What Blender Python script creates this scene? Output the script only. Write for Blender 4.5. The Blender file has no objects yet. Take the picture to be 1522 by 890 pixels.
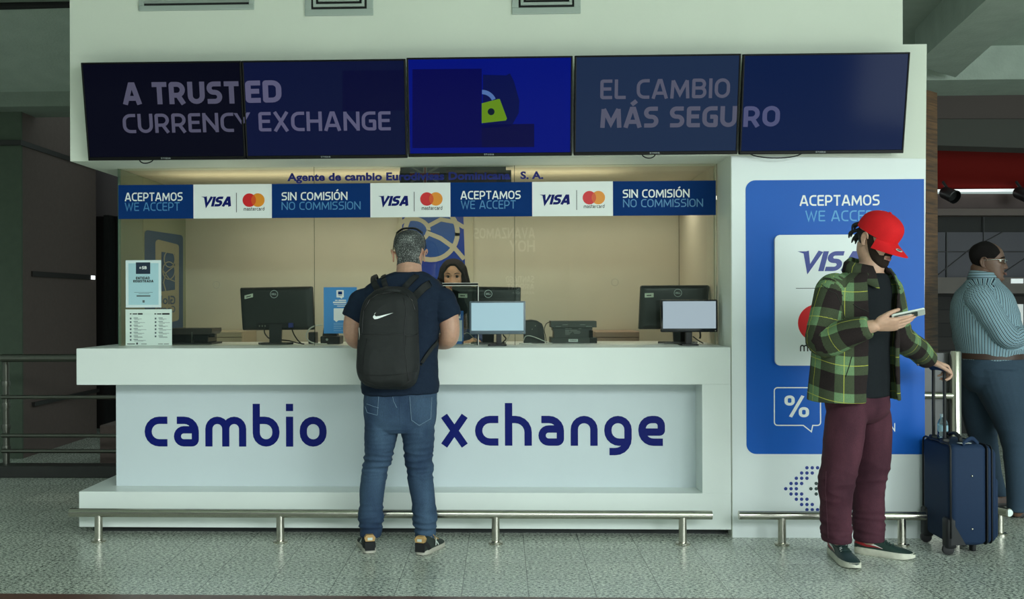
import bpy, bmesh, math, random
import numpy as np
from mathutils import Vector, Matrix, noise

# ------------------------------------------------------------------ camera
SC = bpy.context.scene
COL = SC.collection
W_PX, H_PX = 1522.0, 890.0
FOC = 1500.0
YAW = 0.035
ROLL = 0.0035
CX, CY = 692.0, 449.7
CAM_H = 1.35
_F = Vector((-math.sin(YAW), math.cos(YAW), 0))
_R = Vector((math.cos(YAW), math.sin(YAW), 0))
_U = Vector((0, 0, 1))
CR = _R * math.cos(ROLL) - _U * math.sin(ROLL)
CU = _U * math.cos(ROLL) + _R * math.sin(ROLL)
CPOS = Vector((0, 0, CAM_H))
cam_d = bpy.data.cameras.new('camera')
cam = bpy.data.objects.new('camera', cam_d)
COL.objects.link(cam)
cam_d.sensor_fit = 'HORIZONTAL'
cam_d.sensor_width = 36.0
cam_d.lens = FOC / W_PX * 36.0
cam_d.shift_x = (W_PX / 2 - CX) / W_PX
cam_d.shift_y = (CY - H_PX / 2) / W_PX
cam_d.clip_start = 0.05
cam_d.clip_end = 200
mw = Matrix.Identity(4)
for i in range(3):
    mw[i][0] = CR[i]; mw[i][1] = CU[i]; mw[i][2] = -_F[i]; mw[i][3] = CPOS[i]
cam.matrix_world = mw
SC.camera = cam

def ray(px, py):
    return _F + CR * ((px - CX) / FOC) + CU * ((CY - py) / FOC)
def at(px, py, Y):
    d = ray(px, py)
    return CPOS + d * (Y / d.y)
def fl(px, py, z=0.0):
    d = ray(px, py)
    return CPOS + d * ((z - CAM_H) / d.z)
def onplane(px, py, o, n):
    d = ray(px, py)
    return CPOS + d * ((o - CPOS).dot(n) / d.dot(n))

# ------------------------------------------------------------------ light and exposure
SC.view_settings.view_transform = 'Standard'
SC.view_settings.look = 'None'
SC.view_settings.exposure = 0.0
SC.view_settings.gamma = 1.0
SC.view_settings.use_curve_mapping = False
world = bpy.data.worlds.new('world')
SC.world = world
world.use_nodes = True
wb = world.node_tree.nodes['Background']
wb.inputs[0].default_value = (0.62, 0.80, 0.76, 1)
wb.inputs[1].default_value = 0.52

def area(name, loc, target, sx, sy, energy, color):
    d = bpy.data.lights.new(name, 'AREA')
    d.shape = 'RECTANGLE'; d.size = sx; d.size_y = sy
    d.energy = energy; d.color = color
    o = bpy.data.objects.new(name, d)
    COL.objects.link(o)
    o.location = loc
    o.rotation_euler = (Vector(target) - Vector(loc)).to_track_quat('-Z', 'Y').to_euler()
    return o
# daylight from the glazing on the right of the hall, and weaker from the left
area('daylight', (4.6, -9.0, 6.0), (1.4, 5.8, 1.2), 14, 2.6, 1560, (0.88, 1.0, 0.98))
area('daylight', (8.2, -3.2, 1.9), (-0.4, 5.8, 1.3), 6.5, 3.4, 430, (0.88, 1.0, 0.98))
area('daylight', (-9.5, -3.0, 1.9), (0.0, 5.8, 1.2), 5.0, 3.0, 25, (0.84, 1.0, 0.95))
# added lamp over the unseen floor; its bounce brightens upper wall and ceilings
hl = area('floor_bounce_fill', (0.8, 0.2, 3.6), (0.8, 0.5, 0), 9, 3.0, 420, (0.92, 1.0, 0.95)); hl.data.spread = math.radians(80)
# the warm ceiling lights inside the booth
area('booth_light', (-0.9, 6.95, 2.06), (-0.9, 7.0, 0), 2.0, 0.35, 7.2, (1.0, 0.90, 0.76))
area('booth_light', (0.85, 6.95, 2.06), (0.85, 7.0, 0), 1.4, 0.35, 5.6, (1.0, 0.90, 0.76))

# added warm lamp hidden behind the stickers, brightening the booth ceiling
area('booth_ceiling_fill', (-0.7, 6.5, 1.98), (-0.7, 6.62, 3), 2.9, 0.10, 5, (1.0, 0.86, 0.60))

# ------------------------------------------------------------------ helpers
def lin(c):
    c = c / 255.0
    return c / 12.92 if c <= 0.04045 else ((c + 0.055) / 1.055) ** 2.4
def rgb(r, g, b, k=1.0):
    return (lin(r) * k, lin(g) * k, lin(b) * k, 1.0)

MATS = {}
def mat(name, color, rough=0.5, metal=0.0, spec=0.5, noise_amt=0.0, noise_scale=20.0, bump=0.0, bump_scale=200.0,
        emit=None, emit_k=1.0, sheen=0.0, stretch=None, detail=4.0):
    if name in MATS: return MATS[name]
    m = bpy.data.materials.new(name); m.use_nodes = True
    nt = m.node_tree; b = nt.nodes['Principled BSDF']
    b.inputs['Base Color'].default_value = color
    b.inputs['Roughness'].default_value = rough
    b.inputs['Metallic'].default_value = metal
    b.inputs['Specular IOR Level'].default_value = spec
    if sheen: b.inputs['Sheen Weight'].default_value = sheen
    tc = None
    if noise_amt or bump:
        tc = nt.nodes.new('ShaderNodeTexCoord')
        src = tc.outputs['Object']
        if stretch:
            mp = nt.nodes.new('ShaderNodeMapping'); mp.inputs['Scale'].default_value = stretch
            nt.links.new(src, mp.inputs['Vector']); src = mp.outputs['Vector']
    if noise_amt:
        n = nt.nodes.new('ShaderNodeTexNoise'); n.inputs['Scale'].default_value = noise_scale; n.inputs['Detail'].default_value = detail
        nt.links.new(src, n.inputs['Vector'])
        r = nt.nodes.new('ShaderNodeValToRGB')
        r.color_ramp.elements[0].position = 0.3; r.color_ramp.elements[1].position = 0.7
        r.color_ramp.elements[0].color = tuple(c * (1 - noise_amt) for c in color[:3]) + (1,)
        r.color_ramp.elements[1].color = tuple(min(1, c * (1 + noise_amt)) for c in color[:3]) + (1,)
        nt.links.new(n.outputs['Fac'], r.inputs['Fac']); nt.links.new(r.outputs['Color'], b.inputs['Base Color'])
    if bump:
        n2 = nt.nodes.new('ShaderNodeTexNoise'); n2.inputs['Scale'].default_value = bump_scale; n2.inputs['Detail'].default_value = 3
        nt.links.new(src, n2.inputs['Vector'])
        bp = nt.nodes.new('ShaderNodeBump'); bp.inputs['Strength'].default_value = bump; bp.inputs['Distance'].default_value = 0.01
        nt.links.new(n2.outputs['Fac'], bp.inputs['Height']); nt.links.new(bp.outputs['Normal'], b.inputs['Normal'])
    if emit:
        b.inputs['Emission Color'].default_value = emit
        b.inputs['Emission Strength'].default_value = emit_k
    MATS[name] = m
    return m

def tagp(o, label=None, cat=None, group=None, kind=None):
    if label: o['label'] = label
    if cat: o['category'] = cat
    if group: o['group'] = group
    if kind: o['kind'] = kind
    return o
def empty(name, loc=(0, 0, 0), label=None, cat=None, group=None, rot=None):
    o = bpy.data.objects.new(name, None)
    o.empty_display_size = 0.1
    COL.objects.link(o); o.location = loc
    if rot: o.rotation_euler = rot
    return tagp(o, label, cat, group)
def link_mesh(name, me, m=None, parent=None, smooth=False):
    o = bpy.data.objects.new(name, me); COL.objects.link(o)
    if m is not None and not me.materials:
        for mm in (m if isinstance(m, (list, tuple)) else [m]): me.materials.append(mm)
    if smooth:
        me.polygons.foreach_set('use_smooth', [True] * len(me.polygons))
    if parent is not None:
        o.parent = parent
        # geometry is written in world coordinates: undo the parent's own placement
        M = Matrix.Identity(4); q = parent
        while q is not None:
            M = Matrix.LocRotScale(q.location, q.rotation_euler, q.scale) @ M; q = q.parent
        me.transform(M.inverted())
    return o
class MB:
    """collects shapes into one mesh, in world coordinates"""
    def __init__(s): s.bm = bmesh.new()
    def box(s, x0, x1, y0, y1, z0, z1, bev=0.0, M=None, seg=2):
        r = bmesh.ops.create_cube(s.bm, size=1.0)
        vs = r['verts']
        for v in vs:
            v.co = Vector(((x0 + x1) / 2 + v.co.x * (x1 - x0), (y0 + y1) / 2 + v.co.y * (y1 - y0), (z0 + z1) / 2 + v.co.z * (z1 - z0)))
        if bev:
            es = list({e for v in vs for e in v.link_edges})
            rr = bmesh.ops.bevel(s.bm, geom=es, offset=bev, segments=seg, profile=0.5, affect='EDGES')
            vs = list({v for f in rr['faces'] for v in f.verts} | {v for v in vs if v.is_valid})
        if M is not None:
            for v in vs: v.co = M @ v.co
        return s
    def poly(s, pts):
        vs = [s.bm.verts.new(p) for p in pts]
        return s.bm.faces.new(vs)
    def prism(s, pts, d):
        """closed outline pts extruded by vector d"""
        d = Vector(d)
        a = [s.bm.verts.new(p) for p in pts]; b = [s.bm.verts.new(Vector(p) + d) for p in pts]
        n = len(pts)
        s.bm.faces.new(a); s.bm.faces.new(b[::-1])
        for i in range(n):
            j = (i + 1) % n
            s.bm.faces.new((a[j], a[i], b[i], b[j]))
        return s
    def tube(s, pts, rad, n=12, cap=True, flat=1.0):
        pts = [Vector(p) for p in pts]
        if not isinstance(rad, (list, tuple)): rad = [rad] * len(pts)
        rings = []; up = None
        for i, p in enumerate(pts):
            t = (pts[min(i + 1, len(pts) - 1)] - pts[max(i - 1, 0)]).normalized()
            if up is None:
                up = Vector((0, 0, 1)) if abs(t.z) < 0.9 else Vector((1, 0, 0))
            u = (up - t * up.dot(t))
            if u.length < 1e-6: u = t.orthogonal()
            u.normalize(); up = u
            v = t.cross(u)
            r = rad[i]
            rings.append([s.bm.verts.new(p + u * (r * math.cos(2 * math.pi * k / n)) + v * (r * flat * math.sin(2 * math.pi * k / n))) for k in range(n)])
        for a, b in zip(rings[:-1], rings[1:]):
            for k in range(n):
                s.bm.faces.new((a[k], a[(k + 1) % n], b[(k + 1) % n], b[k]))
        if cap:
            s.bm.faces.new(rings[0][::-1]); s.bm.faces.new(rings[-1])
        return s
    def rings(s, rs, cap=True):
        """rs: list of rings (lists of points), skinned in order"""
        R = [[s.bm.verts.new(p) for p in r] for r in rs]; n = len(R[0])
        for a, b in zip(R[:-1], R[1:]):
            for k in range(n):
                s.bm.faces.new((a[k], a[(k + 1) % n], b[(k + 1) % n], b[k]))
        if cap:
            s.bm.faces.new(R[0][::-1]); s.bm.faces.new(R[-1])
        return s
    def lathe(s, c, prof, n=24, axis='z'):
        c = Vector(c); rs = []
        for (r, h) in prof:
            ring = []
            for k in range(n):
                a = 2 * math.pi * k / n
                if axis == 'z': p = Vector((r * math.cos(a), r * math.sin(a), h))
                elif axis == 'y': p = Vector((r * math.cos(a), h, r * math.sin(a)))
                else: p = Vector((h, r * math.cos(a), r * math.sin(a)))
                ring.append(c + p)
            rs.append(ring)
        return s.rings(rs)
    def ball(s, c, rx, ry=None, rz=None, M=None, seg=24, rg=16):
        ry = rx if ry is None else ry; rz = rx if rz is None else rz
        r = bmesh.ops.create_uvsphere(s.bm, u_segments=seg, v_segments=rg, radius=1.0)
        for v in r['verts']:
            p = Vector((v.co.x * rx, v.co.y * ry, v.co.z * rz))
            if M is not None: p = M @ p
            v.co = Vector(c) + p
        return s
    def build(s, name, m, parent=None, smooth=False, normals=True, auto=None):
        if normals: bmesh.ops.recalc_face_normals(s.bm, faces=s.bm.faces)
        me = bpy.data.meshes.new(name); s.bm.to_mesh(me); s.bm.free()
        o = link_mesh(name, me, m, parent, smooth or auto is not None)
        if auto is not None:
            me.set_sharp_from_angle(angle=math.radians(auto))
        return o
def struct(name, mb, m, auto=None):
    o = mb.build(name, m, auto=auto); o['kind'] = 'structure'; return o

# ---- lettering: a squarish stroke alphabet -----------------------------------------
def _corner(P, A, B, r, nseg):
    if r <= 1e-6: return [P] * (nseg + 1)
    da = (A - P); db = (B - P)
    la, lb = da.length, db.length
    if la < 1e-9 or lb < 1e-9: return [P] * (nseg + 1)
    p0 = P + da * (r / la); p1 = P + db * (r / lb); out = []; w = .72
    for k in range(nseg + 1):
        t = k / nseg; d = (1 - t) ** 2 + 2 * w * t * (1 - t) + t ** 2
        out.append((p0 * (1 - t) ** 2 + P * (2 * w * t * (1 - t)) + p1 * t ** 2) / d)
    return out
def stroke(pts, w, closed, nseg=5):
    """a stroked path with rounded corners as quads; yields (quad, position along the path 0..1)"""
    n = len(pts); P = [Vector(p[:2]) for p in pts]; rad = [p[2] if len(p) > 2 else 0 for p in pts]
    L = []; Rr = []; RL = []; RR = []
    for i in range(n):
        pv = P[i - 1] if (closed or i > 0) else None
        nx_ = P[(i + 1) % n] if (closed or i < n - 1) else None
        a = (P[i] - pv).normalized() if pv is not None else (nx_ - P[i]).normalized()
        b = (nx_ - P[i]).normalized() if nx_ is not None else a
        na = Vector((-a.y, a.x)); nb = Vector((-b.y, b.x)); m = na + nb
        if m.length < 1e-6: m = na
        m.normalize(); k = min(1 / max(m.dot(na), .3), 2.4)
        L.append(P[i] + m * (w / 2 * k)); Rr.append(P[i] - m * (w / 2 * k))
        r = rad[i]
        if pv is None or nx_ is None: r = 0
        elif r > 0:
            lim1 = (P[i] - pv).length * (.5 if (closed or i - 1 > 0) else .95); lim2 = (P[i] - nx_).length * (.5 if (closed or i + 1 < n - 1) else .95)
            r = min(r, lim1, lim2)
        left = a.x * b.y - a.y * b.x > 0
        RL.append(0 if r == 0 else max(r + (-w / 2 if left else w / 2), .0)); RR.append(0 if r == 0 else max(r + (w / 2 if left else -w / 2), .0))
    pl = []; pr = []
    for i in range(n):
        if rad[i] > 0 and (closed or 0 < i < n - 1):
            pl += _corner(L[i], L[i - 1], L[(i + 1) % n], RL[i], nseg); pr += _corner(Rr[i], Rr[i - 1], Rr[(i + 1) % n], RR[i], nseg)
        else:
            pl.append(L[i]); pr.append(Rr[i])
    N = len(pl); out = []
    for i in range(N if closed else N - 1):
        j = (i + 1) % N; q = []
        for p in (pl[i], pr[i], pr[j], pl[j]):
            if not q or min((p - z).length for z in q) > 1e-5: q.append(p)
        if len(q) >= 3: out.append((q, i / max(N - 1, 1) if not closed else 0))
    return out
def ribbon(pts, w, closed):
    return [q for q, t in stroke([(p.x, p.y) for p in pts], w, closed)]
def glyph(ch, w):
    a = w / 2; T = 1 - a; B = a; L = a; r = 0.30; xh = 0.70; X = xh - a
    base = {'Á': 'A', 'Ó': 'O', 'Í': 'I', 'É': 'E'}.get(ch)
    if base:
        W, s = glyph(base, w)
        return W, s + [([(W * .42, 1.10), (W * .42 + .22, 1.28)], False)]
    wd = dict(A=.80, B=.72, C=.64, D=.74, E=.60, F=.58, G=.70, H=.74, I=w, L=.56, M=.96, N=.78, O=.76, P=.68, R=.72, S=.66, T=.64, U=.74, V=.78,
              W=1.08, X=.76, Y=.74, Z=.66, c=.55, a=.60, m=.98, b=.64, i=w, o=.64, e=.62, x=.66, h=.63, n=.63, g=.64, s=.54, t=.42, r=.40, d=.64, l=w,
              k=.6, p=.64, u=.63, v=.62, y=.62)
    if ch == ' ': return .30, []
    if ch == '.': return w, [([(a, 0), (a, w)], False)]
    if ch == '%':
        return 1.0, [([(.74, 1.0), (.26, 0)], False), ([(.09, .60, .12), (.36, .60, .12), (.36, .95, .12), (.09, .95, .12)], True),
                     ([(.64, .05, .12), (.91, .05, .12), (.91, .40, .12), (.64, .40, .12)], True)]
    W = wd.get(ch, .6); R = W - a
    S = {
        'A': [([(a * .8, 0), (W / 2 - .05, T), (W / 2 + .05, T), (W - a * .8, 0)], False), ([(W * .2, .28), (W * .8, .28)], False)],
        'B': [([(L, B, .02), (R, B, .22), (R, .52, .2), (L, .52, 0)], True), ([(L, .52, 0), (R - .03, .52, .2), (R - .03, T, .22), (L, T, .02)], True)],
        'C': [([(W, T), (L, T, r), (L, B, r), (W, B)], False)],
        'D': [([(L, B, .02), (R, B, r), (R, T, r), (L, T, .02)], True)],
        'E': [([(W, T), (L, T, .06), (L, B, .06), (W, B)], False), ([(L, .52), (W - .05, .52)], False)],
        'F': [([(W, T), (L, T, .06), (L, 0)], False), ([(L, .5), (W - .05, .5)], False)],
        'G': [([(W - .03, T), (L, T, r), (L, B, r), (R, B, .03), (R, .5, .02), (W * .5, .5)], False)],
        'H': [([(L, 0), (L, 1)], False), ([(R, 0), (R, 1)], False), ([(L, .51), (R, .51)], False)],
        'I': [([(a, 0), (a, 1)], False)],
        'L': [([(L, 1), (L, B, .05), (W, B)], False)],
        'M': [([(a, 0), (a + .05, T)], False), ([(W - a, 0), (W - a - .05, T)], False), ([(a + .05, 1 - a), (W / 2, .22), (W - a - .05, 1 - a)], False)],
        'N': [([(L, 0), (L, 1)], False), ([(R, 0), (R, 1)], False), ([(L, 1 - a), (R, a)], False)],
        'O': [([(L, B, r), (R, B, r), (R, T, r), (L, T, r)], True)],
        'P': [([(L, 0), (L, T, .04), (R, T, r), (R, .38, r), (L, .38)], False)],
        'R': [([(L, 0), (L, T, .04), (R - .02, T, r), (R - .02, .40, r), (L, .40)], False), ([(W * .52, .42), (W - a * .9, 0)], False)],
        'S': [([(W - .04, T), (L, T, .25), (L, .515, .22), (R, .515, .22), (R, B, .25), (.02, B)], False)],
        'T': [([(0, T), (W, T)], False), ([(W / 2, 0), (W / 2, T)], False)],
        'U': [([(L, 1), (L, B, r), (R, B, r), (R, 1)], False)],
        'V': [([(a * .8, 1), (W / 2, a * .9), (W - a * .8, 1)], False)],
        'W': [([(a * .8, 1), (W * .28, a), (W * .5, .86), (W * .72, a), (W - a * .8, 1)], False)],
        'X': [([(a, 0), (W - a, 1)], False), ([(a, 1), (W - a, 0)], False)],
        'Y': [([(a * .9, 1), (W / 2, .42), (W - a * .9, 1)], False), ([(W / 2, 0), (W / 2, .44)], False)],
        'Z': [([(0.02, T), (R, T, .03), (L, B, .03), (W, B)], False)],
        'c': [([(W, X), (L, X, r), (L, B, r), (W, B)], False)],
        'a': [([(.07, X), (R, X, r), (R, B, .08), (L, B, .16), (L, xh * .56, .16), (R, xh * .56)], False)],
        'm': [([(L, 0), (L, X, .22), (W / 2, X, .22), (W / 2, 0)], False), ([(W / 2, 0), (W / 2, X, .22), (R, X, .22), (R, 0)], False)],
        'b': [([(L, 1), (L, B, r), (R, B, r), (R, X, r), (L, X)], False)],
        'd': [([(R, 1), (R, B, r), (L, B, r), (L, X, r), (R, X)], False)],
        'i': [([(a, 0), (a, xh)], False), ([(a, .83), (a, 1.0)], False)],
        'l': [([(a, 0), (a, 1)], False)],
        'o': [([(L, B, r), (R, B, r), (R, X, r), (L, X, r)], True)],
        'e': [([(L, xh * .46), (R, xh * .46, .04), (R, X, r), (L, X, r), (L, B, r), (W - .05, B)], False)],
        'x': [([(a, 0), (W - a, xh)], False), ([(a, xh), (W - a, 0)], False)],
        'h': [([(L, 0), (L, 1)], False), ([(L, X), (R, X, r), (R, 0)], False)],
        'n': [([(L, 0), (L, X, .24), (R, X, .24), (R, 0)], False)],
        'u': [([(L, xh), (L, B, .24), (R, B, .24), (R, xh)], False)],
        'g': [([(R, B), (L, B, r), (L, X, r), (R, X, r), (R, -.22 + a, r), (.12, -.22 + a)], False)],
        's': [([(W - .04, X), (L, X, .18), (L, xh * .5, .16), (R, xh * .5, .16), (R, B, .18), (.02, B)], False)],
        't': [([(.14, .92), (.14, B, .2), (W, B)], False), ([(0, X), (W, X)], False)],
        'r': [([(L, 0), (L, X, .22), (W, X)], False)],
        'k': [([(L, 0), (L, 1)], False), ([(L, .3), (W - a, xh)], False), ([(L + .1, .35), (W - a, 0)], False)],
        'p': [([(L, -.25), (L, X, r), (R, X, r), (R, B, r), (L, B)], False)],
        'v': [([(a, xh), (W / 2, a), (W - a, xh)], False)],
        'y': [([(a, xh), (W / 2, 0)], False), ([(W - a, xh), (W * .3, -.25)], False)],
    }
    return W, S.get(ch, [])
def text_quads(txt, w=0.15, gap=0.10, shear=0.0):
    x = 0; Q = []
    for ch in txt:
        Wd, st = glyph(ch, w)
        for si, (pts, closed) in enumerate(st):
            for q, t in stroke(pts, w, closed):
                Q.append([(p.x + x + shear * p.y, p.y, si * 1.7 + t) for p in q])
        x += Wd + gap
    return Q, x - gap
def put_text(mb, txt, o, ux, uz, width, height, w=0.15, gap=0.10, shear=0.0, mirror=False):
    """lettering lying in the plane (o; ux, uz): width x cap height in metres"""
    Q, tw = text_quads(txt, w, gap, shear)
    k = width / tw
    nrm = ux.cross(uz).normalized()
    for q in Q:
        pts = [o + ux * (x * k) + uz * (y * height) + nrm * (.00022 * si) for x, y, si in q]
        try: mb.poly(pts)
        except ValueError: pass
    return mb
UX = Vector((1, 0, 0)); UZ = Vector((0, 0, 1)); UY = Vector((0, 1, 0))
def px_text(mb, txt, x0, x1, ybase, ytop, Y, **k):
    """front-facing lettering on the plane y=Y between two columns of the photo"""
    a = at(x0, ybase, Y); b = at(x1, ybase, Y); c = at(x0, ytop, Y)
    xx = Vector((b.x - a.x, 0, 0)); 
    return put_text(mb, txt, a, UX, UZ, b.x - a.x, c.z - a.z, **k)
def disc(mb, c, r, ux=UX, uz=UZ, n=32):
    mb.poly([c + ux * (r * math.cos(2 * math.pi * k / n)) + uz * (r * math.sin(2 * math.pi * k / n)) for k in range(n)])
def ring_flat(mb, c, r0, r1, ux=UX, uz=UZ, n=32):
    for k in range(n):
        a = 2 * math.pi * k / n; b = 2 * math.pi * (k + 1) / n
        mb.poly([c + ux * (q * math.cos(t)) + uz * (q * math.sin(t)) for q, t in ((r0, a), (r1, a), (r1, b), (r0, b))])
def rrect(x0, x1, z0, z1, r, corners=(1, 1, 1, 1), n=6):
    """outline in (x, z); corners bl, br, tr, tl"""
    P = []
    for (cx, cz, a0, on) in ((x0 + r, z0 + r, 180, corners[0]), (x1 - r, z0 + r, 270, corners[1]), (x1 - r, z1 - r, 0, corners[2]), (x0 + r, z1 - r, 90, corners[3])):
        if on:
            for k in range(n + 1):
                t = math.radians(a0 + 90 * k / n); P.append((cx + r * math.cos(t), cz + r * math.sin(t)))
        else:
            P.append((x0 if a0 in (180, 90) else x1, z0 if a0 in (180, 270) else z1))
    return P
def px_rect(mb, x0, x1, y0, y1, Y, d=0.0):
    """flat or thin panel on plane y=Y from photo columns/rows (y0 top row)"""
    a = at(x0, y1, Y); b = at(x1, y0, Y)
    if d: mb.prism([(a.x, Y, a.z), (b.x, Y, a.z), (b.x, Y, b.z), (a.x, Y, b.z)], (0, d, 0))
    else: mb.poly([(a.x, Y, a.z), (b.x, Y, a.z), (b.x, Y, b.z), (a.x, Y, b.z)])
    return mb
def font_mesh(txt, o, ux, uz, width, height_x=None, bold=0.0):
    """text in the built-in typeface, as polygons"""
    cu = bpy.data.curves.new('t', 'FONT'); cu.body = txt; cu.offset = bold; cu.resolution_u = 3; cu.space_character = 1.03
    ob = bpy.data.objects.new('t', cu); COL.objects.link(ob)
    me = bpy.data.meshes.new_from_object(ob.evaluated_get(bpy.context.evaluated_depsgraph_get()))
    bpy.data.objects.remove(ob); bpy.data.curves.remove(cu)
    xs = [v.co.x for v in me.vertices]
    k = width / (max(xs) - min(xs)); x0 = min(xs)
    kz = k if height_x is None else height_x
    for v in me.vertices:
        v.co = o + ux * ((v.co.x - x0) * k) + uz * (v.co.y * kz)
    return me
# ------------------------------------------------------------------ materials of the place
def floor_mat():
    m = bpy.data.materials.new('granite_tiles'); m.use_nodes = True
    nt = m.node_tree; N = nt.nodes; Lk = nt.links; b = N['Principled BSDF']
    tc = N.new('ShaderNodeTexCoord')
    n1 = N.new('ShaderNodeTexNoise'); n1.inputs['Scale'].default_value = 95; n1.inputs['Detail'].default_value = 6; n1.inputs['Roughness'].default_value = .75
    mp = N.new('ShaderNodeMapping'); mp.inputs['Scale'].default_value = (0.62, 1.0, 1.0)
    Lk.new(tc.outputs['Object'], mp.inputs['Vector']); Lk.new(mp.outputs['Vector'], n1.inputs['Vector'])
    r1 = N.new('ShaderNodeValToRGB'); cr = r1.color_ramp; cr.interpolation = 'LINEAR'
    cr.elements[0].position = .40; cr.elements[0].color = rgb(44, 52, 52)
    cr.elements[1].position = .62; cr.elements[1].color = rgb(252, 255, 242)
    e = cr.elements.new(.47); e.color = rgb(152, 160, 152)
    e = cr.elements.new(.53); e.color = rgb(228, 234, 220)
    Lk.new(n1.outputs['Fac'], r1.inputs['Fac'])
    n2 = N.new('ShaderNodeTexNoise'); n2.inputs['Scale'].default_value = 24; n2.inputs['Detail'].default_value = 3
    Lk.new(tc.outputs['Object'], n2.inputs['Vector'])
    mx = N.new('ShaderNodeMixRGB'); mx.blend_type = 'MULTIPLY'; mx.inputs['Fac'].default_value = .25
    Lk.new(r1.outputs['Color'], mx.inputs['Color1']); Lk.new(n2.outputs['Fac'], mx.inputs['Color2'])
    # tile joints on a 0.31 m grid
    br = N.new('ShaderNodeTexBrick'); br.offset = 0.0; br.inputs['Scale'].default_value = 1.0
    br.inputs['Brick Width'].default_value = TILE; br.inputs['Row Height'].default_value = TILE; br.inputs['Mortar Size'].default_value = .0016
    br.inputs['Mortar Smooth'].default_value = .1
    br.inputs['Color1'].default_value = (1, 1, 1, 1); br.inputs['Color2'].default_value = (.86, .87, .87, 1); br.inputs['Mortar'].default_value = (.18, .18, .18, 1)
    mp2 = N.new('ShaderNodeMapping'); mp2.inputs['Location'].default_value = (-TX0 + 40 * TILE, -TY0 + 40 * TILE, 0)
    Lk.new(tc.outputs['Object'], mp2.inputs['Vector']); Lk.new(mp2.outputs['Vector'], br.inputs['Vector'])
    m2 = N.new('ShaderNodeMixRGB'); m2.blend_type = 'MULTIPLY'; m2.inputs['Fac'].default_value = 1
    Lk.new(mx.outputs['Color'], m2.inputs['Color1']); Lk.new(br.outputs['Color'], m2.inputs['Color2'])
    Lk.new(m2.outputs['Color'], b.inputs['Base Color'])
    b.inputs['Roughness'].default_value = .27; b.inputs['Specular IOR Level'].default_value = .5
    return m
TILE = 0.3106
TX0 = fl(695, 816).x; TY0 = fl(640, 835.5).y

white = mat('white_laminate', rgb(226, 232, 228), .32, noise_amt=.015, noise_scale=3)
wallw = mat('white_wall_paint', rgb(224, 228, 216), .6, noise_amt=.02, noise_scale=2, bump=.04, bump_scale=60)
panelw = mat('white_panel', rgb(232, 238, 238), .35, noise_amt=.015, noise_scale=2)
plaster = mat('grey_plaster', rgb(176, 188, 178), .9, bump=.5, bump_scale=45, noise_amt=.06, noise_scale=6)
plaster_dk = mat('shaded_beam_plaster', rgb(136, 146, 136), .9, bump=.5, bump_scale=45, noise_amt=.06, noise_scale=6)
brownw = mat('brown_wall', rgb(104, 88, 84), .8, noise_amt=.06, noise_scale=30)
greenw = mat('olive_wall', rgb(86, 98, 84), .85, noise_amt=.05, noise_scale=20)
blackp = mat('black_recess', rgb(16, 15, 16), .7)
kick = mat('dark_kick', rgb(34, 38, 38), .6)
steel = mat('brushed_steel', rgb(196, 192, 180), .22, 1.0, noise_amt=.05, noise_scale=60, stretch=(1, 40, 40))
steel_dk = mat('dull_steel', rgb(120, 120, 112), .32, 1.0)
beige = mat('beige_panel', rgb(206, 198, 178), .55, noise_amt=.02, noise_scale=8)
frost = mat('frosted_side_panel', rgb(142, 148, 122), .35)
frost2 = mat('frosted_side_panel_front', rgb(128, 138, 118), .3)
navy = mat('navy_vinyl', rgb(8, 22, 104), .45, spec=.15)
blue = mat('blue_vinyl', rgb(24, 94, 190), .35, spec=.2)
blue2 = mat('deep_blue_vinyl', rgb(4, 50, 112), .7, spec=.12)
skyb = mat('sky_blue_vinyl', rgb(74, 158, 216), .4)
skyb2 = mat('steel_blue_vinyl', rgb(70, 134, 184), .4)
vwhite = mat('white_vinyl', rgb(236, 240, 238), .4)
red = mat('red_vinyl', rgb(214, 26, 32), .35)
orange = mat('orange_vinyl', rgb(236, 146, 30), .35)
dkorange = mat('deep_orange_vinyl', rgb(222, 84, 24), .35)
black = mat('black_plastic', rgb(22, 23, 24), .42)
blackg = mat('black_gloss', rgb(10, 10, 11), .18)
ink = mat('black_ink', rgb(26, 28, 30), .6)
brown_tile = mat('brown_floor_tile', rgb(96, 66, 58), .35, noise_amt=.35, noise_scale=60)

def glass_mat(name, tint, refl, edge=False):
    m = bpy.data.materials.new(name); m.use_nodes = True
    nt = m.node_tree; N = nt.nodes; Lk = nt.links
    for n in list(N): N.remove(n)
    out = N.new('ShaderNodeOutputMaterial'); mix = N.new('ShaderNodeMixShader')
    tr = N.new('ShaderNodeBsdfTransparent'); tr.inputs['Color'].default_value = tint
    gl = N.new('ShaderNodeBsdfGlossy'); gl.inputs['Roughness'].default_value = 0.0; gl.inputs['Color'].default_value = (1, 1, 1, 1)
    fr = N.new('ShaderNodeFresnel'); fr.inputs['IOR'].default_value = refl
    Lk.new(fr.outputs['Fac'], mix.inputs['Fac']); Lk.new(tr.outputs[0], mix.inputs[1]); Lk.new(gl.outputs[0], mix.inputs[2])
    Lk.new(mix.outputs[0], out.inputs['Surface'])
    return m
glass = glass_mat('clear_glass', (.90, .94, .91, 1), 1.55)
glass_edge = mat('green_glass_edge', rgb(70, 104, 90), .15)

# ------------------------------------------------------------------ planes of the booth
Yc = fl(1230, 799).y                 # front of the counter, the header and the right wall panel
Yg = Yc + 0.335                      # the glass
Yb = Yg + 1.30                       # back wall of the booth
def X(px, Y=None, py=450): return at(px, py, Y or Yc).x
def Z(py, Y=None, px=745): return at(px, py, Y or Yc).z

# floor
mb = MB(); mb.box(-14, 14, -9, 22, -.06, 0)
struct('floor', mb, floor_mat())
yb = fl(60, 882.6).y
mb = MB(); mb.box(-14, 14, yb - .42, yb, -.01, .0012)
struct('trim_1', mb, brown_tile)

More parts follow.
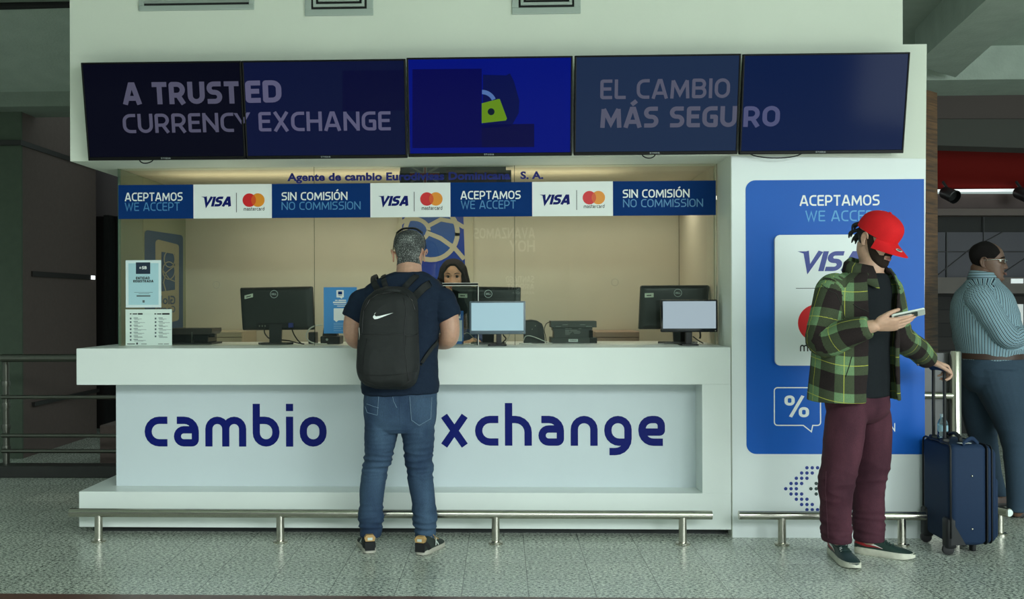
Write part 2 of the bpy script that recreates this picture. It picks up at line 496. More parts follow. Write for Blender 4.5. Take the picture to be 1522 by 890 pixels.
# front wall: header over the window and the panel wall on the right
zt = Z(-170)
ol = [(103, -170), (1341, -170), (1341, 65.5), (1377.5, 65.5), (1371, 799), (1088, 799), (1087.6, 232.5), (104, 239.6)]
P = []
for (px, py) in ol:
    p = at(px, py, Yc); P.append((p.x, Yc, max(p.z, 0) if py != 799 else 0.0))
P[0] = (P[0][0], Yc, zt); P[1] = (P[1][0], Yc, zt); P[7] = (P[0][0], Yc, P[7][2]); P[6] = (P[5][0], Yc, P[7][2])
P[2] = (P[1][0], Yc, P[3][2])
ZS = P[7][2]                          # soffit height
XJ = P[5][0]                          # jamb
XL = P[0][0]
mb = MB(); mb.prism(P, (0, Yg - Yc + .10, 0))
struct('wall_front', mb, wallw)
# hall ceiling, unseen, added to keep overhead light off the upper wall
mb = MB(); mb.box(-14, 14, -1.5, Yc - .002, zt, zt + .1); struct('ceiling', mb, plaster)
# far wall of the hall behind the camera, unseen, added to darken glass reflections
mb = MB(); mb.box(-14, 14, -10.6, -10.4, 0, 8); struct('wall_unseen_back', mb, mat('hall_wall', rgb(120, 126, 122), .8))
# thin cover panel of the right wall (white, glossier than the header paint)
mb = MB(); q = [(XJ + .003, Yc, 0), (P[4][0] - .002, Yc, 0), (at(1375.5, 236, Yc).x, Yc, Z(236, px=1375)), (XJ + .003, Yc, Z(232, px=1090))]
mb.prism(q, (0, -.006, 0)); struct('wall_right', mb, panelw)
# header return over the left (booth side above the counter end)
mb = MB(); mb.box(XL, XL + .12, Yg + .09, Yb + .3, ZS, zt); struct('wall_left', mb, wallw)

XG0 = X(176, Yg); XG1 = X(1066, Yg)
ZG0 = Z(516.8, Yc, 600)                # worktop height
# booth shell
mb = MB(); mb.box(XG0 - .3, XG1 + .3, Yb, Yb + .08, 0, ZS + .02); struct('wall_back', mb, beige)
mb = MB(); mb.box(XG1, XG1 + .05, Yg + .1, Yb, ZG0 + .001, ZS)
struct('wall_booth_right', mb, beige)
mb = MB(); mb.box(XL + .12, XJ, Yg + .10, Yb + .08, ZS, ZS + .06); struct('ceiling_booth', mb, beige)
# left side screen of the booth in two panels
xs = XG0
mb = MB(); mb.box(xs, xs + .012, Yg + .012, Yg + .40, ZG0, ZS - .002); struct('window_side_1', mb, frost2)
mb = MB(); mb.box(xs, xs + .012, Yg + .404, Yb, ZG0, ZS - .002); struct('window_side_2', mb, frost)
# seams of the back wall
mb = MB()
for px in (1018 - 8,):
    x = X(px, Yb); mb.box(x - .004, x + .004, Yb - .004, Yb, ZG0, ZS)
struct('trim_2', mb, mat('panel_joint', rgb(70, 66, 56), .7))

# front glass, three panes
seams = [XG0, X(467.5, Yg), X(765.3, Yg), XG1]
for i in range(3):
    mb = MB(); mb.box(seams[i] + .0015, seams[i + 1] - .0015, Yg, Yg + .010, ZG0, ZS)
    o = struct('window_%d' % (i + 1), mb, glass)
    mb = MB()
    for x in (seams[i], seams[i + 1]):
        mb.box(x - .0014, x + .0014, Yg + .001, Yg + .009, ZG0, ZS)
    mb.build('polished_edge', glass_edge, o)
    if i in (0, 2):
        c = at(322 if i == 0 else 914, 423 if i == 0 else 419.5, Yg - .001)
        mb = MB(); mb.tube([c + Vector((.021 * math.cos(t * math.pi / 14), 0, .021 * math.sin(t * math.pi / 14))) for t in range(29)], .0016, 6)
        mb.build('speak_hole', mat('hole_edge', rgb(150, 148, 130), .3), o, smooth=True)
# side clamp of the glass at the top left
t = empty('glass_clamp', at(211, 253, Yg + .2), 'small steel clamp holding the side glass at the top left corner of the booth window', 'clamp')
p = at(211, 253.5, Yg + .3); p.x = xs + .013
mb = MB(); mb.box(p.x, p.x + .022, p.y - .02, p.y + .02, p.z - .024, p.z + .024, .004); mb.build('clamp_body', steel_dk, t)
mb = MB(); mb.lathe(p + Vector((.022, 0, 0)), [(.0, .006), (.009, .006), (.009, 0), (0, 0)], 14, 'x'); mb.build('bolt', steel, t)

# ------------------------------------------------------------------ counter
ct = empty('exchange_counter', (0, Yc, 0), 'long white exchange counter with recessed front panel and dark blue lettering', 'counter')
xl = X(113); xr = XJ - .003
z_sb = Z(571.8, px=600); z_pt = Z(732.3, px=745); z_pb = Z(785.3, px=600)
mb = MB(); mb.box(xl, xr, Yc, Yg + .62, z_sb, ZG0, .004); mb.build('counter_top', white, ct)
Yr = Yc + .19
mb = MB(); mb.box(X(172, Yr), xr - .02, Yr, Yg + .54, z_pt - .02, z_sb + .001); fp = mb.build('front_panel', mat('shaded_front_panel', rgb(204, 214, 218), .35, noise_amt=.012, noise_scale=4), ct)  # panel colour greyed to hold the shade under the counter overhang
mb = MB(); mb.box(X(1043), xr, Yc + .001, Yg + .3, z_pt - .001, z_sb + .001, .002); mb.build('end_column', white, ct)
mb = MB(); mb.box(X(116), xr, Yc + .001, Yg + .55, z_pb, z_pt, .004); mb.build('plinth', white, ct)
mb = MB(); mb.box(X(128), xr - .01, Yc + .09, Yg + .5, 0, z_pb + .001); mb.build('kick_plate', kick, ct)
YL = Yr - .0012
def word(name, txt, x0, x1, yb_, yt_, m, parent, Y=YL, **k):
    mb = MB(); px_text(mb, txt, x0, x1, yb_, yt_, Y, **k); return mb.build(name, m, parent, normals=False)
word('lettering', 'cambio', 215, 485.5, 663.3, 600, navy, ct, w=.172, gap=.155)
word('lettering', 'exchange', 606, 988.5, 662, 598.8, navy, ct, w=.172, gap=.155)

# ------------------------------------------------------------------ foot rails
def foot_rail(label, x0, x1, posts, Y, zc, capx):
    t = empty('foot_rail', (x0, Y, 0), label, 'rail', 'foot rails')
    mb = MB(); mb.tube([(x0, Y, zc), (x1, Y, zc)], .0245, 20); mb.build('rail', steel, t, auto=40)
    for x in posts:
        mb = MB(); mb.tube([(x, Y, .012), (x, Y, zc - .012)], .0225, 18); po = mb.build('post', steel, t, auto=40)
        mb = MB(); mb.lathe((x, Y, 0), [(0, 0), (.040, 0), (.041, .003), (.041, .010), (.037, .014), (.024, .015), (0, .015)], 24); mb.build('base_plate', steel, po, auto=40)
Yrail = fl(735, 807.6).y
zr = at(735, 764, Yrail).z
foot_rail('long low steel foot rail on four posts in front of the counter', X(103, Yrail), X(1057, Yrail), [X(p, Yrail) for p in (145.5, 415.5, 735.5, 1013.5)], Yrail, zr, 1)
foot_rail('short low steel foot rail behind the man in the red cap', X(1097, Yrail), X(1374, Yrail), [X(p, Yrail) for p in (1161, 1339)], Yrail, zr, 1)
a = at(1500, 762, fl(1484, 798).y); b = a + Vector((-.17, .36, 0)); b.z = a.z
t = empty('foot_rail', (a.x, a.y, 0), 'low steel rail end beside the suitcase, running towards the striped shirt man', 'rail', 'foot rails')
mb = MB(); mb.tube([a, b], .026, 20); mb.build('rail', steel, t, auto=40)
mb = MB(); mb.lathe(a, [(0, -.004), (.02, -.004), (.022, -.001), (.022, .002), (0, .002)], 20, 'y'); mb.build('end_cap', mat('rail_cap', rgb(190, 200, 196), .35, .6), t)
c = fl(1484, 796)
mb = MB(); q = a.lerp(b, .16); mb.tube([(q.x, q.y, .012), (q.x, q.y, a.z - .01)], .024, 18); po = mb.build('post', steel, t, auto=40)
mb = MB(); mb.lathe((q.x, q.y, 0), [(0, 0), (.042, 0), (.042, .010), (.037, .014), (0, .015)], 24); mb.build('base_plate', steel, po, auto=40)

# ------------------------------------------------------------------ TV screens on the header
TILT = math.radians(10.5)
scr_bg = [((2, 2, 18), 1), ((8, 16, 52), 1), ((0, 14, 116), 1), ((28, 44, 72), 1), ((8, 26, 66), 1)]
quads = [(131, 365, 238), (366, 605.3, 236), (607, 850, 232.5), (853, 1096, 230.2), (1099, 1343, 228.8)]
tvn = ['dark wall screen at the left end of the row, reading A TRUST and CURRENC', 'dark blue wall screen reading ED and EXCHANGE, second in the row',
       'bright blue wall screen with a green padlock in the middle of the row', 'grey blue wall screen reading EL CAMBIO MAS SEGU', 'blue wall screen at the right end of the row, reading only RO']
txt_col = [(80, 80, 100), (88, 88, 116), None, (84, 86, 104), (78, 82, 118)]
frame_m = mat('tv_bezel', rgb(9, 9, 10), .4, spec=.2)
badge_m = mat('tv_badge', rgb(150, 156, 158), .4)
cable_m = mat('black_cable', rgb(14, 15, 16), .5)
TV = []
def screen_mat(i, c):
    e = (lin(c[0]), lin(c[1]), lin(c[2]), 1)
    return mat('screen_image_%s' % i, (.004, .004, .006, 1), .10, spec=.06, emit=e, emit_k=.95)
for i, (x0, x1, yb_) in enumerate(quads):
    Yt = Yc - .075
    a = at(x0, yb_ + .6, Yt); b = at(x1, yb_ - .9, Yt)
    w_ = (b.x - a.x); zb = (a.z + b.z) / 2
    O = Vector((a.x, Yt, zb))
    up = Vector((0, -math.sin(TILT), math.cos(TILT))); nrm = Vector((0, -math.cos(TILT), -math.sin(TILT)))
    h_ = .553
    TV.append((O, UX, up, nrm, w_, h_))
    M = Matrix(((1, 0, 0, O.x), (0, -nrm.y, up.y, O.y), (0, -nrm.z, up.z, O.z), (0, 0, 0, 1)))   # local x, depth, up
    t = empty('wall_screen', (O.x + w_ / 2, Yt, zb), tvn[i], 'screen', 'row of wall screens')
    bz = .010
    mb = MB()
    mb.box(0, w_, 0, .035, 0, .020, .003, M); mb.box(0, w_, 0, .035, h_ - bz, h_, .003, M)
    mb.box(0, bz, 0, .035, 0, h_, .003, M); mb.box(w_ - bz, w_, 0, .035, 0, h_, .003, M)
    mb.box(.02, w_ - .02, .02, .045, .02, h_ - .02, .004, M); mb.box(.2, w_ - .2, .04, .07, .06, h_ - .2, .01, M)
    mb.build('housing', frame_m, t)
    mb = MB(); mb.poly([M @ Vector(p) for p in ((bz, .004, .019), (w_ - bz, .004, .019), (w_ - bz, .004, h_ - bz), (bz, .004, h_ - bz))])
    mb.build('display', screen_mat('panel_%d' % i, scr_bg[i][0]), t)
    mb = MB(); put_text(mb, 'STODIA', O + UX * (w_ * .465) + up * .0065 + nrm * .0006, UX, up, .056, .0085, w=.2, gap=.2)
    mb.build('badge', badge_m, t, normals=False)
    # bracket to the wall
    mb = MB(); mb.box(w_ * .5 - .12, w_ * .5 + .12, .06, .085, .05, .12, .003, M)
    c0 = M @ Vector((w_ / 2, .07, .2)); mb.box(c0.x - .10, c0.x + .10, c0.y - .01, Yc + .004, c0.z - .02, c0.z + .02)
    mb.build('wall_bracket', frame_m, t)
    if i in (0, 3, 4):
        cx = {0: (207, 228, 242.5), 3: (954, 974, 235), 4: (1113, 1192, 234.5)}[i]
        p0 = at(cx[0], yb_ - 1, Yt + .03); p1 = at(cx[1], yb_ - 1, Yt + .03); pm = at((cx[0] + cx[1]) / 2, cx[2], Yt + .01)
        mb = MB(); pts = []
        for k in range(13):
            s = k / 12; pts.append(p0.lerp(p1, s) - Vector((0, .02 * math.sin(math.pi * s), (p0.z - pm.z) * (math.sin(math.pi * s) ** .6 if 0 < s < 1 else 0))))
        mb.tube(pts, .0035, 8); mb.build('cable', cable_m, t, smooth=True)
    def tv_text(txt, x0, x1, yb0, yb1, yt, col, O=O, up=up, nrm=nrm, t=t, w=.17, gap=.12, nm='lettering'):
        A = onplane(x0, yb0, O - nrm * .003, nrm); B = onplane(x1, yb1, O - nrm * .003, nrm); C = onplane(x0, yt, O - nrm * .003, nrm)
        mb = MB(); put_text(mb, txt, A + nrm * .0008, (B - A).normalized(), up, (B - A).length, (C - A).dot(up), w=w, gap=gap)
        return mb.build(nm, screen_mat('text_%d' % i, col), t, normals=False)
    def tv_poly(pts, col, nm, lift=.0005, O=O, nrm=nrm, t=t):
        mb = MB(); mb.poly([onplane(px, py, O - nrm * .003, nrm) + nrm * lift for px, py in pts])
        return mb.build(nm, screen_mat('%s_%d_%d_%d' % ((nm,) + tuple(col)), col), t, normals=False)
    if i == 0:
        tv_text('A TRUST', 183.5, 356, 155.5, 153.8, 122.5, txt_col[0], w=.22, gap=.09)
        tv_text('CURRENC', 183.5, 348, 198, 196, 169.5, txt_col[0], w=.165, gap=.10)
        tv_poly([(347, 168), (352.5, 168), (359, 179), (359, 185)], txt_col[0], 'lettering', .0009)
    if i == 1:
        tv_text('ED', 365.5, 419, 153, 152, 120, txt_col[1], w=.22, gap=.09)
        tv_poly([(372, 167), (366.5, 167), (362, 175), (362, 185)], txt_col[1], 'lettering', .0009)
        tv_poly([(509, 105), (602, 104), (602.5, 164), (509, 165)], (4, 6, 48), 'dark_rectangle')  # flat rectangle darker than the screen around it
        tv_text('EXCHA', 385, 507, 195.3, 194.3, 166.5, txt_col[1], w=.165, gap=.10)
        tv_text('NGE', 511, 581, 194.2, 193.6, 166, (66, 68, 96), w=.165, gap=.10)
    if i == 2:
        tv_poly([(613, 103), (716, 102), (716, 219), (613, 220)], (2, 2, 74), 'dark_rectangle')  # two flat rectangles darker than the screen around them
        tv_poly([(716, 185), (794, 184), (794, 218.5), (716, 219)], (6, 6, 62), 'dark_rectangle')
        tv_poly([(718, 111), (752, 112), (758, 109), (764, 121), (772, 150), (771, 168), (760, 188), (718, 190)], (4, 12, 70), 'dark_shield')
        sh = [(716 + 0, 136)]
        arc = [(716.5 + 22 * math.sin(math.radians(a_)) * 1.0, 155.5 - 22 * math.cos(math.radians(a_))) for a_ in range(0, 72, 6)]
        arc2 = [(716.5 + 16 * math.sin(math.radians(a_)), 155.5 - 15.5 * math.cos(math.radians(a_))) for a_ in range(66, -1, -6)]
        tv_poly(arc + arc2, (78, 110, 168), 'padlock_shackle', .0012)
        tv_poly([(716, 153.5), (741, 147), (743, 147.5), (753.5, 176), (752, 179), (716, 183)], (96, 136, 24), 'padlock_body', .0014)
        tv_poly([(730 + 5.2 * math.cos(k * .45), 166 + 5.2 * math.sin(k * .45)) for k in range(14)], (10, 26, 40), 'padlock_keyhole', .0018)
    if i == 3:
        tv_text('EL CAMBIO', 892, 1084.5, 147.5, 145.5, 118.3, txt_col[3], w=.165, gap=.12)
        tv_text('MÁS SEGU', 892, 1094.5, 190, 188.7, 159, txt_col[3], w=.20, gap=.10)
    if i == 4:
        tv_text('RO', 1104.5, 1158.5, 188.6, 187.8, 158, txt_col[4], w=.20, gap=.10)

# ------------------------------------------------------------------ ceiling vents on the header wall
def vent(label, x0, x1, yb_, square):
    a = at(x0, yb_, Yc); b = at(x1, yb_, Yc); w_ = b.x - a.x; h_ = w_ if square else .26
    t = empty('air_vent', (a.x + w_ / 2, Yc, a.z), label, 'vent', 'air vents on the header wall')
    vm = mat('vent_metal', rgb(176, 186, 180), .4, .2); vd = mat('vent_dark', rgb(20, 22, 22), .7)
    fw = .038 if square else .030
    mb = MB()
    for r in ((a.x, b.x, a.z, a.z + fw), (a.x, b.x, a.z + h_ - fw, a.z + h_), (a.x, a.x + fw, a.z + fw, a.z + h_ - fw), (b.x - fw, b.x, a.z + fw, a.z + h_ - fw)):
        mb.box(r[0], r[1], Yc - .012, Yc + .002, r[2], r[3], .003)
    mb.build('vent_frame', vm, t)
    mb = MB(); mb.box(a.x + fw, b.x - fw, Yc - .002, Yc - .001, a.z + fw, a.z + h_ - fw); mb.build('vent_throat', vd, t)
    if square:
        for k in range(3):
            o = fw + .012 + k * .030; 
            if w_ / 2 - o < .03: break
            x0_, x1_, z0_, z1_ = a.x + o, b.x - o, a.z + o, a.z + h_ - o
            mb = MB(); s = .016
            for (u0, u1, v0, v1) in ((x0_, x1_, z0_, z0_ + s), (x0_, x1_, z1_ - s, z1_), (x0_, x0_ + s, z0_ + s, z1_ - s), (x1_ - s, x1_, z0_ + s, z1_ - s)):
                mb.box(u0, u1, Yc - .020 - .004 * k, Yc - .006, v0, v1, .002)
            mb.build('louvre', vm, t)
    else:
        for k in range(4):
            z0_ = a.z + fw + .014 + k * .05
            mb = MB(); mb.prism([(a.x + fw, Yc - .004, z0_), (a.x + fw, Yc - .022, z0_ + .01), (a.x + fw, Yc - .022, z0_ + .014), (a.x + fw, Yc - .004, z0_ + .032)], (w_ - 2 * fw, 0, 0))
            mb.build('louvre', vm, t)
vent('wide slatted air vent above the left wall screens', 207, 378, 17, False)
vent('square air vent above the second wall screen', 453.5, 555, 24.5, True)
vent('square air vent above the gap between middle and fourth wall screens', 761, 863, 22, True)
# ------------------------------------------------------------------ stickers on the booth glass
YS = Yg - .0016
ZB0 = (Z(325, Yg, 176) + Z(320.2, Yg, 1064)) / 2
ZB1 = (Z(275.3, Yg, 176) + Z(268, Yg, 1064)) / 2
def sticker(x0, x1, label, m):
    a = X(x0, YS, 300); b = X(x1, YS, 300)
    t = empty('glass_sticker', ((a + b) / 2, YS, ZB0), label, 'sticker', 'sticker strip on the glass')
    mb = MB(); mb.prism([(a, YS + .001, ZB0), (b, YS + .001, ZB0), (b, YS + .001, ZB1), (a, YS + .001, ZB1)], (0, -.001, 0)); mb.build('backing', m, t)
    return t
YT = YS - .0006
def visa(parent, x0, x1, yb_, yt_, Y, m, w=.25):
    mb = MB(); a = at(x0, yb_, Y); b = at(x1, yb_, Y); c = at(x0, yt_, Y)
    put_text(mb, 'VISA', a, UX, UZ, b.x - a.x, c.z - a.z, w=w, gap=.02, shear=.22)
    h = c.z - a.z; k = (b.x - a.x)
    v = [(-.02, 1.0), (.16, 1.0), (.20, .62), (.12, .86)]
    mb.poly([a + UX * (k * p * .9 + .0) + UZ * (h * q) - UY * .0004 for p, q in v])
    return mb.build('lettering', m, parent, normals=False)
def master(parent, cx0, cx1, cy, r, Y, tx0, tx1, tyb, tyt, text='mastercard'):
    c0 = at(cx0, cy, Y); c1 = at(cx1, cy, Y); R = abs(at(cx0 + r, cy, Y).x - c0.x)
    c1.z = c0.z
    mb = MB(); disc(mb, c0, R, n=40); mb.build('red_disc', red, parent, normals=False)
    mb = MB(); disc(mb, c1 - UY * .0004, R, n=40); mb.build('orange_disc', orange, parent, normals=False)
    d = (c1.x - c0.x) / 2; al = math.acos(d / R); pts = []
    for k in range(13): t = -al + 2 * al * k / 12; pts.append(c0 + UX * (R * math.cos(t)) + UZ * (R * math.sin(t)) - UY * .0008)
    for k in range(1, 12): t = math.pi - al + 2 * al * k / 12; pts.append(c1 + UX * (R * math.cos(t)) + UZ * (R * math.sin(t)) - UY * .0008)
    mb = MB(); mb.poly(pts); mb.build('overlap', dkorange, parent, normals=False)
    mb = MB(); px_text(mb, text, tx0, tx1, tyb, tyt, Y, w=.15, gap=.12); mb.build('lettering', ink, parent, normals=False)
def acept(parent, x0, x1, yb_, yt_, x2, x3, yb2, yt2, a, b, Y=None, c2=None):
    word('lettering', a, x0, x1, yb_, yt_, vwhite, parent, Y or YT, w=.155, gap=.10)
    word('lettering', b, x2, x3, yb2, yt2, c2 or skyb2, parent, Y or YT, w=.125, gap=.12)
t = sticker(176, 287.5, 'blue ACEPTAMOS sticker at the left end of the strip on the booth glass', blue2)
acept(t, 185.5, 271.5, 299, 286.3, 185.5, 267, 313.5, 301, 'ACEPTAMOS', 'WE ACCEPT')
t = sticker(287.5, 404, 'white card logo sticker between the left end ACEPTAMOS and SIN COMISION stickers', vwhite)
visa(t, 300, 343, 307, 292.3, YT, navy); master(t, 370.5, 383.3, 297.4, 10, YT, 362, 393, 313, 307.5)
mb = MB(); px_rect(mb, 351, 351.8, 286.5, 315.5, YT); mb.build('divider', ink, t, normals=False)
t = sticker(404, 550.5, 'blue SIN COMISION sticker to the left of the customer above the first monitor', blue2)
acept(t, 418.5, 516.5, 297.8, 285.6, 418.5, 536, 312, 300, 'SIN COMISIÓN', 'NO COMMISSION')
t = sticker(550.5, 669.5, 'white card logo sticker right above the head of the customer with the backpack', vwhite)
visa(t, 563, 606.5, 306, 291.3, YT, navy); master(t, 634.5, 647.8, 295.7, 10, YT, 626.5, 657.5, 312, 306)
mb = MB(); px_rect(mb, 615.2, 616, 285, 314, YT); mb.build('divider', ink, t, normals=False)
t = sticker(669.5, 791, 'blue ACEPTAMOS sticker in the middle of the strip, above the clerk', blue2)
acept(t, 684.5, 774, 296.3, 283.8, 685, 766.5, 310.5, 298, 'ACEPTAMOS', 'WE ACCEPT')
t = sticker(791, 911, 'white card logo sticker to the right of the middle ACEPTAMOS sticker', vwhite)
visa(t, 803, 846.5, 304, 289.3, YT, navy); master(t, 876, 889.3, 293.7, 10, YT, 867.5, 898.5, 309.3, 303.6)
mb = MB(); px_rect(mb, 856.7, 857.5, 282.5, 312, YT); mb.build('divider', ink, t, normals=False)
t = sticker(911, 1064, 'blue SIN COMISION sticker at the right end of the strip on the booth glass', blue2)
acept(t, 925.5, 1025, 294, 281.6, 926, 1045, 308, 296, 'SIN COMISIÓN', 'NO COMMISSION')

t = empty('company_name', at(600, 268, YS), 'dark blue company name lettering on the glass just under the wall screens', 'lettering')
for txt, x0, x1 in (('Agente de cambio Eurodivisas Dominicana', 427, 758.5), ('S. A.', 773.5, 807.5)):
    a = at(x0, 268.6 if x0 < 700 else 265.6, YS); b = at(x1, 265.5, YS)
    me = font_mesh(txt, a, UX, UZ, b.x - a.x, None, .04)
    for v in me.vertices: v.co.z = a.z + (v.co.z - a.z) * .84
    link_mesh('lettering', me, mat('company_blue', rgb(14, 30, 120), .4), t)

# ------------------------------------------------------------------ card sign on the right wall
YW = Yc - .0064
t = empty('card_sign', at(1240, 670, YW), 'tall blue wall sign with a white card panel behind the man in the red cap', 'sign')
a = at(1109.5, 674.5, YW); b = at(1373.4, 266, YW)
mb = MB(); mb.prism([(x, YW, z) for x, z in rrect(a.x, X(1374, YW, 470), a.z, b.z, .055, (1, 0, 0, 1), 8)], (0, -.0015, 0)); mb.build('blue_panel', blue, t)
Y1 = YW - .0022
acept(t, 1188.5, 1307.5, 306, 290, 1197, 1311, 329, 313, 'ACEPTAMOS', 'WE ACCEPT', Y1, skyb)
a = at(1151, 543, Y1); b = at(1312, 348.5, Y1)
mb = MB(); mb.prism([(x, Y1, z) for x, z in rrect(a.x, b.x, a.z, b.z, .03, (1, 1, 1, 1), 8)], (0, -.020, 0)); mb.build('white_card', mat('white_card', rgb(232, 238, 238), .35), t)
Y2 = Y1 - .0206
visa(t, 1187, 1279, 403, 373.5, Y2, mat('card_blue', rgb(16, 44, 140), .35), .22)
mb = MB(); px_rect(mb, 1183, 1279, 427.6, 428.8, Y2); mb.build('divider', ink, t, normals=False)
master(t, 1214, 1249, 480, 28, Y2, 1189, 1275, 522, 508)
# speech bubble with a per cent sign
a = at(1151, 632, Y1); b = at(1219.5, 576, Y1)
pts = [Vector((x, Y1, z)) for x, z in rrect(a.x, b.x, a.z, b.z, .018, n=4)]
tail = [at(1194, 632, Y1), at(1206, 641.5, Y1), at(1208, 632, Y1)]
tail[0].z = tail[2].z = a.z
pp = pts[:5] + tail + pts[5:]
q2 = [Vector((p.x, p.z)) for p in pp]
mb = MB()
for q in ribbon(q2, .0065, True): mb.poly([(p.x, Y1, p.y) for p in q])
mb.build('speech_bubble', vwhite, t, normals=False)
word('lettering', '%', 1165, 1203.5, 619.5, 588, vwhite, t, Y1, w=.13)
word('lettering', 'SIN COMISIÓN', 1230, 1322, 622, 610, vwhite, t, Y1, w=.15)
word('lettering', 'NO COMMISSION', 1230, 1330.5, 641, 628.5, vwhite, t, Y1, w=.13)
# dotted arrow below the sign
t = empty('dotted_arrow', at(1200, 750, YW), 'dotted arrow decal in blue, dark green and teal low on the right wall', 'decal')
rows = {0: [4, 5, 6], 1: [3, 4, 5], 2: [2, 3, 4], 3: [1, 2, 3], 4: [0, 1, 2], 5: [1, 2, 3], 6: [2, 3, 4], 7: [3, 4, 5], 8: [4, 5, 6]}
def dots(nm, m, off, rr):
    mb = MB()
    for r, cs in rr.items():
        for c in cs:
            disc(mb, at(1167.8 + (c + off) * 7.89, 695 + r * 7.79, YW) - UY * .0006, .0098, n=16)
    o = mb.build(nm, m, t, normals=False)
dots('blue_dots', mat('dot_blue', rgb(16, 50, 140), .4), 0, rows)
dots('green_dots', mat('dot_green', rgb(14, 52, 46), .4), 4.75, {2: [2, 3], 3: [1, 2], 4: [0, 1, 2], 5: [1, 2], 6: [2, 3]})
dots('teal_dots', mat('dot_teal', rgb(110, 140, 148), .4), 9.7, {2: [3], 3: [2, 3], 4: [2, 3], 5: [2, 3], 6: [2, 3], 7: [3]})

# ------------------------------------------------------------------ posters on the glass
def paper(x0, x1, y0, y1, name, label, m, cat='poster', group=None, Y=None):
    Y = Y or YS
    t = empty(name, at((x0 + x1) / 2, y1, Y), label, cat, group)
    mb = MB(); px_rect(mb, x0, x1, y0, y1, Y, -.0008); mb.build('sheet', m, t); return t
def bars(parent, nm, m, lst, Y, lift=.0012):
    mb = MB()
    for (x0, x1, y0, y1) in lst: px_rect(mb, x0, x1, y0, y1, Y - lift)
    return mb.build(nm, m, parent, normals=False)
t = paper(187, 239.5, 386.5, 457, 'certificate', 'pale blue certificate reading ENTIDAD REGISTRADA, upper of two sheets on the glass left corner', mat('certificate_paper', rgb(222, 238, 240), .5))
bars(t, 'tinted_field', mat('certificate_tint', rgb(176, 214, 224), .5), [(191, 235.5, 391, 453)], YS, .0010)
bars(t, 'logo_box', mat('certificate_navy', rgb(14, 38, 62), .5), [(202, 223.3, 389.8, 407)], YS, .0014)
mb = MB(); px_text(mb, 'SB', 211, 218, 400, 395.5, YS - .0018, w=.22)
c = at(208.5, 398, YS - .0018); ring_flat(mb, c, .003, .006, n=12); mb.build('lettering', vwhite, t, normals=False)
mb = MB(); px_text(mb, 'ENTIDAD', 202, 222.5, 415.2, 411.2, YS - .0018, w=.24); px_text(mb, 'REGISTRADA', 198, 228, 419.6, 415.9, YS - .0018, w=.24); mb.build('lettering', ink, t, normals=False)
bars(t, 'small_print', mat('grey_ink', rgb(90, 104, 108), .6), [(199.5, 227, 434.2, 434.8), (206, 222, 436, 436.6), (203, 223.5, 438.6, 440.8), (211.8, 215, 446, 449.6)], YS, .0016)
t = paper(186.8, 255.5, 459.5, 513.6, 'notice', 'white two-column information notice, lower of two sheets on the glass left corner', mat('notice_paper', rgb(222, 236, 228), .5))
L1 = []
for cx, n, y0 in ((193, 7, 472), (230, 6, 472)):
    for k in range(n):
        y = y0 + k * 5.3
        L1 += [(cx, cx + 2.4, y, y + 2.6), (cx + 5.5, cx + 12, y, y + .9), (cx + 6.5, cx + 6.5 + 11 + (k * 37 % 8), y + 1.7, y + 2.2), (cx + 6.5, cx + 14 + (k * 29 % 7), y + 2.9, y + 3.3)]
bars(t, 'small_print', mat('grey_ink', rgb(90, 104, 108), .6), L1, YS, .0014)
bars(t, 'headline', ink, [(193, 195.4, 465.6, 467.2), (197, 204, 465.6, 467.2), (205, 212, 465.2, 467.6), (229.5, 232, 465.6, 467.2), (233.5, 240, 465.6, 467.2), (241, 252, 465.2, 467.6), (189, 200.5, 510.4, 511.6), (202.5, 205, 509, 511.8), (210, 218, 510.6, 511.4), (235, 242, 510.6, 511.4), (243.5, 251, 510.6, 511.4)], YS, .0014)
t = paper(481.3, 530.5, 426.6, 495.5, 'opinion_poster', 'bright blue poster with white speech bubbles on the glass left of the customer', mat('poster_blue', rgb(62, 142, 206), .45))
mb = MB()
def bubble(mb, x0, x1, y0, y1, tx, ty, Y):
    a = at(x0, y1, Y); b = at(x1, y0, Y)
    mb.poly([(x, Y, z) for x, z in rrect(a.x, b.x, a.z, b.z, .004, n=3)])
    p = [at(tx[0], y1, Y), at(tx[1], ty, Y), at(tx[2], y1, Y)]; p[0].z = p[2].z = a.z; mb.poly(p)
bubble(mb, 500, 511, 431, 442, (505, 508, 509), 444, YS - .0014); bubble(mb, 496, 514.5, 458, 476, (497, 500, 503), 478.5, YS - .0014)
mb.build('speech_bubbles', vwhite, t, normals=False)
bars(t, 'logo', blue2, [(502.5, 508.5, 433, 437.5), (503, 508, 438.6, 439.4)], YS, .0018)
bars(t, 'headline', vwhite, [(498, 502, 445.6, 447), (503, 514.5, 445.4, 447.2), (495, 514.5, 448.2, 450.4), (496, 514.5, 451.8, 452.8), (501, 514.5, 454.4, 455.4)], YS, .0016)
bars(t, 'small_print', mat('pale_print', rgb(160, 200, 226), .5), [(496, 514, 480, 480.6), (496, 514.5, 482.4, 483), (496, 512, 485, 485.6), (496, 507, 487.6, 488.2), (496, 512, 491, 491.5)], YS, .0016)
# small standing leaflet on the counter between the customer's arm and the display
t = paper(671.8, 688.8, 461.8, 511.5, 'leaflet', 'narrow white and blue leaflet standing beside the right arm of the customer', mat('leaflet_white', rgb(214, 228, 236), .5), 'leaflet', Y=YS)
bars(t, 'blue_border', mat('leaflet_blue', rgb(40, 110, 190), .5), [(672, 688.8, 461.8, 475.8), (686.9, 688.8, 475, 511.5), (672, 688.8, 507, 511.5)], YS, .0012)
bars(t, 'logo', vwhite, [(678, 684.4, 464.6, 473)], YS, .0016)
bars(t, 'logo_mark', blue2, [(679.5, 683, 467, 470)], YS, .0020)

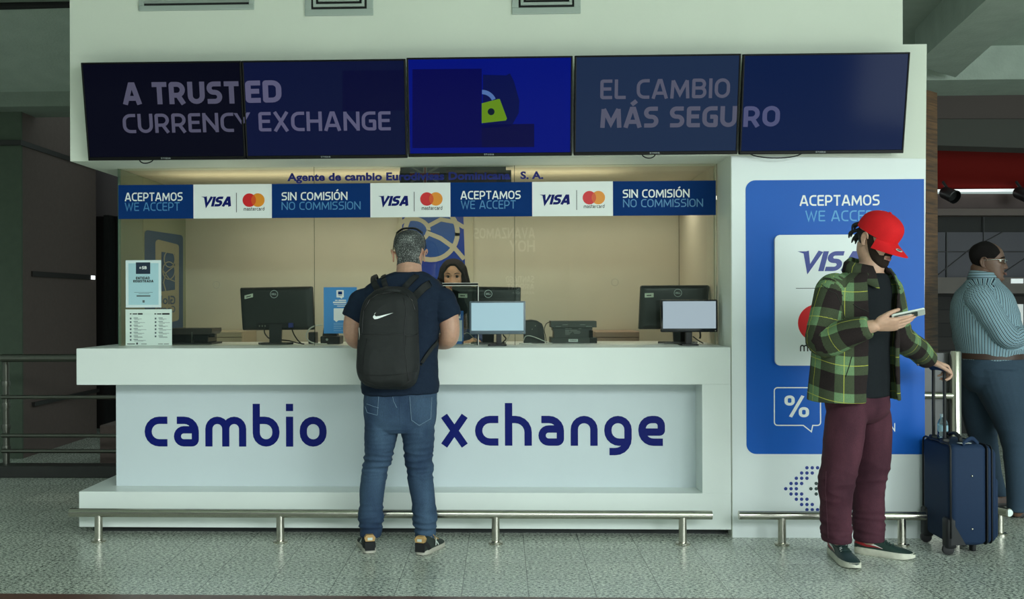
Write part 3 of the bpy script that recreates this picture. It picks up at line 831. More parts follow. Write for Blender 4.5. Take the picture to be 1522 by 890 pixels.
# sign on the left side screen, read from outside
nx = Vector((1, 0, 0)); o0 = Vector((xs + .0135, 0, 0))
def side(px, py, lift=0.0): return onplane(px, py, o0 + nx * lift, nx)
t = empty('side_window_sign', side(247, 505), 'blue framed sign with reversed globe logo on the left side glass of the booth', 'sign')
def side_poly(pts, m, nm, lift):
    mb = MB(); mb.poly([side(px, py, lift) for px, py in pts]); return mb.build(nm, m, t, normals=False)
def side_rr(x0, x1, yt0, yt1, yb0, yb1, r=5):
    P = []
    for (u, v, a0) in ((x0 + r, yb0 - r, 90), (x0 + r, yt0 + r, 180), (x1 - r, yt1 + r, 270), (x1 - r, yb1 - r, 0)):
        for k in range(5):
            a_ = math.radians(a0 + 90 * k / 4); P.append((u + r * math.cos(a_), v + r * math.sin(a_)))
    return P
side_poly(side_rr(215, 272, 342, 349, 516, 506), mat('side_sign_blue', rgb(40, 74, 112), .4), 'frame', .0)
side_poly(side_rr(231, 266, 356, 362.5, 483, 477), mat('side_sign_beige', rgb(150, 146, 122), .4), 'field', .0006)
side_poly([(240, 374), (260, 377.5), (260, 430.5), (240, 433)], mat('side_sign_blue', rgb(40, 74, 112), .4), 'globe', .0012)
gl_l = mat('side_sign_beige', rgb(150, 146, 122), .4)
def side_curve(P, wd, nm='globe_line'):
    mb = MB()
    for q in ribbon([Vector(p) for p in P], wd, False): mb.poly([side(p.x, p.y, .0018) for p in q])
    mb.build(nm, gl_l, t, normals=False)
side_curve([(251 + 9 * math.cos(k * .3), 402 + 13 * math.sin(k * .3)) for k in range(22)], 1.5)
side_curve([(252 + 8 * math.cos(k * .3), 385 + 12 * math.sin(k * .3)) for k in range(22)], 1.5)
side_curve([(241, 400), (252, 415), (260, 418)], 1.5); side_curve([(247, 434), (243, 420), (247, 405), (258, 396)], 1.5)
for txt, yb_, yt_, x1_ in (('Globo', 452, 439.6, 225), ('Cambio', 464, 454.6, 222)):
    a = side(260.5, yb_, .0018); b = side(x1_, yb_, .0018); c = side(260.5, yt_, .0018)
    mb = MB(); put_text(mb, txt, a, (b - a).normalized(), UZ, (b - a).length, c.z - a.z, w=.16, gap=.1)
    mb.build('lettering', mat('side_sign_blue', rgb(40, 74, 112), .4), t, normals=False)

# logo board on the back wall
YB = Yb - .02
t = empty('logo_board', at(648, 480, YB), 'pale board with a blue globe logo on the booth back wall behind the clerk', 'sign')
a = at(592, 492, YB); b = at(703, 284, YB)
mb = MB(); mb.box(a.x, b.x, YB, Yb - .001, a.z, b.z, .003); mb.build('board', mat('board_grey', rgb(196, 188, 164), .5), t)
mb = MB(); YB1 = YB - .001
mb.poly([at(px, py, YB1) for px, py in ((597, 418), (692, 416), (688, 300), (598, 300))]); mb.build('blue_field', mat('logo_blue', rgb(18, 58, 160), .4), t, normals=False)
lm = mat('logo_line', rgb(196, 188, 164), .5)
mb2 = MB()
mb2.poly([at(px, py, YB1 - .0005) for px, py in [(641 + 39 * math.cos(k * .2244), 346 + 40 * math.sin(k * .2244)) for k in range(28)]]); mb2.build('globe_field', mat('logo_blue_light', rgb(40, 84, 160), .4), t, normals=False)
def lcurve(P, wd, k):
    mb = MB()
    for q in ribbon([Vector(p) for p in P], wd, False): mb.poly([at(p.x, p.y, YB1 - .001 - .0004 * k) for p in q])
    mb.build('globe_line', lm, t, normals=False)
lcurve([(641 + 39 * math.cos(k * .2), 346 + 40 * math.sin(k * .2)) for k in range(33)], 7, 0)
lcurve([(614 + 23 * math.cos(k * .25), 342 + 17 * math.sin(k * .25)) for k in range(27)], 6, 1)
lcurve([(633, 345), (655, 354), (676, 369), (690, 385)], 6.5, 2)
lcurve([(636, 336), (655, 326), (677, 330), (690, 338)], 6, 3)
lcurve([(600, 330), (612, 316), (640, 308), (668, 312)], 6, 4)

# flag display hanging inside, behind the company name
YF = Yg + .055
t = empty('flag_display', at(677, 273, YF), 'dark rate display with a union flag hanging behind the company name lettering', 'display')
a = at(594, 276, YF); b = at(760, 246, YF)
mb = MB(); mb.box(a.x, b.x, YF, YF + .05, a.z, min(b.z, ZS - .02), .004); mb.build('housing', mat('display_case', rgb(60, 60, 54), .5), t)
a = at(595, 275, YF - .001); b = at(752, 247, YF - .001)
mb = MB(); px_rect(mb, 595, 752, 247.5, 274, YF - .001); mb.build('display', mat('display_dark', rgb(26, 24, 24), .4), t, normals=False)
def fbars(nm, m, L, lift): 
    mb = MB()
    for P in L: mb.poly([at(px, py, YF - lift) for px, py in P])
    mb.build(nm, m, t, normals=False)
def bx4(x0, x1, y0, y1): return [(x0, y1), (x1, y1), (x1, y0), (x0, y0)]
fbars('union_flag', mat('flag_blue', rgb(36, 38, 58), .5), [bx4(609, 653, 247.5, 271)], .0016)
fbars('flag_cross', mat('flag_white', rgb(130, 128, 124), .5), [bx4(629, 634.5, 247.5, 271)], .0026)
fbars('flag_diagonal', mat('flag_white2', rgb(110, 108, 104), .5), [[(609, 248), (613, 247.5), (653, 270), (649, 271)], [(609, 270), (613, 271), (653, 249), (649, 247.5)], bx4(609, 653, 255.5, 262.5)], .0021)
fbars('flag_red', mat('flag_red', rgb(120, 44, 40), .5), [bx4(630.3, 633.2, 247.5, 271), bx4(609, 653, 257.3, 260.8)], .0031)
fbars('second_flag', mat('flag_amber', rgb(70, 44, 26), .5), [bx4(664, 694, 253, 271), bx4(704, 738, 253, 271)], .0016)
mb = MB(); p = at(680, 247, YF + .025); mb.box(p.x - .03, p.x + .03, YF + .01, YF + .04, p.z - .02, ZS + .001); mb.build('hanger', steel_dk, t)

# hall banner behind the photographer: seen only as a reflection in the glass
YN = -3.2
t = empty('hall_banner', (0, YN, 0), 'large hall banner with white words, faintly reflected in the booth glass', 'banner')
Yv = 2 * Yg - YN
a = at(703, 443, Yv); b = at(846, 296, Yv)
mb = MB(); mb.box(a.x, b.x, YN - .03, YN, a.z, b.z, .004); mb.build('banner_sheet', mat('banner_grey', rgb(60, 74, 78), .6), t)
for txt, x0, x1, yb_, yt_ in (('AVANZAMOS', 795, 654, 354, 338), ('HOY', 795, 757, 374, 357), ('SANTIAGO', 794, 752, 420, 410), ('AIRPORT', 794, 754, 430, 421.5), ('AERODOM', 794, 762, 437, 433)):
    A = at(x0, yb_, Yv); B = at(x1, yb_, Yv); C = at(x0, yt_, Yv)
    A.y = YN + .002
    if x1 < 703: B = at(704, yb_, Yv)
    mb = MB(); put_text(mb, txt, A, -UX, UZ, A.x - B.x, C.z - A.z, w=.17); mb.build('lettering', vwhite, t, normals=False)
for px in (703.5, 845.5):
    p = at(px, 443, Yv); mb = MB(); mb.box(p.x - .02, p.x + .02, YN - .07, YN - .03, 0, b.z + .05, .004); mb.build('banner_post', steel_dk, t)
    
# ------------------------------------------------------------------ background on the left
def prismz(mb, foot, z0, z1): mb.prism([(x, y, z0) for x, y in foot], (0, 0, z1 - z0)); return mb
YA = 8.7; YE = 10.3
zc_ = Z(120, YA, 34)
x34 = X(34, YA); x143 = X(143, YE)
mb = MB(); prismz(mb, [(x34, YA + .004), (x143, YE), (x143 - 3, YE), (x34 - 1.5, YA + .004)], 0, zc_); struct('wall_left_back', mb, brownw)
mb = MB(); mb.box(x34 - 3, x34, YA - .02, YA + .003, 0, zc_); struct('wall_left_front', mb, greenw)
# dark trim running round the block
zt_ = at(34, 213, YA).z; hh = .045
mb = MB(); prismz(mb, [(x34 - 3, YA - .05), (x34 + .012, YA - .05), (x143 + .012, YE), (x143 - .05, YE), (x34 - .04, YA - .021), (x34 - 3, YA - .021)], zt_ - hh / 2, zt_ + hh / 2)
struct('trim_3', mb, mat('dark_trim', rgb(44, 42, 40), .5))
def onside(px, f): return x34 + (x143 - x34) * f
t = empty('wall_slot', (x34, YA + .3, 1.5), 'dark slot in the brown left wall with a small bright light at its end', 'light fitting')
def sidebox(mb, f0, f1, z0, z1, d=.03):
    a_ = Vector((x34 + (x143 - x34) * f0, YA + (YE - YA) * f0, 0)); b_ = Vector((x34 + (x143 - x34) * f1, YA + (YE - YA) * f1, 0))
    mb.prism([(a_.x, a_.y, z0), (b_.x, b_.y, z0), (b_.x, b_.y, z1), (a_.x, a_.y, z1)], (d, 0, 0))
z1_ = at(45, 402, YA + .1).z
mb = MB(); sidebox(mb, .10, .96, z1_ - .05, z1_ - .002, .012); mb.build('slot', mat('slot_dark', rgb(40, 34, 33), .7), t)
mb = MB(); sidebox(mb, .90, .955, z1_ - .048, z1_ - .008, .02); mb.build('lamp', mat('slot_lamp', (1, 1, 1, 1), emit=(.95, 1, 1, 1), emit_k=1.2), t)
mb = MB(); sidebox(mb, .10, 1.0, .44, .475, .03); struct('trim_4', mb, mat('dark_trim', rgb(44, 42, 40), .5))
# the wall behind with a dark doorway
mb = MB(); z315 = Z(317, YE, 160)
mb.box(x143 - 1.2, X(300, YE), YE + .3, YE + .4, z315, zc_); struct('wall_far_left', mb, mat('mauve_wall', rgb(112, 100, 104), .8))
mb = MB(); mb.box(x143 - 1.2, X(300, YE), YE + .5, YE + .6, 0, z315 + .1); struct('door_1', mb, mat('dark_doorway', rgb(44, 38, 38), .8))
mb = MB(); mb.box(x143, x143 + .06, YE + .2, YE + .36, 0, z315); struct('trim_5', mb, blackp)
# kerb and railing of the stairwell
YK = fl(60, 710).y
mb = MB(); mb.box(X(-200, YK), X(400, YK), YK, YK + .16, 0, Z(692.5, YK, 60), .006); struct('trim_6', mb, mat('dark_kerb', rgb(46, 46, 44), .4, noise_amt=.15, noise_scale=8))
t = empty('stair_railing', (X(3, YK), YK + .07, 0), 'steel stair railing with four bars beside the left end of the counter', 'railing')
YR = YK + .08
for py, r in ((532, .031), (590, .016), (647.3, .016), (670.2, .016)):
    mb = MB(); z_ = Z(py, YR, 60); mb.tube([(X(2, YR) , YR, z_), (X(260, YR), YR, z_)], r, 14); mb.build('handrail' if py == 532 else 'bar', steel_dk, t, auto=40)
zk = Z(692.5, YK, 60)
for px in (4, 300):
    mb = MB(); x_ = X(px, YR); zt2 = Z(532, YR, 60)
    mb.tube([(x_, YR + .05, zk), (x_, YR + .05, zt2 - .06), (x_, YR + .04, zt2 - .01), (x_, YR, zt2 + .012)], [.026, .026, .026, .022], 14); po = mb.build('post', steel_dk, t, auto=40)
    for k in range(4):
        z_ = zk + .12 + k * .17; mb = MB(); mb.lathe((x_, YR + .05, z_), [(0, -.02), (.032, -.02), (.034, 0), (.032, .02), (0, .02)], 14); mb.build('collar', steel_dk, po, auto=40)
mb = MB(); a = at(148, 690, YK + .5); b = at(230, 632, YK + .5); mb.box(a.x, b.x, YK + .5, YK + 1.2, 0, b.z, .01); struct('trim_7', mb, brownw)
# ceiling over the stairwell
YH = 8.45
zb1 = Z(158, YH, 60); zb2 = Z(136, YH, 60); zf = at(60, 12, 7.3).z
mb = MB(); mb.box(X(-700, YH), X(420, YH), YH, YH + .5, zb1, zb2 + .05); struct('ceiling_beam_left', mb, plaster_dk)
mb = MB(); mb.prism([(X(-700, 7), YH, zb2), (X(-700, 7), 7.3, zf), (X(-700, 7), 7.3, zf + .15), (X(-700, 7), YH + .3, zb2 + .15)], (X(420, 8) - X(-700, 7), 0, 0)); struct('ceiling_left', mb, plaster)
mb = MB(); p0 = at(-60, 11, 7.15); p1 = at(200, 4, 7.15); mb.tube([p0, p1], .026, 10); o = struct('trim_8', mb, blackp)
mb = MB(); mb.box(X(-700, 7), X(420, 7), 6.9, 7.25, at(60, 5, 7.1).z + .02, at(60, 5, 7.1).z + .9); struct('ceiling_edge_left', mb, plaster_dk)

# ------------------------------------------------------------------ background on the right
def wood_mat():
    m = bpy.data.materials.new('wood_cladding'); m.use_nodes = True
    nt = m.node_tree; N = nt.nodes; Lk = nt.links; b = N['Principled BSDF']
    tc = N.new('ShaderNodeTexCoord'); mp = N.new('ShaderNodeMapping'); mp.inputs['Scale'].default_value = (2.5, 2.5, 40)
    n = N.new('ShaderNodeTexNoise'); n.inputs['Scale'].default_value = 2.2; n.inputs['Detail'].default_value = 5
    Lk.new(tc.outputs['Object'], mp.inputs['Vector']); Lk.new(mp.outputs['Vector'], n.inputs['Vector'])
    r = N.new('ShaderNodeValToRGB'); r.color_ramp.elements[0].position = .32; r.color_ramp.elements[1].position = .7
    r.color_ramp.elements[0].color = rgb(60, 38, 22); r.color_ramp.elements[1].color = rgb(118, 82, 50)
    Lk.new(n.outputs['Fac'], r.inputs['Fac'])
    w = N.new('ShaderNodeTexWave'); w.bands_direction = 'Z'; w.inputs['Scale'].default_value = 1.15
    w.wave_profile = 'SAW'
    Lk.new(tc.outputs['Object'], w.inputs['Vector'])
    r2 = N.new('ShaderNodeValToRGB'); r2.color_ramp.elements[0].position = .0; r2.color_ramp.elements[0].color = (.25, .25, .25, 1)
    r2.color_ramp.elements[1].position = .03; r2.color_ramp.elements[1].color = (1, 1, 1, 1)
    Lk.new(w.outputs['Fac'], r2.inputs['Fac'])
    mx = N.new('ShaderNodeMixRGB'); mx.blend_type = 'MULTIPLY'; mx.inputs['Fac'].default_value = .9
    Lk.new(r.outputs['Color'], mx.inputs['Color1']); Lk.new(r2.outputs['Color'], mx.inputs['Color2'])
    Lk.new(mx.outputs['Color'], b.inputs['Base Color']); b.inputs['Roughness'].default_value = .45
    return m
wood = wood_mat()
YP = 6.5
zp = at(1377, 130, YP).z
x1 = X(1366, YP); x2 = at(1393, 138, YP * 1.026).x
mb = MB(); prismz(mb, [(x1, YP), (x2, YP * 1.026), (x2, YP + 1.0), (x1, YP + 1.0)], 0, zp); struct('wall_wood_pier', mb, wood)
# ceiling with a diagonal beam
zbm = 3.32
q = [fl(px, py, zbm) for px, py in ((1360, 97), (1495, -27), (1640, -80), (1420, 115))]
mb = MB(); mb.prism([q[0], q[1], q[2], q[3]], (0, 0, .34)); struct('ceiling_beam_right', mb, plaster)
mb = MB(); mb.box(X(1200, 7), 9, 5.9, 10.0, zbm + .30, zbm + .40); struct('ceiling_right', mb, plaster)
YQ = fl(1470, 118, zbm).y
mb = MB(); mb.box(X(1300, YQ), 9, YQ, YQ + .75, zbm - .001, zbm + .32); struct('ceiling_edge_right', mb, plaster)
YD = YQ + .70
def rb(nm, y0, y1, m, d0=0.0, d1=.3, x0=1120, x1=1900, kind='structure', y0r=None, y1r=None):
    Y = YD + d0
    a_ = at(x0, y1, Y); b_ = at(x1, y0, Y)
    mb = MB()
    P = [at(x0, y1, Y), at(x1, y1 if y1r is None else y1r, Y), at(x1, y0 if y0r is None else y0r, Y), at(x0, y0, Y)]
    mb.prism(P, (0, d1, 0)); o = mb.build(nm, m); o['kind'] = kind; return o
rb('wall_bulkhead', 139, 176, mat('bulkhead_brown', rgb(84, 74, 72), .8))
rb('wall_bulkhead_lower', 175, 208, mat('bulkhead_grey', rgb(76, 76, 72), .8), .02, .3, y1r=231)
o = rb('window_clerestory', 205, 217, mat('clerestory_light', (1, 1, 1, 1), emit=(.86, .95, 1, 1), emit_k=1.0), 1.6, .05, x0=1330, x1=1520)
# red barrel shaped awning
pc = at(1450, 246, YD + .9)
mb = MB(); mb.tube([(X(1340, YD + .9), pc.y, pc.z), (X(1720, YD + .9), pc.y, pc.z - .06)], .245, 40)
t = mb.build('awning', mat('red_awning', rgb(112, 24, 20), .8, spec=.1, bump=.1, bump_scale=90), auto=40); tagp(t, 'dark red rounded awning above the spotlights in the right background', 'awning')
mb = MB(); pc = at(1450, 282.6, YD + .75); mb.box(X(1330, YD + .75), X(1509, YD + .75), pc.y, pc.y + .03, pc.z - .016, pc.z + .012, .004)
t = mb.build('strip_light', mat('strip_lamp', (1, 1, 1, 1), emit=(.93, 1, 1, 1), emit_k=.8)); tagp(t, 'thin white strip light under the dark red awning', 'lamp')
for px, lb in ((1411, 'left black cylinder spotlight under the red awning'), (1521, 'right black cylinder spotlight under the red awning at the picture edge')):
    p = at(px, 289, YD + .55); t = empty('spotlight', p, lb, 'spotlight', 'spotlights under the awning')
    d = Vector((.25, -.75, -.35)).normalized()
    mb = MB(); u = d.orthogonal().normalized(); v = d.cross(u); rs = []
    for (r_, h_) in ((0, -.09), (.05, -.09), (.062, -.07), (.066, .06), (.070, .085), (.062, .09), (.055, .04), (0, .035)):
        rs.append([p + d * h_ + u * (r_ * math.cos(k * math.pi / 10)) + v * (r_ * math.sin(k * math.pi / 10)) for k in range(20)])
    mb.rings(rs); mb.build('lamp_head', black, t, auto=40)
    mb = MB(); mb.tube([p + Vector((0, 0, .03)), p + Vector((-.02, .1, .14))], .014, 10); mb.build('bracket', black, t)
dk1 = mat('brown_panels', rgb(88, 70, 68), .6, noise_amt=.05, noise_scale=8)
rb('wall_shop_upper', 288, 310, dk1, .8, .1)
rb('trim_9', 310, 320, mat('shop_ledge', rgb(104, 90, 86), .6), .66, .25)
rb('wall_shop_recess', 319, 346, mat('shop_recess', rgb(38, 38, 38), .7), .82, .1)
rb('wall_shop_panels', 345, 413, mat('shop_panels', rgb(62, 60, 72), .5), .80, .1)
mb = MB()
for P in (((1407, 345), (1407, 412)), ((1462, 312), (1462, 412)), ((1392, 374), (1522, 374)), ((1395, 408), (1440, 372)), ((1440, 372), (1490, 345)), ((1492, 405), (1560, 360))):
    a_ = at(P[0][0], P[0][1], YD + .795); b_ = at(P[1][0], P[1][1], YD + .795)
    mb.tube([a_, b_], .006 if P[0][0] != 1407 else .010, 6)
struct('trim_10', mb, mat('panel_joints', rgb(48, 46, 50), .5))
rb('trim_11', 412, 436, mat('shop_counter_edge', rgb(100, 92, 88), .6, noise_amt=.1, noise_scale=5), .58, .3)
def block_mat():
    m = mat('dark_blocks', rgb(50, 46, 44), .8)
    nt = m.node_tree; N = nt.nodes; Lk = nt.links
    br = N.new('ShaderNodeTexBrick'); br.inputs['Scale'].default_value = 1; br.inputs['Brick Width'].default_value = .30; br.inputs['Row Height'].default_value = .14; br.inputs['Mortar Size'].default_value = .006
    br.inputs['Color1'].default_value = rgb(54, 50, 48); br.inputs['Color2'].default_value = rgb(38, 36, 36); br.inputs['Mortar'].default_value = rgb(20, 20, 20)
    tc = N.new('ShaderNodeTexCoord'); mp = N.new('ShaderNodeMapping'); mp.inputs['Rotation'].default_value = (math.pi / 2, 0, 0)
    Lk.new(tc.outputs['Object'], mp.inputs['Vector']); Lk.new(mp.outputs['Vector'], br.inputs['Vector']); Lk.new(br.outputs['Color'], N['Principled BSDF'].inputs['Base Color'])
    return m
rb('wall_shop_lower', 436, 560, block_mat(), .75, .1)
rb('wall_shop_base', 556, 730, blackp, .6, .1)
o = rb('window_shop', 452, 484, mat('shop_window_light', (1, 1, 1, 1), emit=(.3, .32, .32, 1), emit_k=.5), .74, .02, x0=1512, x1=1521)
o = rb('window_shop_upper', 414, 421, mat('shop_window_light2', (1, 1, 1, 1), emit=(.6, .66, .68, 1), emit_k=.5), .57, .02, x0=1503, x1=1521)
# railing beside the pier: post, bar and smoked panel
Yp = 6.05
t = empty('glass_railing', (X(1420, Yp), Yp, 0), 'steel railing post with a bar and smoked panel next to the wood clad pier', 'railing')
mb = MB(); x_ = X(1420.5, Yp); z_ = Z(521.5, Yp, 1420)
mb.tube([(x_, Yp, 0), (x_, Yp, z_ - .006), (x_, Yp, z_)], [.030, .030, .026], 20); mb.build('post', steel, t, auto=40)
mb = MB(); z_ = Z(588, Yp, 1400); mb.tube([(X(1350, Yp + .05), Yp + .03, z_), (x_ - .02, Yp, z_)], .021, 14); mb.build('bar', steel, t, auto=40)
a = at(1371, 760, Yp + .05); b = at(1411, 524, Yp + .05)
mb = MB(); mb.box(a.x, b.x, Yp + .045, Yp + .06, .12, b.z, .002); mb.build('smoked_panel', mat('smoked_panel', rgb(66, 66, 66), .3), t)
mb = MB(); mb.box(a.x, b.x, Yp + .045, Yp + .06, 0, .12); mb.build('panel_foot', steel_dk, t)
# ------------------------------------------------------------------ things on the counter
ZT = ZG0
def zfloor(px, Y): return ZT
lab = mat('paper_label', rgb(206, 214, 198), .6)
def dell(label, tl, tr, br, bl, stand, base, logo, stick, Y, m_body, lift=0.0, port=True):
    t = empty('desk_monitor', (at((tl[0] + tr[0]) / 2, 450, Y).x, Y, ZT), label, 'monitor', 'monitors seen from behind')
    P = [at(p[0], p[1], Y) for p in (bl, br, tr, tl)]
    c = sum(P, Vector()) / 4
    # back shell: rounded outline, bulging towards the customers, with a thin rim at the screen side
    def outline(k, y, r=.012):
        O = []
        for i in range(4):
            p = c + (P[i] - c) * k; a_ = c + (P[i - 1] - c) * k; b_ = c + (P[(i + 1) % 4] - c) * k
            p0 = p + (a_ - p).normalized() * r; p1 = p + (b_ - p).normalized() * r
            for s in range(6):
                u = s / 5; q = p0 * (1 - u) ** 2 + p * (2 * u * (1 - u)) + p1 * u ** 2; q.y = y; O.append(q)
        return O
    mb = MB(); mb.rings([outline(.99, Y + .045), outline(1, Y + .038), outline(1, Y + .020), outline(.985, Y + .010), outline(.90, Y + .003), outline(.80, Y)])
    mb.build('back_shell', m_body, t, auto=50)
    mb = MB(); mb.rings([outline(.95, Y + .0452), outline(.95, Y + .0462)]); mb.build('screen', mat('monitor_front', rgb(60, 74, 86), .3, emit=(.05, .07, .09, 1), emit_k=1), t)
    # vent line across the top and port bay
    tl_, tr_ = c + (P[3] - c) * .93, c + (P[2] - c) * .93
    mb = MB(); mb.box(tl_.x, tr_.x, Y + .0005, Y + .009, min(tl_.z, tr_.z) - .006, min(tl_.z, tr_.z) - .002); mb.build('vent_slot', blackp, t)
    sx0, sx1, sy = stand
    a_ = at(sx0, sy, Y); b_ = at(sx1, sy, Y)
    if port:
        w_ = P[1].x - P[0].x
        mb = MB(); mb.box(a_.x - .085, b_.x + .085, Y - .001, Y + .003, P[0].z + .014, P[0].z + .048, .002); pb = mb.build('port_bay', blackp, t)
        mb = MB()
        for k in range(3): mb.box(a_.x - .070 + k * .018, a_.x - .062 + k * .018, Y - .003, Y, P[0].z + .022, P[0].z + .034)
        mb.build('port', steel_dk, pb)
    mb = MB(); mb.prism([(a_.x, Y - .012, ZT + .010), (b_.x, Y - .012, ZT + .010), (b_.x + .004, Y - .004, a_.z + .03), (a_.x - .004, Y - .004, a_.z + .03)], (0, .028, 0)); mb.build('stand', black, t)
    bx0, bx1 = at(base[0], 511, Y).x, at(base[1], 511, Y).x
    mb = MB(); mb.prism([(bx0, Y - .02, ZT + .001), (bx0 + .03, Y - .085, ZT + .001), (bx1 - .03, Y - .085, ZT + .001), (bx1, Y - .02, ZT + .001), (bx1 - .02, Y + .08, ZT + .001), (bx0 + .02, Y + .08, ZT + .001)], (0, 0, .011)); mb.build('base', black, t)
    lc = at(logo[0], logo[1], Y - .0012); R = abs(at(logo[0] + 6, logo[1], Y).x - lc.x)
    mb = MB(); ring_flat(mb, lc, R * .86, R); put_text(mb, 'DELL', lc - UX * (R * .62) - UZ * (R * .24), UX, UZ, R * 1.24, R * .48, w=.22, gap=.08)
    mb.build('logo', mat('logo_silver', rgb(190, 200, 200), .4), t, normals=False)
    if stick:
        x0, x1, y0, y1, sl = stick
        Q = [at(x0, y1 + sl, Y - .0015), at(x1, y1, Y - .0015), at(x1, y0, Y - .0015), at(x0, y0 + sl, Y - .0015)]
        mb = MB(); mb.prism(Q, (0, -.0006, 0)); s_ = mb.build('paper_label', lab, t)
        mb = MB(); cx0 = Q[3].lerp(Q[2], .2); cx1 = Q[3].lerp(Q[2], .75); dz = (Q[0].z - Q[3].z)
        mb.poly([cx0 + UZ * dz * .66 - UY * .001, cx1 + UZ * dz * .66 - UY * .001, cx1 + UZ * dz * .42 - UY * .001, cx0 + UZ * dz * .42 - UY * .001]); mb.build('handwriting', ink, s_, normals=False)
    return t
def cable(pts, r, m, parent, name='cable', n=8):
    # smooth the way points into a hanging cable
    P = [Vector(p) for p in pts]; out = []
    for i in range(len(P) - 1):
        p0, p1, p2, p3 = P[max(i - 1, 0)], P[i], P[i + 1], P[min(i + 2, len(P) - 1)]
        for k in range(6):
            u = k / 6
            out.append(.5 * ((2 * p1) + (p2 - p0) * u + (2 * p0 - 5 * p1 + 4 * p2 - p3) * u ** 2 + (3 * p1 - p0 - 3 * p2 + p3) * u ** 3))
    out.append(P[-1])
    mb = MB(); mb.tube(out, r, n); return mb.build(name, m, parent, smooth=True)
def tz(px, Y): p = at(px, 500, Y); p.z = ZT + .004; return p
Y1m = Yg + .20
mon_m = mat('monitor_plastic', rgb(30, 33, 33), .38, bump=.02, bump_scale=300)
t = dell('black monitor seen from behind, leftmost on the counter, with a tilted paper label', (355.5, 427.3), (464, 425.2), (467, 490), (359.5, 491), (401, 418, 489), (385, 437), (407.3, 437), (363.5, 376, 436, 441.5, 3.0), Y1m, mon_m)
cable([at(393, 487, Y1m - .004), at(393.5, 495, Y1m - .02), at(399, 502, Y1m - .02), at(404, 503, Y1m)], .004, black, t)
mb = MB(); p = at(432.5, 483, Y1m - .012); mb.box(p.x - .015, p.x + .015, p.y - .012, p.y + .012, p.z - .016, p.z + .014, .003); mb.build('video_plug', mat('plug_blue', rgb(34, 48, 130), .5), t)
cable([at(433.5, 488, Y1m - .012), at(437, 497, Y1m - .03), at(443, 506, Y1m - .05), tz(449, Y1m - .06)], .004, black, t)
cable([at(418, 505, Y1m - .0), at(430, 506.5, Y1m - .03), at(440, 509, Y1m - .05), tz(452, Y1m - .07)], .004, black, t)
Y2m = Yg + .17
t = dell('black monitor seen from behind in front of the clerk, behind the small bright customer display', (671, 425), (774.5, 426.5), (773, 489), (676, 489), (717, 734, 489), (700, 752), (725.7, 436.6), (681.3, 694.5, 436.5, 442.5, -.4), Y2m, mon_m)
cable([at(752, 488, Y2m), at(748, 497, Y2m - .03), at(752, 503, Y2m - .03), at(748, 508, Y2m - .04), tz(744, Y2m - .05)], .004, black, t)
cable([at(690, 496, Y2m - .02), at(697, 495.5, Y2m - .04), tz(712, Y2m - .04)], .0022, mat('white_cable', rgb(200, 206, 200), .5), t)
cable([at(760, 488, Y2m), at(757, 500, Y2m - .02), tz(750, Y2m - .04)], .0022, mat('white_cable', rgb(200, 206, 200), .5), t)
Y3m = Yg + .20
t = dell('dark monitor seen from behind at the counter right end, behind the glossy display', (952.5, 424), (1055, 423.5), (1052.5, 489), (949.5, 489.5), (1001, 1018, 489), (977, 1036), (1007.6, 435.2), (958.3, 971.5, 435.2, 441.6, .5), Y3m, mon_m)
cable([at(1040, 490, Y3m), at(1041, 499, Y3m - .02), at(1040, 503, Y3m - .02)], .006, black, t)
cable([at(1030, 500, Y3m), at(1038, 506, Y3m - .04), tz(1045, Y3m - .06)], .004, black, t)

def display(label, x0, x1, y0, y1, sx, base, Y, bez, scr, em, ek, rough):
    t = empty('customer_display', (at((x0 + x1) / 2, 500, Y).x, Y, ZT), label, 'display', 'customer displays on the counter')
    a_ = at(x0, y1, Y); b_ = at(x1, y0, Y); w_ = b_.x - a_.x
    mb = MB(); mb.box(a_.x, b_.x, Y, Y + .035, a_.z, b_.z, .006); mb.build('casing', bez, t, auto=40)
    mb = MB(); mb.box(a_.x + .012, b_.x - .012, Y - .0012, Y + .002, a_.z + .022, b_.z - .010, .001); mb.build('screen', scr, t)
    mb = MB(); mb.box(b_.x - .018, b_.x - .012, Y - .002, Y, a_.z + .006, a_.z + .011); mb.build('power_button', steel, t)
    s0, s1 = at(sx[0], 500, Y).x, at(sx[1], 500, Y).x
    mb = MB(); mb.box(s0, s1, Y + .012, Y + .038, ZT + .008, a_.z + .03, .003); mb.build('stand', black, t)
    q0, q1 = at(base[0], 512, Y).x, at(base[1], 512, Y).x
    mb = MB(); mb.prism([(x, y, ZT + .0008) for x, y in ((q0, Y - .01), (q0 + .012, Y - .030), (q1 - .012, Y - .030), (q1, Y - .01), (q1 - .006, Y + .085), (q0 + .006, Y + .085))], (0, 0, .009)); mb.build('base', black, t)
    return t
Yd = Yg - .105
display('small customer display with a bright blank screen and grey frame beside the customer', 697.7, 781, 447.3, 496.8, (737.5, 745.5), (725, 753), Yd,
        mat('display_grey', rgb(88, 102, 112), .3), mat('display_bright', rgb(120, 140, 146), .25, emit=rgb(150, 182, 194), emit_k=.75), None, 0, .2)
display('small glossy customer display with black frame at the right end of the counter', 982.5, 1067, 445, 493.6, (1019.5, 1029.5), (1010, 1038), Yd + .01,
        mat('display_black', rgb(20, 24, 30), .12), mat('display_gloss', rgb(60, 66, 72), .03, spec=.8, emit=rgb(172, 190, 200), emit_k=.8), None, 0, .05)

gm = mat('machine_grey', rgb(58, 62, 60), .45); gmd = mat('machine_dark', rgb(34, 36, 36), .5)
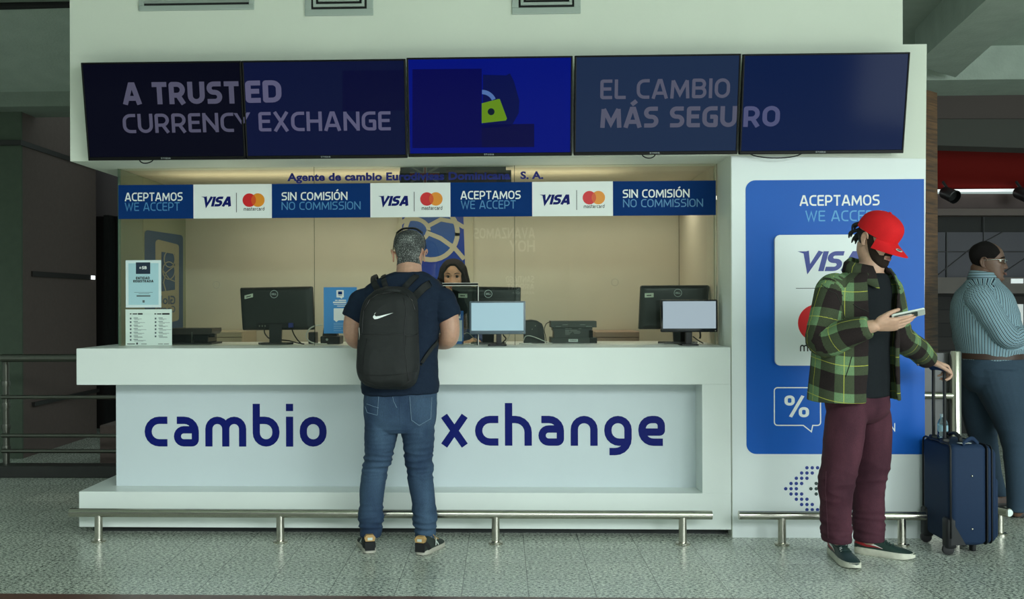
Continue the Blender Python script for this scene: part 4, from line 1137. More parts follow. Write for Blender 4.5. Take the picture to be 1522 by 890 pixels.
# banknote counter right of the centre
Yn = Yg + .20
def U(px): return at(px, 500, Yn).x
def V(py): return at(850, py, Yn).z
t = empty('banknote_counter', (U(852), Yn, ZT), 'grey banknote counting machine with a white barcode label right of the centre displays', 'machine', 'banknote counters')
mb = MB(); mb.prism([(U(819), Yn, ZT + .001), (U(887), Yn, ZT + .001), (U(887), Yn, V(502)), (U(819), Yn, V(502))], (0, .26, 0)); mb.build('base_body', gm, t)
mb = MB(); mb.prism([(U(823.5), Yn + .02, V(502.5)), (U(876), Yn + .02, V(502.5)), (U(876), Yn + .02, V(492)), (U(881), Yn + .02, V(490)), (U(881), Yn + .02, V(485)), (U(822), Yn + .02, V(485)), (U(822), Yn + .02, V(491)), (U(824), Yn + .02, V(493))], (0, .20, 0)); mb.build('middle_body', gm, t)
mb = MB(); mb.prism([(U(819), Yn, V(486.5)), (U(887), Yn, V(486.5)), (U(887), Yn + .01, V(477.2)), (U(819), Yn + .01, V(477.2))], (0, .22, 0)); mb.build('hopper', gm, t)
mb = MB(); mb.box(U(876), U(881.5), Yn + .01, Yn + .16, V(502.5), V(491)); mb.box(U(876.5), U(887.4), Yn - .002, Yn + .14, ZT + .002, V(502.5)); mb.build('side_cover', blackg, t)
mb = MB(); px_rect(mb, 845, 859, 503.8, 508, Yn - .001); lb_ = mb.build('barcode_label', mat('label_white', rgb(216, 224, 224), .5), t, normals=False)
mb = MB()
for k in range(8): px_rect(mb, 847.5 + k * 1.2, 848.1 + k * 1.2, 504.9, 506.4, Yn - .002)
mb.build('barcode', ink, lb_, normals=False)
mb = MB()
for (x0, x1, y) in ((840, 850, 488.3), (860, 864, 488.3), (840, 858, 490.6), (840, 846, 492), (848, 862, 492), (840, 850, 493.6), (852, 863, 493.6), (840, 848, 495.2), (853, 862, 495.2), (840, 847, 497), (826, 834, 485), (836, 844, 482.4), (862, 870, 482.4), (871, 880, 485)): px_rect(mb, x0, x1, y - .3, y + .4, Yn + (.019 if y > 487 else -.001))
mb.build('rating_plate', mat('print_grey', rgb(140, 146, 142), .6), t, normals=False)
cable([at(819, 478, Yn + .05), at(812, 481, Yn + .05), at(809, 490, Yn + .04), at(811, 500, Yn + .03), tz(812, Yn + .03)], .0025, black, t)
# hooded machine beside it
t = empty('coin_machine', (U(793), Yn, ZT), 'dark rounded machine between the bright customer display and the banknote counter', 'machine')
pr = [(779, 512), (810, 512), (810, 503), (808, 486), (806, 481), (799, 476.6), (790, 475.2), (784, 476), (779, 476.6)]
mb = MB(); mb.prism([(U(x), Yn + .03, V(y) if y < 512 else ZT + .001) for x, y in pr], (0, .20, 0)); mb.build('hood', gmd, t)
mb = MB(); mb.prism([(U(x), Yn + .012, V(y) if y < 511 else ZT + .001) for x, y in [(780, 512), (799, 512), (799, 480), (793, 478.6), (784, 479), (780, 479.6)]], (0, .02, 0)); mb.build('front_plate', mat('machine_plate', rgb(46, 50, 48), .4), t)
mb = MB()
for x, y in ((795.5, 484), (791, 489)):
    mb.lathe(at(x, y, Yn + .011), [(0, -.002), (.003, -.002), (.003, .002), (0, .002)], 10, 'y')
mb.build('indicator', steel, t)
wc = mat('white_cable', rgb(200, 206, 200), .5)
cable([at(778, 506, Yn - .02), at(781, 500, Yn - .03), at(788, 499, Yn - .03), at(800, 503, Yn - .03), at(812, 508, Yn - .03), tz(821, Yn - .04)], .0028, wc, t)
cable([tz(772, Yn - .05), tz(776, Yn - .06), tz(784, Yn - .06), tz(790, Yn - .05)], .003, wc, t)
# left banknote counter
Yl = Yg + .16
def U(px): return at(px, 500, Yl).x
def V(py): return at(280, py, Yl).z
t = empty('banknote_counter', (U(285), Yl, ZT), 'black banknote counting machine behind the white notice at the left end of the counter', 'machine', 'banknote counters')
mb = MB(); mb.box(U(252), U(315), Yl, Yl + .24, ZT + .001, ZT + .012, .003); mb.build('base_body', gmd, t)
mb = MB(); mb.box(U(250), U(308), Yl + .02, Yl + .22, ZT + .012, V(497), .006); mb.build('middle_body', blackg, t)
mb = MB(); mb.prism([(U(250), Yl, V(497)), (U(312), Yl, V(497)), (U(315), Yl, V(493)), (U(315), Yl, V(488)), (U(250), Yl, V(488))], (0, .22, 0)); mb.build('hopper', mat('hopper_brown', rgb(52, 46, 42), .4), t)
mb = MB(); mb.box(U(285), U(286), Yl - .006, Yl + .1, ZT + .012, V(493)); mb.build('guide_plate', steel_dk, t)
mb = MB(); mb.lathe((U(309), Yl + .06, V(499)), [(0, -.03), (.012, -.03), (.012, .03), (0, .03)], 14, 'x'); mb.build('roller', black, t)
# card terminal dock and router left of the customer
Yk = Yg + .17
def U(px): return at(px, 500, Yk).x
def V(py): return at(490, py, Yk).z
t = empty('label_printer', (U(490), Yk, ZT), 'black desktop printer with a white cable behind the blue opinion poster', 'printer')
mb = MB(); mb.box(U(476), U(505), Yk, Yk + .15, ZT + .001, V(499.5), .006); mb.build('body', black, t)
mb = MB(); mb.prism([(U(477), Yk + .05, V(499.6)), (U(499), Yk + .05, V(499.6)), (U(495), Yk + .05, V(482)), (U(480), Yk + .05, V(481))], (0, .08, 0)); mb.build('lid', gmd, t)
mb = MB(); mb.box(U(455.5), U(466), Yk + .06, Yk + .16, ZT + .001, V(494), .004); mb.build('power_supply', gmd, t)
mb = MB(); c = at(486, 504.5, Yk - .001); disc(mb, c, .008, n=12); mb.build('logo', mat('logo_silver', rgb(190, 200, 200), .4), t, normals=False)
pts = [at(479, 484 - 1, Yk - .02), at(471, 483.5, Yk - .03), at(462, 487, Yk - .03), at(456.5, 494, Yk - .03), at(455.5, 501, Yk - .03), at(460, 507, Yk - .03), at(470, 510.5, Yk - .03), at(481, 511, Yk - .03), tz(486, Yk - .03)]
cable(pts, .0042, wc, t)
# low cabinet against the back wall
for (x0, x1, lb_) in ((250, 360, 'low beige drawer cabinet at the back wall left of the first monitor'), (884, 951, 'low brownish drawer cabinet at the back wall right of the banknote counter')):
    Yq = Yb - .42
    a_ = at(x0, 512, Yq); b_ = at(x1, 492.5, Yq)
    t = empty('drawer_cabinet', ((a_.x + b_.x) / 2, Yq, 0), lb_, 'cabinet', 'low cabinets at the back wall')
    m_ = mat('cabinet_beige', rgb(190, 176, 150), .5) if x0 < 500 else mat('cabinet_brown', rgb(164, 140, 122), .5)
    mb = MB(); mb.box(a_.x, b_.x, Yq + .018, Yb - .005, .0, b_.z, .003); mb.build('carcass', m_, t)
    zs_ = at(x0, 501.5, Yq).z
    for (z0, z1) in ((zs_ + .002, b_.z - .004), (zs_ - .16, zs_ - .002), (.08, zs_ - .165)):
        mb = MB(); mb.box(a_.x + .004, b_.x - .004, Yq, Yq + .018, z0, z1, .002); mb.build('drawer', m_, t)
# transaction hatch in the middle pane
Yh = Yg - .030
t = empty('transaction_hatch', (X(680, Yh), Yh, ZT), 'low glass transaction hatch with black top rail between the customer and the clerk', 'hatch')
x0, x1 = X(596, Yh), X(711.5, Yh); zt2, zt3 = Z(420.3, Yh, 680), Z(424.8, Yh, 680)
mb = MB(); mb.box(x0, x1 - .004, Yh - .004, Yh + .016, zt3 + .004, zt2 - .003); mb.build('rail', blackg, t)
al = mat('hatch_edge', rgb(214, 216, 206), .25)
mb = MB(); mb.box(x0, x1, Yh - .005, Yh + .014, zt2 - .003, zt2); mb.build('edge_strip', al, t)
mb = MB(); mb.box(x0, x1, Yh - .005, Yh + .014, zt3, zt3 + .004); mb.build('edge_strip', al, t)
for xx in (x0, x1 - .012):
    mb = MB(); mb.box(xx, xx + .007, Yh - .004, Yh + .014, ZT + .0005, zt3); po = mb.build('post', blackg, t)
    mb = MB(); mb.box(xx + .007, xx + .012, Yh - .005, Yh + .014, ZT + .0005, zt3 + .003); mb.build('edge_strip', al, po)
mb = MB(); mb.box(x0 + .012, x1 - .012, Yh + .002, Yh + .008, ZT + .0005, zt3); mb.build('pane', glass, t)
# ================================================================== people: tools
def unit(v): v = Vector(v); return v.normalized()
def spw(v, e): return math.copysign(abs(v) ** e, v)
def ering(c, a, b, f, p=2.3, n=40, up=None, a0=0.0):
    """closed ring: half width a across, half depth b along facing f"""
    f = unit((f[0], f[1], 0)); r = Vector((f.y, -f.x, 0)); e = 2.0 / p; c = Vector(c); out = []
    for k in range(n):
        t = a0 + 2 * math.pi * k / n
        q = c + r * (a * spw(math.sin(t), e)) + f * (b * spw(math.cos(t), e))
        if up is not None: q.z += up.dot(q - c)
        out.append(q)
    return out
def dense(rows, step=.02):
    """rows of numbers interpolated smoothly (first entry is the parameter)"""
    rows = sorted(rows); t = [r[0] for r in rows]; out = []
    n = max(2, int(abs(t[-1] - t[0]) / step)); A = np.array(rows, float)
    for k in range(n + 1):
        s = t[0] + (t[-1] - t[0]) * k / n
        i = max(0, min(len(t) - 2, int(np.searchsorted(t, s)) - 1)); h = t[i + 1] - t[i]; u = (s - t[i]) / h
        p0, p1, p2, p3 = A[max(i - 1, 0)], A[i], A[i + 1], A[min(i + 2, len(t) - 1)]
        m1 = (p2 - p0) / max(t[i + 1] - t[max(i - 1, 0)], 1e-9) * h; m2 = (p3 - p1) / max(t[min(i + 2, len(t) - 1)] - t[i], 1e-9) * h
        v = (2 * u ** 3 - 3 * u ** 2 + 1) * p1 + (u ** 3 - 2 * u ** 2 + u) * m1 + (-2 * u ** 3 + 3 * u ** 2) * p2 + (u ** 3 - u ** 2) * m2
        v[0] = s; out.append(v)
    return out
def spline(pts, rad, sub=8):
    P = [Vector(p) for p in pts]; O = []; R = []
    for i in range(len(P) - 1):
        p0, p1, p2, p3 = P[max(i - 1, 0)], P[i], P[i + 1], P[min(i + 2, len(P) - 1)]
        for k in range(sub):
            u = k / sub
            O.append(.5 * ((2 * p1) + (p2 - p0) * u + (2 * p0 - 5 * p1 + 4 * p2 - p3) * u ** 2 + (3 * p1 - p0 - 3 * p2 + p3) * u ** 3)); R.append(rad[i] * (1 - u) + rad[i + 1] * u)
    O.append(P[-1]); R.append(rad[-1]); return O, R
def ctube(mb, pts, rad, n=20, flat=1.0, sub=8):
    """rounded-end limb"""
    O, R = spline(pts, rad, sub)
    d0 = (O[0] - O[1]).normalized(); d1 = (O[-1] - O[-2]).normalized()
    O = [O[0] + d0 * R[0] * .85, O[0] + d0 * R[0] * .6] + O + [O[-1] + d1 * R[-1] * .6, O[-1] + d1 * R[-1] * .85]
    R = [R[0] * .4, R[0] * .78] + R + [R[-1] * .78, R[-1] * .4]
    mb.tube(O, R, n, True, flat)
def fuse(mb, voxel=.005, smooth=3, disp=None, k=.5):
    """one continuous skin from overlapping closed shapes"""
    bmesh.ops.recalc_face_normals(mb.bm, faces=mb.bm.faces)
    me = bpy.data.meshes.new('tmp'); mb.bm.to_mesh(me); mb.bm.free()
    ob = bpy.data.objects.new('tmp', me); COL.objects.link(ob)
    md = ob.modifiers.new('r', 'REMESH'); md.mode = 'VOXEL'; md.voxel_size = voxel; md.adaptivity = 0
    out = bpy.data.meshes.new_from_object(ob.evaluated_get(bpy.context.evaluated_depsgraph_get()))
    bpy.data.objects.remove(ob); bpy.data.meshes.remove(me)
    lap(out, smooth, k)
    if disp is not None:
        wrinkle(out, disp)
    out.polygons.foreach_set('use_smooth', [True] * len(out.polygons))
    return out
def coords(me):
    a = np.empty(len(me.vertices) * 3, np.float32); me.vertices.foreach_get('co', a); return a.reshape(-1, 3).astype(float)
def setco(me, v): me.vertices.foreach_set('co', v.astype(np.float32).ravel()); me.update()
def lap(me, it, k=.5):
    if not it: return
    v = coords(me); e = np.empty(len(me.edges) * 2, np.int32); me.edges.foreach_get('vertices', e); e = e.reshape(-1, 2)
    n = len(v); deg = np.bincount(e.ravel(), minlength=n).astype(float)[:, None]; deg[deg == 0] = 1
    for _ in range(it):
        s = np.stack([np.bincount(e[:, 0], v[e[:, 1], c], n) + np.bincount(e[:, 1], v[e[:, 0], c], n) for c in range(3)], 1)
        v = v + k * (s / deg - v)
    setco(me, v)
def wrinkle(me, fn):
    v = coords(me); nn = np.empty(len(v) * 3, np.float32); me.vertices.foreach_get('normal', nn); nn = nn.reshape(-1, 3)
    d = np.array([fn(Vector(p)) for p in v])
    setco(me, v + nn * d[:, None])
def nz(p, sx, sy, sz, off=0.0): return noise.noise(Vector((p.x * sx + off, p.y * sy + off * .7, p.z * sz - off)))
def ridge(p, sx, sy, sz, off=0.0): return 1 - 2 * abs(nz(p, sx, sy, sz, off))

HROWS = [(0.00, .018, .078, .030), (.03, .030, .087, .018), (.08, .040, .092, .002), (.16, .051, .0915, -.020), (.25, .058, .090, -.044), (.35, .0635, .089, -.064), (.45, .068, .087, -.080),
         (.53, .0705, .086, -.090), (.61, .0735, .089, -.096), (.70, .0755, .086, -.098), (.79, .0735, .076, -.093), (.87, .065, .058, -.080), (.93, .051, .036, -.060), (.975, .031, .012, -.038), (1.0, .006, -.008, -.016)]
HH = .238
def head_grid(n_z=70, na=84, female=False, off=None, nose=1.0, feat=True):
    rows = dense([(r[0] * HH, r[1], r[2], r[3]) for r in HROWS], HH / n_z)
    G = []
    for z, w, yf, yb in rows:
        t = z / HH
        if female: w *= 1 - .10 * math.exp(-((t - .12) / .16) ** 2)
        ring = []
        for k in range(na):
            a = 2 * math.pi * k / na
            e = 2 / 2.25
            x = w * spw(math.sin(a), e); y = (yf + yb) / 2 + (yf - yb) / 2 * spw(math.cos(a), e)
            if feat and math.cos(a) > -.2 and y > 0:
                g = lambda x0, z0, sx, sz: math.exp(-((x - x0) / sx) ** 2 - ((t - z0) / sz) ** 2)
                gs = lambda x0, z0, sx, sz: math.exp(-((abs(x) - x0) / sx) ** 2 - ((t - z0) / sz) ** 2)
                d = 0
                tn = min(max((t - .345) / (.56 - .345), 0), 1)
                if .30 < t < .64:
                    ramp = (1 - tn) ** .8 if t >= .36 else max(0, 1 - ((.36 - t) / .045) ** 2)
                    d += nose * (.006 + .021 * ramp) * math.exp(-(x / (.0085 + .006 * (1 - tn))) ** 2) * (1 if t < .58 else max(0, 1 - (t - .58) / .06))
                    d += nose * .007 * gs(.0125, .362, .007, .022)
                d -= .013 * gs(.032, .525, .0165, .042)
                d += .0045 * gs(.030, .605, .022, .030)
                d += .004 * gs(.044, .42, .018, .06)
                d += .0072 * g(0, .248, .019, .020) + .0085 * g(0, .198, .017, .020) - .0060 * g(0, .222, .021, .0075)
                d += .006 * g(0, .07, .018, .05) - .004 * g(0, .145, .02, .022)
                y += d
            p = Vector((x, y, z - .118))
            if off is not None:
                p = off(p, a, t, w)
            ring.append(p)
        G.append(ring)
    return G
def add_head(mb, M, female=False, nose=1.0, ears=True):
    mb.rings([[M @ p for p in r] for r in head_grid(female=female, nose=nose)])
    if ears:
        for s in (-1, 1):
            c = Vector((s * .0755, -.012, -.118 + .445 * HH)); R = Matrix.Rotation(s * math.radians(-22), 3, 'Z') @ Matrix.Rotation(math.radians(-10), 3, 'X')
            def P(x, y, z): return M @ (c + R @ Vector((s * x, y, z)))
            # helix rim, lobe, and the cupped inside
            pts = [P(.004, .014, .012), P(.012, .010, .028), P(.015, -.004, .033), P(.016, -.016, .022), P(.014, -.018, .004), P(.009, -.010, -.014), P(.005, .003, -.026), P(.002, .011, -.022)]
            ctube(mb, pts, [.0040, .0046, .0050, .0050, .0048, .0046, .0058, .0045], 10, 1, 5)
            pts = [P(.004, -.001, .026), P(.006, -.008, .012), P(.005, -.004, -.006), P(.002, .004, -.020)]
            ctube(mb, pts, [.0065, .0095, .0085, .0055], 10, .6, 5)
def hair_shell(name, M, m, parent, thick, mask, rough=.0015, sc=300, female=False, n_z=90, na=120, flow=None, smooth=True, lift=None):
    """hair as a shell over the scalp; mask(p, a, t) 0..1"""
    def off(p, a, t, w):
        c = Vector((0, -.005, -.118 + min(t, .62) * HH)); d = (p - c); d = d.normalized()
        mk = mask(p, a, t)
        h = -.004 + (thick(p, a, t) if callable(thick) else thick) * min(1, mk * 1.6)
        if mk > 0: h += rough * noise.noise(p * sc)
        return p + d * h
    G = head_grid(n_z, na, female, off, feat=False)
    base = head_grid(n_z, na, female, None, feat=False)
    keep = [[mask(base[i][k], 2 * math.pi * k / na, i / (len(base) - 1)) > 0 for k in range(na)] for i in range(len(base))]
    mb = MB(); V = {}
    def vv(i, k):
        k %= na
        if (i, k) not in V: V[(i, k)] = mb.bm.verts.new(M @ G[i][k])
        return V[(i, k)]
    for i in range(len(G) - 1):
        for k in range(na):
            if keep[i][k] or keep[i + 1][k] or keep[i][(k + 1) % na] or keep[i + 1][(k + 1) % na]:
                mb.bm.faces.new((vv(i, k), vv(i, k + 1), vv(i + 1, k + 1), vv(i + 1, k)))
    if any(keep[-1]): mb.bm.faces.new([vv(len(G) - 1, k) for k in range(na)])
    return mb.build(name, m, parent, smooth=smooth)
def headM(c, f, up=(0, 0, 1), s=1.0):
    f = unit(f); u = Vector(up); x = f.cross(u).normalized(); u = x.cross(f).normalized()
    M = Matrix(((x.x, f.x, u.x, c[0]), (x.y, f.y, u.y, c[1]), (x.z, f.z, u.z, c[2]), (0, 0, 0, 1)))
    return M @ Matrix.Scale(s, 4)
def add_hand(mb, wrist, d, back, thumb, curl, spread=.06, s=1.0, tcurl=(.3, .3), tout=.7, wr=.030):
    """five-fingered hand: d towards the fingers, back = back of the hand, thumb = side of the thumb"""
    d = unit(d); b = unit(Vector(back) - d * Vector(back).dot(d)); l = unit(Vector(thumb) - d * Vector(thumb).dot(d) - b * Vector(thumb).dot(b))
    W = Vector(wrist)
    def O(u, v, w): return W + d * (u * s) + l * (v * s) + b * (w * s)
    rs = []
    for u, hw, th, off in ((-.012, .024, .019, 0), (.0, .026, .018, 0), (.025, .034, .0175, .0), (.055, .041, .016, .0), (.080, .042, .0145, .001), (.094, .040, .0115, .001), (.100, .034, .007, .001)):
        rs.append([O(u, hw * spw(math.sin(2 * math.pi * k / 20), .8), off + th * spw(math.cos(2 * math.pi * k / 20), .8)) for k in range(20)])
    mb.rings(rs)
    L = [(.046, .026, .020), (.050, .030, .021), (.046, .028, .020), (.036, .021, .018)]; V = [.0305, .0105, -.0100, -.0295]; R = [.0090, .0093, .0088, .0078]
    for i in range(4):
        c = curl[i]; sp = spread * (1.5 - i)
        base = O(.090 - .004 * abs(i - 1), V[i], .0)
        dd = (d * math.cos(sp) + l * math.sin(sp)).normalized()
        pts = [base - dd * (.02 * s), base]; p = base; ang = 0
        for j in range(3):
            ang += c[j]
            q = dd * math.cos(ang) - b * math.sin(ang)
            p = p + q * (L[i][j] * s); pts.append(p)
        r = [R[i] * s * k for k in (1.05, 1.05, .98, .90, .72)]
        ctube(mb, pts, r, 12, 1, 4)
    tb = O(.022, .030, -.006); td = unit(d * math.cos(tout) + l * math.sin(tout) - b * .25)
    t2 = unit(td - l * tcurl[0] * .6 + d * tcurl[0] - b * .1); t3 = unit(t2 - l * tcurl[1] * .6 + d * tcurl[1] - b * .15)
    ctube(mb, [O(.010, .012, -.004), tb, tb + td * .036 * s, tb + td * .036 * s + t2 * .031 * s, tb + td * .036 * s + t2 * .031 * s + t3 * .024 * s], [.014 * s, .0155 * s, .0115 * s, .0100 * s, .0075 * s], 12, 1, 4)
def skin_mat(name, c):
    m = mat(name, c, .48, noise_amt=.07, noise_scale=55, bump=.05, bump_scale=500)
    b = m.node_tree.nodes['Principled BSDF']; b.inputs['Subsurface Weight'].default_value = .12; b.inputs['Subsurface Radius'].default_value = (.010, .004, .002); b.inputs['Subsurface Scale'].default_value = .6
    return m
def seg_dist(p, P, R):
    """signed distance to a tapered limb, position along it and which side"""
    best = (1e9, 0, 0, 0); acc = 0
    for i in range(len(P) - 1):
        a, b = P[i], P[i + 1]; ab = b - a; L = ab.length; t = max(0, min(1, (p - a).dot(ab) / (L * L)))
        q = a + ab * t; d = (p - q).length; r = R[i] * (1 - t) + R[i + 1] * t
        if d - r < best[0]:
            z = ab.normalized(); x = z.cross(Vector((.3, 1, .2))).normalized(); y = z.cross(x); w = p - q
            best = (d - r, acc + t * L, math.atan2(w.dot(y), w.dot(x)), r)
        acc += L
    return best
def cloth_uv(me, torso, limbs, name='cloth'):
    """cloth coordinates (round, along) per point for woven patterns"""
    at_ = me.attributes.new(name, 'FLOAT_VECTOR', 'POINT'); V = coords(me); out = np.zeros((len(V), 3), np.float32)
    for i, v in enumerate(V):
        p = Vector(v); u, w, sd = torso(p); best = sd; r = (u, w, 0)
        for P, R in limbs:
            d, al, ang, rr = seg_dist(p, P, R)
            if d < best: best = d; r = (ang * rr, al, 1)
        out[i] = r
    at_.data.foreach_set('vector', out.ravel())

def shoe(parent, heel, toe, m, L=None, sole=.026, s=1.0, hh=.10):
    """sneaker standing from heel to toe point; returns a surface function for its trimmings"""
    heel = Vector(heel); toe = Vector(toe); heel.z = toe.z = 0
    d = (toe - heel); L = L or d.length; d.normalize(); r = Vector((d.y, -d.x, 0))
    hw = lambda u: np.interp(u, [0, .02, .06, .15, .35, .5, .68, .82, .92, .97, 1.0], [.010, .021, .030, .036, .036, .040, .048, .047, .036, .024, .006]) * s
    bend = lambda u: .006 * math.sin(u * math.pi)
    def P(u, v, z): return heel + d * (u * L) + r * (v + bend(u)) + UZ * z
    U_ = [0, .02, .06, .12, .2, .3, .4, .5, .6, .7, .8, .88, .94, .975, 1.0]
    H = lambda u: np.interp(u, [0, .015, .05, .12, .22, .30, .38, .48, .60, .72, .84, .93, .98, 1.0], [.050, .075, .088, .092, .090, .094, .092, .078, .062, .052, .045, .036, .028, .022]) * s * (hh / .10)
    def surf(u, a, o=0.0):
        """a: -1 right edge .. 0 top .. 1 left edge"""
        w = (hw(u) * .97 + o); h = H(u) - sole + o; t = a * math.pi / 2
        lean = 1 - .25 * (abs(math.cos(t))) * (1 if u < .5 else .5)
        return P(u, -w * spw(math.sin(t), .75) * lean, sole * .9 + max(h, .003) * spw(math.cos(t), .75))
    US = [0.004, .015, .035, .06, .10, .15, .2, .26, .32, .38, .44, .5, .56, .62, .68, .74, .8, .86, .91, .95, .98, .996]
    mb = MB(); rs = []
    for u in US:
        ring = [surf(u, -1 + 2 * k / 24) for k in range(25)]
        ring += [P(u, hw(u) * .8 * (k / 3 - 1) * -1 if False else (hw(u) * .9) * (-1 + 2 * k / 4), sole * .8) for k in range(1, 4)]
        rs.append(ring)
    mb.rings(rs); parent = mb.build('shoe', m['upper'], parent, auto=60)
    mb = MB(); top = [P(u, hw(u) * 1.06, 0) for u in U_] + [P(u, -hw(u) * 1.06, 0) for u in U_[::-1]][1:-1]
    rs = []
    for z, k in ((0.0006, .94), (.004, 1.0), (sole * .8, 1.0), (sole, .97)):
        c = heel + d * (L * .5)
        ring = []
        for p in top:
            q = c + (p - c) * k; q.z = z * (1.0 + .12 * (1 - (p - heel).dot(d) / L)) + (.010 * max(0, ((p - heel).dot(d) / L - .8) / .2) ** 2 if z < .01 else 0); ring.append(q)
        rs.append(ring)
    mb.rings(rs); mb.build('sole', m['sole'], parent, auto=40)
    def strip(nm, m_, uu, o=.0018, wd=None):
        """decal strip on the upper between two (u, a) lines"""
        mb = MB(); A, B = uu; n = len(A)
        for i in range(n - 1): mb.poly([surf(*A[i], o), surf(*A[i + 1], o), surf(*B[i + 1], o), surf(*B[i], o)])
        return mb.build(nm, m_, parent, smooth=True)
    mb = MB()
    for k in range(6):
        u = .36 + k * .055
        pts = [surf(u - .012, -.42, .002), surf(u, -.2, .0045), surf(u + .006, 0, .006), surf(u, .2, .0045), surf(u - .012, .42, .002)]
        ctube(mb, pts, [.0026] * 5, 6, 1, 3)
    for s_ in (-1, 1):
        ctube(mb, [surf(.38, 0, .007), surf(.36, .3 * s_, .016), surf(.43, .55 * s_, .012), surf(.46, .62 * s_, .003)], [.0022] * 4, 6, 1, 5)
    mb.build('laces', m['laces'], parent, smooth=True)
    return surf, strip, P, parent
from mathutils.bvhtree import BVHTree
def bvh_of(o):
    dg = bpy.context.evaluated_depsgraph_get(); me = o.data; M = Matrix.Identity(4); q = o.parent
    while q is not None:
        M = Matrix.LocRotScale(q.location, q.rotation_euler, q.scale) @ M; q = q.parent
    return BVHTree.FromPolygons([M @ v.co for v in me.vertices], [tuple(p.vertices) for p in me.polygons])
def on(b, px, py, lift=.002):
    d = ray(px, py).normalized(); h = b.ray_cast(CPOS, d)
    if h[0] is None:
        return None
    n = h[1] if h[1].dot(d) < 0 else -h[1]
    return h[0] + (n * .7 - d * .3).normalized() * lift
def on_band(b, A, B, name, m, parent, lift=.002, n=24):
    """cloth or print lying on a surface, between two lines of the photo"""
    def res(P):
        P = [Vector(p) for p in P]; L = [0]
        for i in range(1, len(P)): L.append(L[-1] + (P[i] - P[i - 1]).length)
        O = []
        for k in range(n + 1):
            s = L[-1] * k / n; i = max(1, min(len(P) - 1, int(np.searchsorted(L, s)))); u = (s - L[i - 1]) / max(L[i] - L[i - 1], 1e-9); O.append(P[i - 1].lerp(P[i], u))
        return O
    A = [on(b, p.x, p.y, lift) for p in res(A)]; B = [on(b, p.x, p.y, lift) for p in res(B)]
    mb = MB()
    for i in range(n):
        q = [A[i], A[i + 1], B[i + 1], B[i]]
        if all(x is not None for x in q) and max((q[0] - x).length for x in q) < .25:
            try: mb.poly(q)
            except ValueError: pass
    return mb.build(name, m, parent, normals=False)
def on_line(b, P, r, name, m, parent, lift=.001, step=2.0):
    pts = []; P = [Vector(p) for p in P]
    for i in range(len(P) - 1):
        n = max(1, int((P[i + 1] - P[i]).length / step))
        for k in range(n): pts.append(P[i].lerp(P[i + 1], k / n))
    pts.append(P[-1]); Q = [on(b, p.x, p.y, lift) for p in pts]; Q = [q for q in Q if q is not None]
    mb = MB()
    if len(Q) > 1: mb.tube(Q, r, 6)
    return mb.build(name, m, parent, smooth=True)

def jeans_mat(name, c, fade, scale):
    m = bpy.data.materials.new(name); m.use_nodes = True
    nt = m.node_tree; N = nt.nodes; Lk = nt.links; b = N['Principled BSDF']
    tc = N.new('ShaderNodeTexCoord')
    n1 = N.new('ShaderNodeTexNoise'); n1.inputs['Scale'].default_value = 5; n1.inputs['Detail'].default_value = 5
    mp = N.new('ShaderNodeMapping'); mp.inputs['Scale'].default_value = (1.3, 1.3, .6)
    Lk.new(tc.outputs['Object'], mp.inputs['Vector']); Lk.new(mp.outputs['Vector'], n1.inputs['Vector'])
    r = N.new('ShaderNodeValToRGB'); r.color_ramp.elements[0].position = .35; r.color_ramp.elements[1].position = .68
    r.color_ramp.elements[0].color = c; r.color_ramp.elements[1].color = fade
    Lk.new(n1.outputs['Fac'], r.inputs['Fac'])
    n2 = N.new('ShaderNodeTexNoise'); n2.inputs['Scale'].default_value = scale; n2.inputs['Detail'].default_value = 2
    mp2 = N.new('ShaderNodeMapping'); mp2.inputs['Scale'].default_value = (1, 1, .25)
    Lk.new(tc.outputs['Object'], mp2.inputs['Vector']); Lk.new(mp2.outputs['Vector'], n2.inputs['Vector'])
    mx = N.new('ShaderNodeMixRGB'); mx.blend_type = 'OVERLAY'; mx.inputs['Fac'].default_value = .45
    Lk.new(r.outputs['Color'], mx.inputs['Color1']); Lk.new(n2.outputs['Fac'], mx.inputs['Color2']); Lk.new(mx.outputs['Color'], b.inputs['Base Color'])
    bp = N.new('ShaderNodeBump'); bp.inputs['Strength'].default_value = .15; bp.inputs['Distance'].default_value = .004
    Lk.new(n2.outputs['Fac'], bp.inputs['Height']); Lk.new(bp.outputs['Normal'], b.inputs['Normal'])
    b.inputs['Roughness'].default_value = .85; b.inputs['Specular IOR Level'].default_value = .25
    return m
def leg_rings(mb, rows, Y0, f=(0, 1), p=2.1, n=30):
    """rows: py, px centre, half width px, depth factor, dy"""
    R = dense(rows, 4)
    rs = []
    for py, cx, hw, df, dy in R:
        c = at(cx, py, Y0 + dy); w = abs(at(cx + hw, py, Y0 + dy).x - c.x)
        rs.append(ering(c, w, w * df, f, p, n))
    mb.rings(rs)

